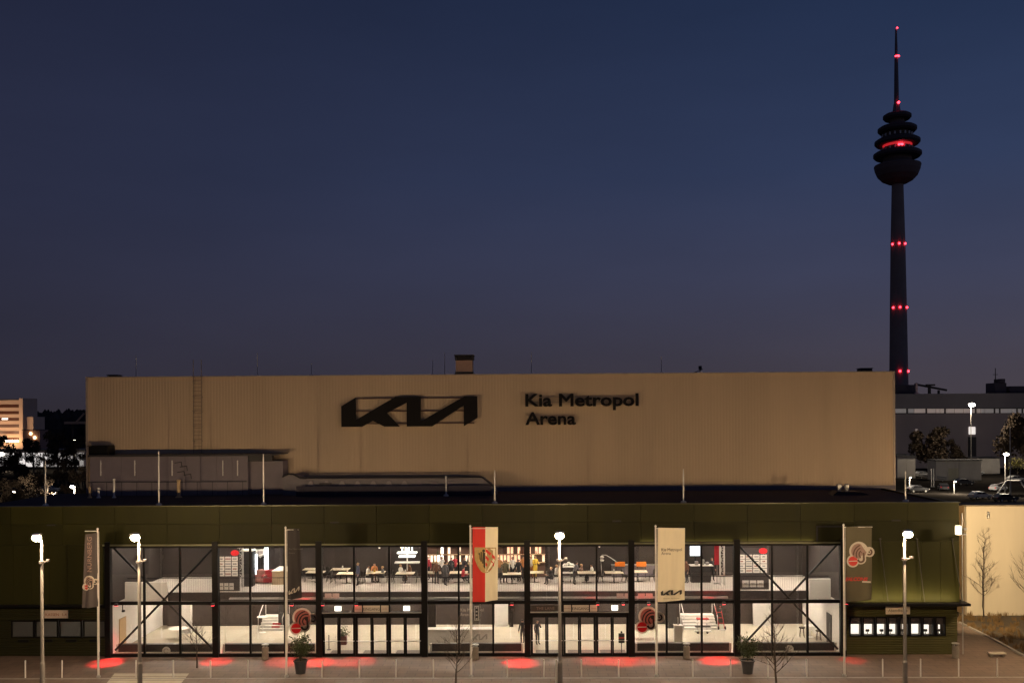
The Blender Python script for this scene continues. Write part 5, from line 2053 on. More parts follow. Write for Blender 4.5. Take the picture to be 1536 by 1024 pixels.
m.build('eagle', mat('arms_dark', (0.05, 0.04, 0.02), 0.8, var=0), cs)
m = MB()
for k in range(3):                       # bends on the right half
    z_ = ctr.z + 0.66 - k * 0.42
    m.prism([(ctr.x + 0.02, z_), (ctr.x + 0.02, z_ - 0.2), (ctr.x + sw * (0.95 - .12 * k), z_ - 0.2 - 0.5), (ctr.x + sw * (0.97 - .09 * k), z_ - 0.5)] if k < 2 else [(ctr.x + 0.02, z_), (ctr.x + 0.02, z_ - 0.2), (ctr.x + sw * 0.45, z_ - 0.52), (ctr.x + sw * 0.6, z_ - 0.42)], YFl - 0.158, YFl - 0.153)
m.build('bend', f_red, cs)
bpy.context.view_layer.update()
drape(o, TL, TR, BR, BL, 0.055, 0.0)
# 4 cream flag with the hall's name
flagpole(984, 790, 'flagpole with the cream banner', 1, 1027)
o, TL, TR, BR, BL = banner('banner_flag', ((987, 791), (1027.5, 791.5), (1027, 899), (986.5, 902)), f_cream, 'cream banner with two lines of dark text and a dark logo near the bottom', ph=2.0, wav=0.05)
for py, tx_, wp in ((826, 'Kia Metropol', 1023), (831.5, 'Arena', 1006)):
    a, e = PY(992, py, YFl - .13), PY(wp, py, YFl - .13)
    m = text_mb(tx_, 0.27, 0, YFl - 0.13, a.z, 0.006, 'LEFT')
    xs_ = [v.x for v in m.v]
    for v in m.v:
        v.x = a.x + (v.x - min(xs_)) * (e.x - a.x) / (max(xs_) - min(xs_))
    m.build('lettering', mat('flag_ink_brown', (0.18, 0.13, 0.07), 0.8, var=0), o)
a, c = PY(991, 892, YFl - .13), PY(1023, 884.5, YFl - .13)
m = MB()
m.prism(logo_pts((a.x + c.x) / 2, (a.z + c.z) / 2, c.x - a.x, c.z - a.z), YFl - 0.135, YFl - 0.128)
m.build('logo', ink_dark, o)
a = PY(1007, 897.5, YFl - .13)
m = text_mb('Movement that inspires', 0.105, a.x, YFl - 0.13, a.z, 0.005)
m.build('lettering', mat('flag_ink_tan', (0.42, 0.34, 0.22), 0.8, var=0), o)
bpy.context.view_layer.update()
drape(o, TL, TR, BR, BL, 0.05, 2.0)
# 5 olive grey club flag
flagpole(1266, 788, 'rightmost flagpole with an olive grey banner', 1, 1308)
o, TL, TR, BR, BL = banner('banner_flag', ((1269, 789.5), (1307.5, 790), (1307, 898), (1268.5, 902.5)), f_olive, 'olive grey banner with a round emblem and red lettering at the right', ph=4.0)
p = PY(1288, 826, YFl - 0.14)
emblem(o, p.x, p.z, YFl - 0.14, 0.50, ink_mid, mat('plume_brown', (0.12, 0.07, 0.05), .8, var=0), ink_pale, ink_red, 0.02)
a = PY(1284, 870.5, YFl - .14)
m = text_mb('FALCONS', 0.30, a.x, YFl - 0.14, a.z, 0.006, shear=0.25, bold=0.012)
m.build('lettering', ink_red, o)
a = PY(1299, 872.5, YFl - .14)
m = MB()
m.box(a.x - 0.22, a.x + 0.26, YFl - 0.147, YFl - 0.14, a.z - 0.03, a.z + 0.07)
m.build('bar', ink_pale, o)

bpy.context.view_layer.update()
drape(o, TL, TR, BR, BL, 0.055, 4.0)

# ------------------------------------------------------------------ planters, bins
for px, py, lab, wl in ((451, 1009, 'dark round planter below the left emblem sticker', 1.0), (1121.5, 1009, 'dark round planter in front of the right part of the glass', 1.2)):
    g = PZ(px, py)
    t = thing('planter', lab, 'planter', (g.x, g.y, 0), 'round planters on the forecourt')
    m = MB()
    m.lathe([(0.30, 0), (0.40, 0.72), (0.45, 0.76), (0.45, 0.84), (0.40, 0.84), (0.38, 0.72)], g.x, g.y, 0, 20)
    m.build('pot', M['pot'], t)
    m = MB()
    m.lathe([(0.375, 0.73), (0.2, 0.76)], g.x, g.y, 0, 16)
    m.build('soil', M['soil'], t)
    s_ = thing('shrub', 'leafy shrub growing in the left planter' if px < 700 else 'broad leafy shrub growing in the right planter', 'shrub', (g.x, g.y, 0.75))
    m = MB()
    sr = random.Random(px)
    tips = []
    for k in range(9):
        a = sr.uniform(0, 6.28)
        h_ = sr.uniform(0.7, 1.55)
        e = Vector((g.x + math.cos(a) * 0.45 * wl * sr.uniform(.4, 1), g.y + math.sin(a) * .45 * wl * sr.uniform(.4, 1), 0.76 + h_))
        m.tube([(g.x, g.y, 0.74), (g.x + (e.x - g.x) * .4, g.y + (e.y - g.y) * .4, 0.76 + h_ * .6), e], [0.03, 0.02, 0.008], 5)
        tips.append(e)
    m.build('stem', M['bark'], s_)
    m = MB()
    for k in range(1500):
        e = sr.choice(tips)
        tt = sr.uniform(.35, 1.05)
        b_ = Vector((g.x, g.y, 0.8)).lerp(e, tt)
        p = b_ + Vector((sr.gauss(0, .17 * wl), sr.gauss(0, .17 * wl), sr.gauss(0, .12)))
        d = Vector((p.x - g.x, p.y - g.y, sr.uniform(-.1, .5))) + Vector((sr.gauss(0, .3), sr.gauss(0, .3), sr.gauss(0, .3)))
        d = d.normalized() * sr.uniform(.08, .15)
        w_ = d.cross(Vector((sr.gauss(0, 1), sr.gauss(0, 1), sr.gauss(0, 1)))).normalized() * .035
        m.add([p, p + d * .5 + w_, p + d, p + d * .5 - w_], [(0, 1, 2, 3)])
    m.build('foliage', M['leaf'], s_)
for px, py, lab in ((398, 988, 'grey concrete litter bin before the glass left of the left doors'), (713, 988, 'grey concrete litter bin below the red and white flag'), (1030, 987, 'grey concrete litter bin right of the cream flag'), (1433, 986, 'grey concrete litter bin at the right corner of the green wing')):
    g = PZ(px, py)
    y = min(g.y, YF - 0.75)
    t = thing('litter_bin', lab, 'litter bin', (g.x, y, 0), 'concrete litter bins along the front')
    m = MB()
    m.lathe([(0.20, 0), (0.22, 0.04), (0.22, 0.78), (0.2, 0.82)], g.x, y, 0, 16)
    m.build('body', M['concrete_bin'], t)
    m = MB()
    for k in range(4):
        a = math.pi / 4 + k * math.pi / 2
        m.box(g.x + .16 * math.cos(a) - .015, g.x + .16 * math.cos(a) + .015, y + .16 * math.sin(a) - .015, y + .16 * math.sin(a) + .015, 0.82, 0.95)
    m.lathe([(0.24, 0.95), (0.24, 0.99), (0.1, 1.03)], g.x, y, 0, 16)
    m.build('lid', M['galv'], t)

# ------------------------------------------------------------------ bare young trees


def bare_tree(x, y, h, label, seed, spread=0.32, first=0.28, nbr=26, thick=0.05, z0=0.0):
    r = random.Random(seed)
    t = thing('bare_tree', label, 'tree', (x, y, z0), 'bare young trees')
    m = MB()
    pts, rad = [], []
    for k in range(9):
        f = k / 8
        pts.append(Vector((x + r.uniform(-.012, .012) * h * (k > 0), y + r.uniform(-.012, .012) * h * (k > 0), z0 + h * f)))
        rad.append(max(0.006, thick * (1 - f) ** 0.8))
    m.tube(pts, rad, 7)
    m.build('trunk', M['bark'], t)
    m = MB()

    def branch(p, d, l, rd, depth):
        q = [p]
        dd = d.copy()
        for k in range(4):
            dd = (dd + Vector((r.gauss(0, .12), r.gauss(0, .12), 0.10 + r.gauss(0, .08)))).normalized()
            q.append(q[-1] + dd * l / 4)
        m.tube(q, [rd * (1 - i / 5) for i in range(5)], 4, cap=False)
        if depth > 0:
            for k in range(3 if depth > 1 else 2):
                i = r.randint(1, 3)
                s = (dd + Vector((r.gauss(0, .55), r.gauss(0, .55), r.gauss(0.15, .35)))).normalized()
                branch(q[i], s, l * r.uniform(.4, .65), rd * .6, depth - 1)
    for k in range(nbr):
        f = first + (0.96 - first) * (k + r.random() * .6) / nbr
        a = k * 2.4 + r.uniform(-.4, .4)
        l = h * spread * (1.05 - 0.75 * (f - first) / (1 - first)) * r.uniform(.7, 1.1)
        i = f * 8
        i0 = min(7, int(i))
        p = pts[i0].lerp(pts[i0 + 1], i - i0)
        branch(p, Vector((math.cos(a), math.sin(a), r.uniform(.55, .95))).normalized(), l, max(0.008, thick * .36 * (1 - f * .6)), 2)
    m.build('crown', M['bark'], t)


g = PZ(295.5, 1001)
bare_tree(g.x, g.y, 3.3, 'small bare young tree in front of the left bays of the glass', 21, 0.44, 0.28, 22, 0.05)
g = PZ(685, 1040)
bare_tree(g.x, g.y, fz(685, 925, g.y), 'bare young tree in front of the reception counter left of the red and white flag', 22, 0.42, 0.26, 26, 0.065)
g = PZ(1163, 1036)
bare_tree(g.x, g.y, fz(1163, 918, g.y), 'bare young tree to the right of the right planter', 23, 0.42, 0.22, 28, 0.07)
g = PZ(1476, 925)
bare_tree(g.x, g.y, fz(1474, 793, g.y), 'tall slim bare tree in the planting bed before the cream wall', 24, 0.26, 0.22, 30, 0.07)
g = PZ(1550, 935)
bare_tree(g.x, g.y, fz(1545, 800, g.y), 'bare tree cut by the right edge of the picture before the cream wall', 25, 0.36, 0.2, 26, 0.08)
# ------------------------------------------------------------------ people


def bone_dist(p, a, b_):
    ab = b_ - a
    t = max(0, min(1, (p - a).dot(ab) / max(1e-9, ab.length_squared)))
    return (p - (a + ab * t)).length


def person(label, loc, rz, top, trousers, hair, pose='stand', group=None, h=1.75, long_coat=False, hair_long=False, holding=None, seed=0):
    r = random.Random(seed)
    P, RAD, E, B = [], [], [], []      # points, radii, edges, region per edge

    def pt(x, y, z, rad):
        P.append(Vector((x, y, z)))
        RAD.append(rad)
        return len(P) - 1

    def ed(a, c, reg):
        E.append((a, c))
        B.append(reg)
    sit = pose == 'sit'
    dz = -0.47 if sit else 0.0
    lean = 0.06 if pose in ('bend', 'sit') else 0.0
    if pose == 'bend':
        lean = 0.22
    pel = pt(0, 0, 0.95 + dz, 0.135)
    wai = pt(0, -lean * .3, 1.12 + dz, 0.125)
    che = pt(0, -lean * .8, 1.33 + dz, 0.15)
    nb = pt(0, -lean, 1.47 + dz, 0.075)
    nk = pt(0, -lean - .01, 1.53 + dz, 0.055)
    hm = pt(0, -lean - .02, 1.62 + dz, 0.088)
    ht = pt(0, -lean - .015, 1.70 + dz, 0.072)
    for a, c, g in ((pel, wai, 1), (wai, che, 1), (che, nb, 1), (nb, nk, 0), (nk, hm, 0), (hm, ht, 0)):
        ed(a, c, g)
    ns = pt(0, -lean - .115, 1.605 + dz, 0.014)
    ed(hm, ns, 0)
    for s in (-1, 1):
        er = pt(s * .09, -lean - .01, 1.61 + dz, 0.018)
        ed(hm, er, 0)
        sh = pt(s * .175, -lean * .9, 1.41 + dz, 0.068)
        ed(nb, sh, 1)
        swing = r.uniform(-.06, .10)
        if sit or pose == 'reach' or pose == 'bend':
            el = pt(s * .23, -lean - .06, 1.15 + dz, 0.05)
            wr = pt(s * .19, -lean - .29, 1.17 + dz, 0.034)
            dirh = Vector((-s * .12, -.95, .05))
        elif pose == 'phone' and s == 1:
            el = pt(s * .25, -.10, 1.17, 0.05)
            wr = pt(s * .14, -.25, 1.36, 0.034)
            dirh = Vector((-s * .3, -.3, .9))
        else:
            el = pt(s * .245, .02 - swing * .3, 1.14, 0.05)
            wr = pt(s * .25, -.05 - swing, 0.90, 0.034)
            dirh = Vector((0, -.18, -.98))
        ed(sh, el, 1)
        ed(el, wr, 1)
        dirh.normalize()
        w = P[wr]
        pa = pt(*(w + dirh * .07), 0.034)
        ed(wr, pa, 0)
        side = dirh.cross(Vector((1, 0, 0)))
        side.normalize()
        for k, ln in enumerate((.07, .085, .08, .062)):
            o_ = side * (k - 1.5) * .02
            f1 = pt(*(P[pa] + dirh * .035 + o_), 0.0095)
            f2 = pt(*(P[pa] + dirh * (.035 + ln * .55) + o_ + Vector((-s * .008, 0, 0))), 0.009)
            f3 = pt(*(P[pa] + dirh * (.03 + ln) + o_ + Vector((-s * .028, 0, 0))), 0.008)
            ed(pa, f1, 0)
            ed(f1, f2, 0)
            ed(f2, f3, 0)
        t1 = pt(*(w + dirh * .045 + side * -.035 + Vector((-s * .01, 0, 0))), 0.011)
        t2 = pt(*(w + dirh * .08 + side * -.055 + Vector((-s * .03, 0, 0))), 0.009)
        ed(wr, t1, 0)
        ed(t1, t2, 0)
        hip = pt(s * .085, 0, 0.91 + dz, 0.105)
        ed(pel, hip, 2)
        if sit:
            kn = pt(s * .12, -.43, 0.50, 0.068)
            an = pt(s * .12, -.40 + r.uniform(-.06, .08), 0.10, 0.042)
        else:
            st = r.uniform(-.07, .07) * s
            kn = pt(s * .095, -.02 + st * .5, 0.50, 0.062)
            an = pt(s * .10, .02 + st, 0.10, 0.042)
        to = pt(P[an].x + s * .02, P[an].y - .16, 0.035, 0.035)
        ed(hip, kn, 2)
        ed(kn, an, 2)
        ed(an, to, 3)
    me = bpy.data.meshes.new('body')
    sc_ = h / 1.77
    me.from_pydata(P, E, [])
    ob = bpy.data.objects.new('tmp', me)
    C.objects.link(ob)
    md = ob.modifiers.new('skin', 'SKIN')
    md.use_smooth_shade = True
    lay = me.skin_vertices[0].data if me.skin_vertices else None
    if lay is None:
        bm = bmesh.new()
        bm.from_mesh(me)
        bm.verts.layers.skin.verify()
        bm.to_mesh(me)
        bm.free()
        lay = me.skin_vertices[0].data
    for i, rd in enumerate(RAD):
        lay[i].radius = (rd, rd)
        lay[i].use_root = (i == 0)
    sb = ob.modifiers.new('sub', 'SUBSURF')
    sb.levels = 1
    sb.render_levels = 1
    dg = bpy.context.evaluated_depsgraph_get()
    bd = bpy.data.meshes.new_from_object(ob.evaluated_get(dg))
    bpy.data.objects.remove(ob)
    bd.materials.clear()
    for mm in (M['skin'], top, trousers, M['black']):
        bd.materials.append(mm)
    for f in bd.polygons:
        c = f.center
        best = min(range(len(E)), key=lambda k: bone_dist(c, P[E[k][0]], P[E[k][1]]) - 0.8 * min(RAD[E[k][0]], RAD[E[k][1]]))
        reg = B[best]
        if reg == 2 and long_coat and not sit and c.z > 0.62:
            reg = 1
        f.material_index = reg
        f.use_smooth = True
    for v in bd.vertices:
        v.co *= sc_
    bd.name = 'person'
    t = bpy.data.objects.new('person', bd)
    C.objects.link(t)
    tag(t, label, 'person', group)
    t.location = loc
    t.rotation_euler = (0, 0, rz)
    # hair cap and face marks ride on the head
    m = MB()
    hy, hz = -lean - .01, 1.66 + dz
    n1, n2 = 8, 14
    for i in range(n1 + 1):
        th = (math.pi * .58) * i / n1
        for k in range(n2):
            ph = 2 * math.pi * k / n2
            fr_ = max(0, -math.sin(ph))
            tt = th * (1 - .42 * fr_) if not hair_long else th * (1.25 - .6 * fr_)
            m.v.append(Vector((math.sin(tt) * math.cos(ph) * .098, hy + .012 + math.sin(tt) * math.sin(ph) * .11, hz - .03 + math.cos(tt) * .105)) * sc_)
    for i in range(n1):
        for k in range(n2):
            k2 = (k + 1) % n2
            m.f.append([i * n2 + k, (i + 1) * n2 + k, (i + 1) * n2 + k2, i * n2 + k2])
            m.mi.append(0)
    hr = m.build('hair', hair, None, smooth=True)
    hr.parent = t
    m = MB()
    for s in (-1, 1):
        m.sphere((s * .032 * sc_, (-lean - .098) * sc_, (1.635 + dz) * sc_), .011 * sc_, 4)
    m.box(-.022 * sc_, .022 * sc_, (-lean - .104) * sc_, (-lean - .092) * sc_, (1.568 + dz) * sc_, (1.576 + dz) * sc_)
    fc = m.build('face', M['hair_dark'], None)
    fc.parent = t
    return t


def cl(name, c):
    return mat('cloth_' + name, c, 0.85, var=0.12, scale=8)


c_dark, c_grey, c_white, c_brown, c_red, c_yellow, c_olive, c_blue, c_orange = cl('dark', (.03, .03, .035)), cl('grey', (.14, .14, .15)), cl('white', (.7, .66, .6)), cl('brown', (.20, .10, .06)), cl('red', (.45, .04, .06)), cl('yellow', (.75, .5, .06)), cl('olive', (.15, .13, .08)), cl('blue', (.06, .07, .12)), cl('orange', (.45, .18, .06))
gx = lambda px, Y: PY(px, 870, Y).x
gz = ZG + 0.0
person('person in dark jacket standing in the lobby left of the right hand doors', (PZ(784, 965).x, PZ(784, 965).y, 0.012), R(200), c_dark, c_dark, M['hair_dark'], 'stand', 'people in the lobby', 1.78, seed=1)
person('person in dark coat standing inside the leftmost of the right hand doors', (PZ(806, 966).x, PZ(806, 966).y, 0.012), R(30), c_dark, c_dark, M['hair_dark'], 'phone', 'people in the lobby', 1.75, long_coat=True, seed=2)
GP = 'guests on the upper floor'
for i, (px, Y, rz, top, tr_, hair, pose, lab, lc, hl) in enumerate((
    (537, 70.2, -60, c_blue, c_dark, M['hair_fair'], 'stand', 'person in dark blue coat standing by the group table on the upper floor at left', True, False),
    (551, 71.6, 80, c_white, c_dark, M['hair_dark'], 'sit', 'person in white top seated at the left of the group table', False, False),
    (562, 72.8, 0, c_orange, c_brown, M['hair_dark'], 'sit', 'person in orange brown top seated behind the group table', False, True),
    (575, 71.5, -80, c_grey, c_dark, M['hair_fair'], 'sit', 'person in grey top seated at the right of the group table', False, False),
    (655, 70.6, 180, c_brown, c_dark, M['hair_fair'], 'stand', 'person in brown top with fair hair standing with back to the glass near the bar', False, True),
    (668, 70.0, 150, c_grey, c_dark, M['hair_dark'], 'stand', 'person in grey coat standing right of the fair haired person by the bar', True, False),
    (677, 72.6, -20, c_dark, c_dark, M['hair_dark'], 'stand', 'person in dark clothes standing deep inside the bar area left of the mullion', False, False),
    (683, 73.2, 10, c_red, c_dark, M['hair_fair'], 'stand', 'person in a red top standing at the bar counter', False, False),
    (697, 72.0, 40, c_dark, c_dark, M['hair_fair'], 'reach', 'person in dark jacket reaching over the table left of the red and white flag', False, False),
    (716, 72.4, 0, c_dark, c_grey, M['hair_dark'], 'stand', 'person in dark clothes standing behind the red and white flag', False, False),
    (758, 71.0, 165, c_olive, c_dark, M['hair_fair'], 'stand', 'person in an olive jacket seen from behind right of the city flag', True, False),
    (769, 72.3, 20, c_white, c_dark, M['hair_dark'], 'stand', 'person in a white shirt standing between the olive jacket and a dark suit', False, False),
    (778, 71.6, -30, c_dark, c_dark, M['hair_dark'], 'stand', 'person in a dark suit standing left of the black column', False, False),
    (785, 72.9, 15, c_orange, c_dark, M['hair_dark'], 'stand', 'person in an orange top standing just left of the black column by the bar', False, False),
    (803, 72.8, 30, c_yellow, c_yellow, M['hair_fair'], 'reach', 'person in bright yellow standing right of the black column', True, True),
    (797, 73.2, -20, c_white, c_orange, M['hair_fair'], 'stand', 'person in white standing beside the one in bright yellow', False, False),
    (828, 70.6, -70, c_dark, c_dark, M['hair_fair'], 'sit', 'person in dark clothes seated left of the middle street lamp', False, False),
    (834, 71.6, 60, c_white, c_dark, M['hair_fair'], 'sit', 'person in white seated behind the middle street lamp', False, False),
    (861, 70.3, 110, c_grey, c_dark, M['hair_dark'], 'bend', 'person in dark grey bending over the serving trolley right of the street lamp', False, False),
    (694, 70.9, 90, c_red, c_dark, M['hair_dark'], 'sit', 'person in red seated at the table left of the red and white flag', False, False),
    (642, 72.6, -30, c_red, c_dark, M['hair_fair'], 'stand', 'person in a red top just right of the third black column', False, False),
    (663, 73.1, 20, c_white, c_dark, M['hair_fair'], 'stand', 'person in white top facing out beside the bar counter', False, True),
    (749, 72.6, 10, c_orange, c_dark, M['hair_fair'], 'stand', 'person in an orange top right beside the edge of the red and white flag', False, False),
    (871, 71.9, 70, c_brown, c_dark, M['hair_fair'], 'sit', 'person in brown seated right of the serving trolley', False, False),
    (889, 72.1, -80, c_white, c_dark, M['hair_dark'], 'sit', 'person in white seated at the table right of the serving trolley', False, False),
    (600, 72.2, 60, c_white, c_dark, M['hair_fair'], 'sit', 'person in white seated left of the white tiered display', False, False),
    (616, 72.3, -60, c_brown, c_brown, M['hair_dark'], 'sit', 'person in brown seated below the white tiered display', False, False),
    (1030, 70.8, -60, c_brown, c_dark, M['hair_dark'], 'stand', 'person in brown standing at the dark counter beside the cream flag', False, False),
    (1068, 71.8, 10, c_dark, c_dark, M['hair_dark'], 'stand', 'person in dark clothes standing behind the counter at right', False, False),
)):
    person(lab, (gx(px, Y), Y, gz), R(rz), top, tr_, hair, pose, GP, 1.72 + .04 * (i % 3), lc, hl, seed=10 + i)

# ------------------------------------------------------------------ upper floor furniture
tb = thing('cafe_table', 'small square table at the left end of the upper floor dining row', 'table', (0, 0, 0), 'square tables on the upper floor')
m = MB()
m.cbox(-0.68, 0.68, -0.52, 0.52, 0.72, 0.76, 0.012)
m.build('tabletop', mat('table_top', (0.72, 0.62, 0.45), 0.45, var=0.08), tb)
m = MB()
m.lathe([(0.04, 0.03), (0.035, 0.71)], 0, 0, 0, 8)
m.build('stem', M['black'], tb)
m = MB()
m.box(-0.36, 0.36, -0.03, 0.03, 0, 0.028)
m.box(-0.03, 0.03, -0.34, -0.031, 0, 0.028)
m.box(-0.03, 0.03, 0.031, 0.34, 0, 0.028)
m.build('foot', M['black'], tb)
ch = thing('shell_chair', 'dark shell chair', 'chair', (0, 0, 0), 'shell chairs on the upper floor')
m = MB()                       # bent shell: seat rising into the back (faces +X)
prof = [(0.24, 0.46), (0.20, 0.44), (0.0, 0.43), (-0.16, 0.46), (-0.23, 0.56), (-0.26, 0.72), (-0.30, 0.88)]
vs, fs = [], []
for sgn in (0, 1):
    for a, z in prof:
        for k in range(7):
            u = (k - 3) / 3
            wv = 0.23 - 0.03 * abs(z - 0.5)
            vs.append((a + 0.10 * u * u * (z > 0.5) + sgn * 0.018 * (z > .5), u * wv, z + 0.05 * u * u - sgn * 0.02))
n_ = len(prof) * 7
for i in range(len(prof) - 1):
    for k in range(6):
        a = i * 7 + k
        fs.append((a, a + 1, a + 8, a + 7))
        fs.append((a + n_, a + 7 + n_, a + 8 + n_, a + 1 + n_))
m.add(vs, fs)
m.build('shell', mat('chair_shell', (0.035, 0.03, 0.028), 0.5, var=.15), ch, smooth=True)
for sx in (-.17, .18):
    for sy in (-.17, .17):
        m = MB()
        m.tube([(sx * .8, sy * .8, 0.42), (sx * 1.15, sy * 1.1, 0)], 0.014, 6)
        m.build('leg', M['black'], ch)
tabs = [(474, 71.9, 'square table at the far left of the upper floor beside the draped counter', 'far left table'),
        (469, 73.3, 'square table behind the far left one on the upper floor', 'table behind the far left one'),
        (511, 73.2, 'square table with a white topped stand in the second dining bay', 'rear table of the second dining bay'),
        (520, 71.2, 'square table nearest the glass in the second dining bay', 'table of the second dining bay'),
        (564, 71.6, 'square table where the seated group sits on the upper floor', 'table of the seated group'),
        (608, 71.2, 'square table below the white tiered display', 'table below the white tiered display'),
        (649, 71.4, 'square pale table just right of the third black column', 'pale table right of the column'),
        (688, 71.4, 'square table left of the red and white flag', 'table left of the red and white flag'),
        (768, 70.8, 'square table crowded by standing guests right of the red and white flag', 'table crowded by standing guests'),
        (802, 71.4, 'square orange lit table below the person in yellow', 'table below the person in yellow'),
        (880, 71.2, 'square table right of the serving trolley', 'table right of the serving trolley'),
        (921, 71.2, 'square table in front of the left orange panel', 'table before the left orange panel'),
        (957, 71.6, 'square table in front of the right orange panel', 'table before the right orange panel')]
first_t, first_c = True, True
for px, Y, lab, cl_ in tabs:
    loc = (gx(px, Y), Y, gz)
    if first_t:
        tb.location = loc
        tb['label'] = lab
        first_t = False
    else:
        dup(tb, loc, lab)
    if cl_:
        for s, nm_ in ((-1, 'left'), (1, 'right')):
            l2 = 'dark shell chair %s of the %s' % (nm_, cl_)
            lc_ = (loc[0] + s * 1.02, Y - 0.05, gz)
            rz = R(0 if s < 0 else 180)
            if first_c:
                ch.location = lc_
                ch.rotation_euler = (0, 0, rz)
                ch['label'] = l2
                first_c = False
            else:
                dup(ch, lc_, l2, rz)
# table lamps / menus standing on tables
for px, Y, lab in ((473.5, 71.9, 'little white menu stand on the far left table'), (514, 73.2, 'little white menu stand on the rear table of the second dining bay'), (521, 71.2, 'little white menu stand on the front table of the second dining bay'), (562, 71.6, 'little yellow flower pot on the group table'), (608, 71.2, 'little white menu stand on the table below the tiered display'), (921, 71.2, 'little white menu stand on the table before the left orange panel')):
    x = gx(px, Y)
    m = MB()
    m.prism([(x - .07, gz + .76), (x + .07, gz + .76), (x + .03, gz + 1.0), (x - .03, gz + 1.0)], Y - .05, Y + .05)
    m.box(x - .09, x + .09, Y - .07, Y + .07, gz + .76, gz + .775)
    tag(m.build('menu_stand', M['white'] if 'yellow' not in lab else mat('yellow_pot', (.6, .4, .05), .5, var=.1), loc=(x, Y, gz + .76)), lab, 'menu stand', 'menu stands on the tables')
# white tiered display
x, Y = gx(611, 73.4), 73.4
t = thing('tiered_display', 'white tiered display with upright slats on the upper floor below the pendant lamp', 'display', (x, Y, gz))
m = MB()
m.lathe([(.3, 0), (.3, .05), (.05, .08), (.05, 2.3), (.09, 2.35), (.05, 2.4)], x, Y, gz, 10)
m.build('post', M['white'], t)
for z, w_ in ((1.15, .95), (1.62, .62), (1.9, .75)):
    m = MB()
    m.cbox(x - w_ / 1, x + w_ / 1, Y - .3, Y + .3, gz + z, gz + z + .1, .02)
    m.build('shelf', M['exit_glow'] if z > 1.2 else M['white'], t)
for k in range(4):
    m = MB()
    m.box(x - .42 + k * .25, x - .32 + k * .25, Y - .06, Y + .06, gz + 2.0, gz + 2.0 + (.72, .5, .62, .75)[k])
    m.build('slat', M['exit_glow'], t)
# pendants
for px, py, Y, r_, lab, g_ in ((603, 819.5, 71.5, .13, 'round lit pendant lamp above the tiered display', emis('pendant_glow', (1, .72, .42), 6)), (569, 821, 72, .07, 'tiny pendant lamp above the group table', emis('pendant_dim', (1, .8, .6), .8)), (899, 819, 72, .07, 'tiny pendant lamp right of the serving trolley', emis('pendant_dim', (1, .8, .6), .8))):
    p = PY(px, py, Y)
    t = thing('pendant_lamp', lab, 'pendant lamp', (p.x, Y, p.z), 'pendant lamps on the upper floor')
    m = MB()
    m.sphere((p.x, Y, p.z), r_, 8)
    m.build('globe', g_, t)
    m = MB()
    m.tube([(p.x, Y, p.z + r_ * .98), (p.x, Y, 8.6)], .012, 5)
    m.build('cord', M['black'], t)
# bar with lit back shelf
x0, x1 = gx(640, 74), gx(818, 74)
t = thing('bar_shelf', 'glowing white and orange back shelf of the bar on the upper floor', 'bar shelf', ((x0 + x1) / 2, 74.0, gz))
m = MB()
m.box(x0, x1, 73.98, 74.14, gz, gz + 3.4)
m.build('back_panel', mat('bar_panel', (.10, .05, .035), .6, var=.15), t)
br_ = random.Random(9)
n_ = 34
for k in range(n_):
    a, c = x0 + (x1 - x0) * k / n_ + .04, x0 + (x1 - x0) * (k + 1) / n_ - .04
    f = k / n_
    colr = (1, .95, .9) if .06 < f < .17 else ((1, .42, .18) if f > .45 else (1, .72, .5))
    for q in range(3):
        if br_.random() < .42:
            continue
        z = gz + 1.15 + q * .62
        m = MB()
        m.box(a, c, 73.95, 73.975, z, z + .5)
        m.build('lit_panel', emis('bar_glow_%s' % ('a' if colr[1] > .9 else 'b' if colr[1] < .5 else 'c'), colr, 3.2 if colr[1] > .9 else 1.5), t)
m = MB()
for q in range(4):
    m.box(x0, x1, 73.78, 73.945, gz + 1.08 + q * .62, gz + 1.12 + q * .62)
m.build('shelf_board', M['wood'], t)
for k in range(46):
    xb = x0 + (x1 - x0) * br_.random()
    q = br_.randint(0, 2)
    m = MB()
    m.lathe([(.04, 0), (.04, .2), (.015, .26), (.015, .34)], xb, 73.86, gz + 1.12 + q * .62, 7)
    m.build('bottle', mat('bottle_%d' % (k % 3), ((.12, .03, .01), (.02, .06, .02), (.4, .2, .03))[k % 3], .15, var=0), t)
t = thing('bar_counter', 'long dark bar counter with a pale top in front of the glowing shelf', 'counter', ((x0 + x1) / 2, 73.4, gz))
m = MB()
m.box(x0 + 1, x1 - 2, 73.3, 73.6, gz, gz + 1.05)
m.build('front', M['dark'], t)
m = MB()
m.cbox(x0 + .9, x1 - 1.9, 73.2, 73.65, gz + 1.052, gz + 1.1, .01)
m.build('worktop', M['wood'], t)
# serving trolley
Y = 70.9
x = gx(853, Y)
t = thing('serving_trolley', 'pale serving trolley heaped with white dishes right of the middle street lamp', 'trolley', (x, Y, gz))
for z in (.3, .75, 1.2):
    m = MB()
    m.cbox(x - .55, x + .5, Y - .3, Y + .3, gz + z, gz + z + .06, .02)
    m.build('shelf', M['white'], t)
for dx in (-.5, .45):
    for dy in (-.26, .26):
        m = MB()
        m.tube([(x + dx, Y + dy, gz), (x + dx, Y + dy, gz + 1.3)], .018, 6)
        m.build('leg', M['galv'], t)
m = MB()
for k in range(7):
    m.sphere((x - .42 + .14 * k, Y - .05 + .1 * ((k * 3) % 3 - 1), gz + 1.3 + .1 * (k % 2) + .12 * (k in (2, 3, 4))), .13, 5, 1, 1, .7)
m.build('dish', M['white'], t)
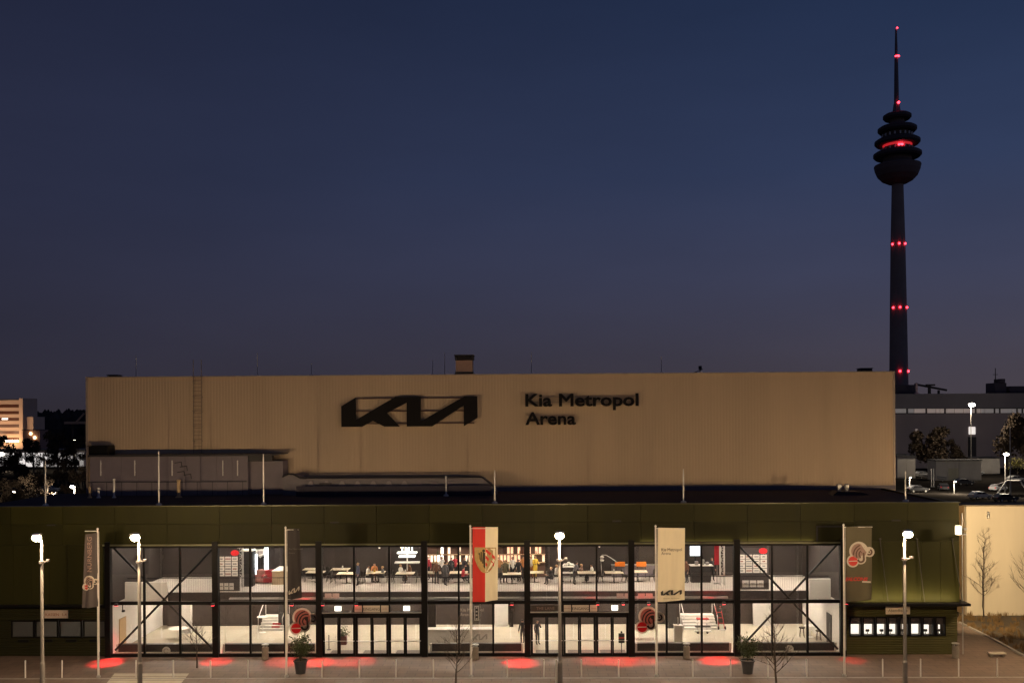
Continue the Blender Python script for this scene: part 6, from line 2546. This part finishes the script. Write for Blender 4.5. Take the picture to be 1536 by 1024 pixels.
# orange panels
for px, lab in ((930, 'left bright orange panel on the upper floor'), (962, 'right bright orange panel on the upper floor')):
    Y = 73.2
    p0, p1 = PY(px - 7.5, 849, Y), PY(px + 7.5, 842, Y)
    t = thing('orange_panel', lab, 'panel', (p0.x + .35, Y, gz), 'orange panels on the upper floor')
    m = MB()
    m.cbox(p0.x, p1.x, Y - .03, Y + .03, p0.z, p1.z, .01)
    m.build('board', mat('orange_lit', (.85, .22, .02), .5, var=.06), t)
    for xx in (p0.x + .08, p1.x - .08):
        m = MB()
        m.tube([(xx, Y, gz), (xx, Y, p0.z)], .02, 6)
        m.build('leg', M['black'], t)
x0_, x1_ = gx(918, 73.6), gx(1000, 73.6)
t = thing('buffet_counter', 'low grey buffet counter behind the orange panels', 'counter', ((x0_ + x1_) / 2, 73.6, gz))
m = MB()
m.box(x0_, x1_, 73.45, 73.9, gz, gz + .9)
m.build('front', M['annex'], t)
m = MB()
m.cbox(x0_ - .05, x1_ + .05, 73.4, 73.92, gz + .903, gz + .95, .01)
m.build('worktop', M['galv'], t)
# curved chrome hose / exhaust at (905,838)
Y = 72.8
t = thing('reading_lamp', 'bent chrome arm lamp beside the left orange panel', 'lamp', (gx(903, Y), Y, gz))
m = MB()
q_ = [PY(a, c, Y) for a, c in ((903, 870), (902, 850), (901, 838), (903, 832), (909, 832), (916, 836), (926, 843))]
m.tube(q_, .035, 6)
m.build('arm', M['galv'], t)
m = MB()
for (a, c) in ((903, 835), (903, 840)):
    p = PY(a, c, Y - .1)
    m.sphere((p.x, Y - .1, p.z), .12, 6, 1.3, 1, .8)
m.build('shade', M['white'], t)
# left stage corner: truss, dark booth, light columns, emblem, armchairs
def truss(px, pt, Y, zb, lab, wpx=6):
    p = PY(px, pt, Y)
    w_ = wpx * Y / F / 2
    t = thing('truss_tower', lab, 'truss', (p.x, Y, zb), 'aluminium truss towers on the upper floor')
    zt_ = p.z
    m = MB()
    for sx in (-w_, w_):
        for dy in (-w_, w_):
            m.tube([(p.x + sx, Y + dy, zb), (p.x + sx, Y + dy, zt_)], .032, 6)
    m.build('chord', M['pole_white'], t)
    m = MB()
    n_ = 8
    for k in range(n_):
        z0, z1 = zb + (zt_ - zb) * k / n_, zb + (zt_ - zb) * (k + 1) / n_
        s = 1 if k % 2 else -1
        m.tube([(p.x - s * w_, Y - w_, z0), (p.x + s * w_, Y - w_, z1)], .02, 5)
        m.tube([(p.x - w_, Y - w_, z1), (p.x + w_, Y - w_, z1)], .02, 5)
    m.build('lattice', M['pole_white'], t)


truss(361, 818, 69.6, gz, 'pale lattice truss tower beside the left sponsor board')
truss(1083, 815, 69.9, gz, 'pale lattice truss tower right of the bright screen')
p = PY(372, 826, 70.2)
t = thing('speaker_booth', 'tall dark booth between the left truss tower and the light columns', 'booth', (p.x, 70.2, gz))
m = MB()
m.cbox(p.x - .42, p.x + .42, 69.9, 70.6, gz, p.z, .03)
m.build('body', M['dark'], t)
m = MB()
m.cbox(p.x - .46, p.x + .46, 69.86, 70.64, p.z + .003, p.z + .12, .02)
m.build('cap', M['white'], t)
for px, pt, pb, lab in ((383, 831, 864, 'left glowing white light column'), (399.5, 819, 857, 'right taller glowing white light column')):
    Y = 71.6
    a, c = PY(px, pt, Y), PY(px, pb, Y)
    t = thing('light_column', lab, 'light column', (a.x, Y, gz), 'glowing light columns on the upper floor')
    m = MB()
    m.box(a.x - .13, a.x + .13, Y - .1, Y + .1, max(gz + .1, c.z), a.z)
    m.build('tube', M['tube_glow'], t)
    m = MB()
    m.box(a.x - .2, a.x + .2, Y - .16, Y + .16, gz, gz + .1)
    m.build('base', M['dark'], t)
p = PY(390.5, 829, 73.5)
t = thing('shield_sign', 'small pale shield sign between the two light columns', 'sign', (p.x, 73.5, p.z))
m = MB()
m.prism([(p.x - .35, p.z + .3), (p.x + .35, p.z + .3), (p.x + .35, p.z - .05), (p.x, p.z - .38), (p.x - .35, p.z - .05)], 73.46, 73.52)
m.build('board', M['white'], t)
m = MB()
m.prism([(p.x - .2, p.z + .18), (p.x + .2, p.z + .18), (p.x + .2, p.z), (p.x, p.z - .2), (p.x - .2, p.z)], 73.44, 73.455)
m.build('field', mat('sign_grey', (0.35, 0.3, 0.28), .6, var=0), t)
m = MB()
m.tube([(p.x, 73.6, gz), (p.x, 73.6, p.z)], .03, 6)
m.build('post', M['dark'], t)
for px, Y, lab, cc in ((390, 71.2, 'pinkish upholstered armchair between the light columns', 'pink'), (403, 71.2, 'red upholstered armchair at the foot of the right light column', 'red')):
    x = gx(px, Y)
    t = thing('armchair', lab, 'armchair', (x, Y, gz), 'armchairs by the light columns')
    mm = mat('armchair_' + cc, (.42, .20, .17) if cc == 'pink' else (.4, .04, .05), .8, var=.1)
    m = MB()
    m.cbox(x - .35, x + .35, Y - .32, Y + .3, gz + .12, gz + .45, .06)
    m.build('seat', mm, t)
    m = MB()
    m.cbox(x - .36, x + .36, Y + .24, Y + .42, gz + .3, gz + 1.0, .07)
    m.build('backrest', mm, t)
    for s in (-1, 1):
        m = MB()
        m.cbox(min(x + s * .34, x + s * .48), max(x + s * .34, x + s * .48), Y - .3, Y + .35, gz + .1, gz + .65, .05)
        m.build('armrest', mm, t)
# draped buffet table
Y = 70.6
xa, xb = gx(408, Y), gx(430, Y)
t = thing('draped_table', 'long table under a pleated cream cloth beside the black banner', 'table', ((xa + xb) / 2, Y, gz))
m = MB()
npl = 40
for k in range(npl):
    a, c = xa + (xb - xa) * k / npl, xa + (xb - xa) * (k + 1) / npl
    d0 = .03 if k % 2 else 0
    m.quad((a, Y - d0, gz + .02), (c, Y - (.03 - d0), gz + .02), (c, Y - (.03 - d0), gz + 1.0), (a, Y - d0, gz + 1.0))
m.box(xb, xb + .02, Y, Y + 2.2, gz + .02, gz + 1.0)
m.build('tablecloth', mat('drape', (.66, .52, .36), .8, var=.08), t)
m = MB()
m.box(xa - .02, xb + .04, Y - .05, Y + 2.2, gz + 1.003, gz + 1.04)
m.build('tabletop', M['white'], t)
# sponsor boards: white sheets on dark boards at the gallery edge
for (pa, pb, pt, pb2, ncol, nrow, row2, lab, ov) in ((327, 357, 834, 864, 3, 4, (328, 351, 874, 884), 'dark sponsor board with a grid of white sheets beside the left truss tower', (352, 829)), (1107, 1151, 831, 859, 4, 4, (1113, 1146, 870, 880), 'dark sponsor board with a grid of white sheets under a red oval at right', (1145, 826))):
    Y = YG + 0.4
    x0, x1 = PY(pa, pt, Y).x, PY(pb, pt, Y).x
    zt_, zb = fz(pa, pt, Y), fz(pa, pb2, Y)
    zz = fz(pa, row2[3], Y)
    t = thing('sponsor_board', lab, 'notice board', ((x0 + x1) / 2, Y, gz), 'sponsor boards at the gallery edge')
    m = MB()
    m.box(x0 - .1, x1 + .1, Y + .02, Y + .07, gz + .02, fz(pa, 822, Y))
    m.build('board', mat('board_dark', (.055, .045, .045), .6, var=.15), t)
    for i in range(ncol):
        for j in range(nrow):
            a, c = x0 + (x1 - x0) * i / ncol + .03, x0 + (x1 - x0) * (i + 1) / ncol - .03
            d0, d1 = zb + (zt_ - zb) * j / nrow + .02, zb + (zt_ - zb) * (j + 1) / nrow - .02
            m = MB()
            m.box(a, c, Y, Y + .015, d0, d1)
            sh_ = m.build('sheet', mat('sponsor_sheet', (.80, .74, .68), .5, var=.04), t)
            m = MB()
            cxm, czm = (a + c) / 2, (d0 + d1) / 2
            ww = (c - a) * (.22 + .12 * ((i * 5 + j * 3) % 3))
            m.cbox(cxm - ww, cxm + ww, Y - .008, Y - .002, czm - .04, czm + .04, .003)
            m.build('mark', mat('mark_%d' % ((i + j * 2) % 3), ((.12, .12, .13), (.3, .10, .08), (.25, .25, .27))[(i + j * 2) % 3], .6, var=0), sh_)
    xa, xb = PY(row2[0], row2[2], Y).x, PY(row2[1], row2[2], Y).x
    za, zc = fz(pa, row2[3], Y), fz(pa, row2[2], Y)
    for i in range(3):
        a, c = xa + (xb - xa) * i / 3 + .03, xa + (xb - xa) * (i + 1) / 3 - .03
        m = MB()
        m.box(a, c, Y, Y + .015, max(gz + .03, za), zc)
        sh_ = m.build('sheet', mat('sponsor_sheet', (.80, .74, .68)), t)
        m = MB()
        m.box((a + c) / 2 - .12, (a + c) / 2 + .12, Y - .006, Y - .001, (za + zc) / 2 - .02, (za + zc) / 2 + .03)
        m.build('mark', mat('mark_0', (.12, .12, .13)), sh_)
    p = PY(ov[0], ov[1], Y - .06)
    m = MB()
    m.prism(disc(p.x, p.z, .2, 20, 1.5), Y - .02, Y + .015)
    m.build('red_oval', mat('oval_red', (.75, .02, .03), .5, var=.05), t)
    m = MB()
    m.tube([(x0, Y - .1, fz(pa, pt - 2, Y)), (x0, Y + .0, fz(pa, pt - 2, Y))], .02, 5)
    m.build('clip', M['dark'], t)
# bright screen, counter on the right
Y = 72.4
a, c = PY(1035, 833, Y), PY(1052, 816, Y)
t = thing('display_screen', 'bright bluish white screen above the counter right of the cream flag', 'screen', ((a.x + c.x) / 2, Y, gz))
m = MB()
m.box(a.x, c.x, Y - .02, Y, a.z, c.z)
m.build('screen', emis('screen_glow', (.8, .9, 1.0), 2.2), t)
m = MB()
m.box(a.x - .06, c.x + .06, Y + .003, Y + .09, a.z - .06, c.z + .06)
m.build('casing', M['black'], t)
m = MB()
m.tube([((a.x + c.x) / 2, Y + .12, gz), ((a.x + c.x) / 2, Y + .12, c.z)], .05, 8)
m.build('stand', M['black'], t)
Y = 71.0
x0_, x1_ = gx(1037, Y), gx(1066, Y)
t = thing('info_counter', 'dark counter with a pale top under the bright screen', 'counter', ((x0_ + x1_) / 2, Y, gz))
m = MB()
m.box(x0_, x1_, Y, Y + .6, gz, gz + 1.2)
m.build('front', M['dark'], t)
m = MB()
m.cbox(x0_ - .08, x1_ + .2, Y - .08, Y + .7, gz + 1.203, gz + 1.27, .015)
m.build('worktop', M['white'], t)
m = MB()
for dx, h_ in ((.3, .28), (.75, .4), (1.1, .22)):
    m.cbox(x0_ + dx, x0_ + dx + .24, Y + .1, Y + .3, gz + 1.27, gz + 1.27 + h_, .02)
tag(m.build('coffee_machine', M['galv'], loc=(x0_ + .7, Y + .2, gz + 1.27)), 'small grey machines standing on the dark counter under the screen', 'coffee machine')
p = PY(1075.5, 822, 70.4)
t = thing('pull_up_banner', 'narrow red banner stand left of the right truss tower', 'banner', (p.x, 70.4, gz))
m = MB()
m.box(p.x - .2, p.x + .2, 70.38, 70.40, gz + 1.4, p.z + .25)
m.build('sheet', mat('banner_red', (.55, .03, .05), .6, var=.08), t)
m = MB()
m.tube([(p.x, 70.44, gz), (p.x, 70.44, p.z + .25)], .02, 6)
m.cbox(p.x - .25, p.x + .25, 70.36, 70.56, gz, gz + .06, .01)
m.build('stand', M['galv'], t)
for px, lab in ((498, 'row of pinkish poster panels on the gallery beam in the left door bay'), (936, 'row of pinkish poster panels on the gallery beam right of the street lamp'), (968, 'row of pinkish poster panels on the gallery beam left of the cream flag')):
    Y = YG - .45
    p = PY(px, 893, Y)
    m = MB()
    for k in (-1, 1):
        m.cbox(p.x + k * .27 - .24, p.x + k * .27 + .24, Y - .02, Y + .02, p.z - .17, p.z + .17, .008)
        m.box(p.x + k * .27 - .16, p.x + k * .27 + .16, Y - .028, Y - .0201, p.z - .03, p.z + .03)
    tag(m.build('poster_panel', mat('poster_pink', (.6, .40, .36), .6, var=.1), loc=(p.x, Y, p.z)), lab, 'poster', 'poster panels on the gallery beam')

# ------------------------------------------------------------------ lobby furniture
g0, g1 = PZ(641, 963), PZ(741, 963)
y = 67.3
t = thing('reception_counter', 'long white reception counter with a faint grey logo behind the bare tree', 'counter', ((g0.x + g1.x) / 2, y, 0.012))
m = MB()
m.cbox(g0.x, g1.x, y, y + .7, .012, 1.1, .02)
m.build('front', M['white'], t)
m = MB()
m.cbox(g0.x - .05, g1.x + .05, y - .04, y + .8, 1.103, 1.15, .012)
m.build('worktop', M['white'], t)
m = MB()
a, c = PY(706, 956, y), PY(731, 945, y)
m.prism(logo_pts((a.x + c.x) / 2, .62, c.x - a.x, .42), y - .012, y - .002)
m.build('logo', mat('pale_grey_logo', (.42, .40, .37), .5, var=0), t)
for py, tx_, sz in ((917, 'Kia Metropol', .34), (924, 'Arena', .34)):
    a = PY(690, py, 74.0)
    m = text_mb(tx_, sz, a.x, YB - .012, a.z, .01, 'LEFT')
    m.build('wall_lettering', mat('dim_wall_letter', (.24, .2, .17), .6, var=0), ent)
# hanging sign
p0, p1 = PY(711.5, 930, 66.5), PY(718.5, 908, 66.5)
t = thing('hanging_sign', 'small upright hanging sign with a pale frame below the red and white flag', 'sign', ((p0.x + p1.x) / 2, 66.5, p1.z))
m = MB()
m.box(p0.x, p1.x, 66.47, 66.53, p0.z, p1.z)
m.build('frame', M['white'], t)
m = MB()
m.box(p0.x + .06, p1.x - .06, 66.45, 66.469, p0.z + .06, p1.z - .06)
m.build('board', M['dark'], t)
m = MB()
for k in range(4):
    zc = p0.z + (p1.z - p0.z) * (k + .5) / 4
    m.box((p0.x + p1.x) / 2 - .06, (p0.x + p1.x) / 2 + .06, 66.44, 66.449, zc - .05, zc + .05)
m.build('pictogram', M['white'], t)
m = MB()
m.tube([((p0.x + p1.x) / 2, 66.5, p1.z), ((p0.x + p1.x) / 2, 66.5, 8.6)], .01, 4)
m.build('cord', M['dark'], t)


def bar_table(px, py, top, lab, rad, ht_):
    g = PZ(px, py)
    t = thing('bar_table', lab, 'table', (g.x, g.y, .012), 'round white tables in the lobby')
    m = MB()
    m.lathe([(rad * .7, ht_ - .05), (rad, ht_ - .03), (rad, ht_), (rad * .9, ht_ + .01)], g.x, g.y, 0, 20)
    m.build('tabletop', M['white'], t)
    m = MB()
    m.lathe([(.035, .04), (.03, ht_ - .05)], g.x, g.y, .012, 8)
    m.build('stem', M['white'], t)
    m = MB()
    m.lathe([(.26, 0), (.24, .02), (.05, .04)], g.x, g.y, .012, 14)
    m.build('foot', M['white'], t)


bar_table(394, 948, 922, 'round white bar table beside the lobby steps at left', .42, 1.2)
bar_table(268, 957, 944, 'wide round white table in the left end of the lobby', .72, .76)
bar_table(1215, 955, 941, 'round white table in the right end of the lobby', .42, .85)
for (px, py, lab) in ((1228, 960, 'brown stool right of the white table in the right end of the lobby'), (1203, 955, 'dark stool left of the white table in the right end of the lobby')):
    g = PZ(px, py)
    t = thing('stool', lab, 'stool', (g.x, g.y, .012), 'stools in the lobby')
    m = MB()
    m.lathe([(.2, .66), (.22, .7), (.2, .75)], g.x, g.y, 0, 14)
    m.build('seat', M['bark'], t)
    for k in range(4):
        a = k * math.pi / 2 + .7
        m = MB()
        m.tube([(g.x + .12 * math.cos(a), g.y + .12 * math.sin(a), .66), (g.x + .22 * math.cos(a), g.y + .22 * math.sin(a), .012)], .018, 6)
        m.build('leg', M['bark'], t)
# lobby stairs (left and right) with handrails
for (pa, pb, py, lab) in ((388, 424, 946, 'short flight of pale steps with red treads left of the left emblem sticker'), (1026, 1076, 944, 'short flight of pale steps with handrails in the right part of the lobby')):
    g0, g1 = PZ(pa, py), PZ(pb, py)
    y = g0.y
    t = thing('stair_flight', lab, 'stairs', ((g0.x + g1.x) / 2, y, .012), 'flights of steps in the lobby')
    for k in range(5):
        m = MB()
        m.box(g0.x, g1.x, y + .3 * k, y + .3 * (k + 1) - .004 if k < 4 else y + 2.2, .012, .17 * (k + 1))
        st_ = m.build('step', M['white'], t)
        if pa < 700 and k in (1, 2):
            m = MB()
            m.box(g0.x + .9, g1.x - .3, y + .3 * k - .006, y + .3 * k - .001, .17 * k + .03, .17 * (k + 1) - .02)
            m.build('red_riser', M['red'], st_)
    for xx in (g0.x, g1.x):
        m = MB()
        m.tube([(xx, y - .1, .02), (xx, y - .1, 1.0), (xx, y + 1.4, 1.85), (xx, y + 2.0, 1.85), (xx, y + 2.0, .9)], .03, 6)
        m.build('handrail', M['pole_white'], t)
# white plinth, shelf trolley
g = PZ(1018, 963)
t = thing('info_desk', 'tall white plinth desk right of the right emblem sticker', 'desk', (g.x, g.y, .012))
m = MB()
m.cbox(g.x - .28, g.x + .28, g.y, g.y + .5, .012, 1.15, .015)
m.build('body', M['white'], t)
m = MB()
m.cbox(g.x - .32, g.x + .32, g.y - .05, g.y + .55, 1.153, 1.2, .012)
m.build('top', M['white'], t)
m = MB()
m.cbox(g.x - .05, g.x + .05, g.y + .2, g.y + .3, 1.2, 1.75, .02)
m.build('display', M['galv'], t)
g = PZ(1054, 950)
t = thing('shelf_trolley', 'small shelf trolley with red and white shelves in the right part of the lobby', 'trolley', (g.x, g.y, .012))
for k, (z, mm) in enumerate(((.18, 'white'), (.52, 'dark'), (.82, 'white'), (1.08, 'red'))):
    m = MB()
    w_ = .62 - .06 * k
    m.cbox(g.x - w_, g.x + w_, g.y - .2, g.y + .2, z, z + .07, .012)
    m.build('shelf', M[mm], t)
for sx in (-.35, .35):
    m = MB()
    m.box(g.x + sx - .02, g.x + sx + .02, g.y + .21, g.y + .25, .05, 1.2)
    m.build('post', M['galv'], t)
    m = MB()
    m.sphere((g.x + sx, g.y, .1), .085, 5)
    m.build('wheel', M['black'], t)
# red hand truck beside the right steps
g = PZ(1083, 944)
t = thing('hand_truck', 'red and grey hand truck right of the lobby steps', 'hand truck', (g.x, g.y, .012))
m = MB()
for s in (-.2, .2):
    m.tube([(g.x + s, g.y, .1), (g.x + s - .25, g.y + .1, 1.6), (g.x + s - .3, g.y + .2, 1.75)], .025, 6)
for z in (.5, .9, 1.3):
    m.tube([(g.x - .2 - .16 * z, g.y + .06 * z, z), (g.x + .2 - .16 * z, g.y + .06 * z, z)], .02, 6)
m.build('frame', M['red'], t)
for s in (-.26, .26):
    m = MB()
    m.sphere((g.x + s, g.y, .15), .14, 6, .4, 1, 1)
    m.build('wheel', M['black'], t)
m = MB()
m.box(g.x - .25, g.x + .25, g.y - .25, g.y - .02, .03, .05)
m.build('toe_plate', M['galv'], t)
# door area: queue post, planter, info stand
g = PZ(490, 978)
m = MB()
m.lathe([(.15, 0), (.15, .02), (.03, .05), (.025, .98), (.035, 1.0), (.02, 1.03)], g.x, YF + 1.8, .012, 12)
tag(m.build('queue_post', M['dark'], loc=(g.x, YF + 1.8, .012)), 'dark queue post inside the left most door of the left doors', 'queue post')
g = PZ(515, 966)
t = thing('indoor_planter', 'dark red planter box with a small plant behind the left doors', 'planter', (g.x, g.y, .012))
m = MB()
m.cbox(g.x - .25, g.x + .25, g.y - .2, g.y + .2, .012, .62, .02)
m.build('pot', mat('maroon', (.12, .03, .03), .5, var=.1), t)
m = MB()
for k in range(160):
    d_ = Vector((tr.gauss(0, .16), tr.gauss(0, .16), abs(tr.gauss(0, .28))))
    c_ = Vector((g.x, g.y, .62)) + d_
    u = Vector((tr.gauss(0, 1), tr.gauss(0, 1), tr.gauss(0, 1))).normalized() * .1
    v = u.cross(Vector((tr.gauss(0, 1), tr.gauss(0, 1), tr.gauss(0, 1)))).normalized() * .035
    m.add([c_ - u, c_ - v, c_ + u, c_ + v], [(0, 1, 2, 3)])
m.build('foliage', M['leaf'], t)
g = PZ(932, 979)
t = thing('info_stand', 'black stand with a red striped box on a post behind the rightmost door', 'stand', (g.x, YF + .5, .012))
y = YF + .5
m = MB()
m.lathe([(.2, 0), (.2, .02), (.025, .04), (.025, .75)], g.x, y, .012, 12)
m.build('post', M['black'], t)
m = MB()
m.cbox(g.x - .2, g.x + .2, y - .08, y + .08, .76, 1.4, .02)
m.build('box', M['dark'], t)
m = MB()
m.box(g.x - .19, g.x + .19, y - .09, y - .081, 1.05, 1.17)
m.build('stripe', M['red'], t)
m = MB()
m.sphere((g.x, y, 1.48), .07, 6)
m.build('knob', M['black'], t)
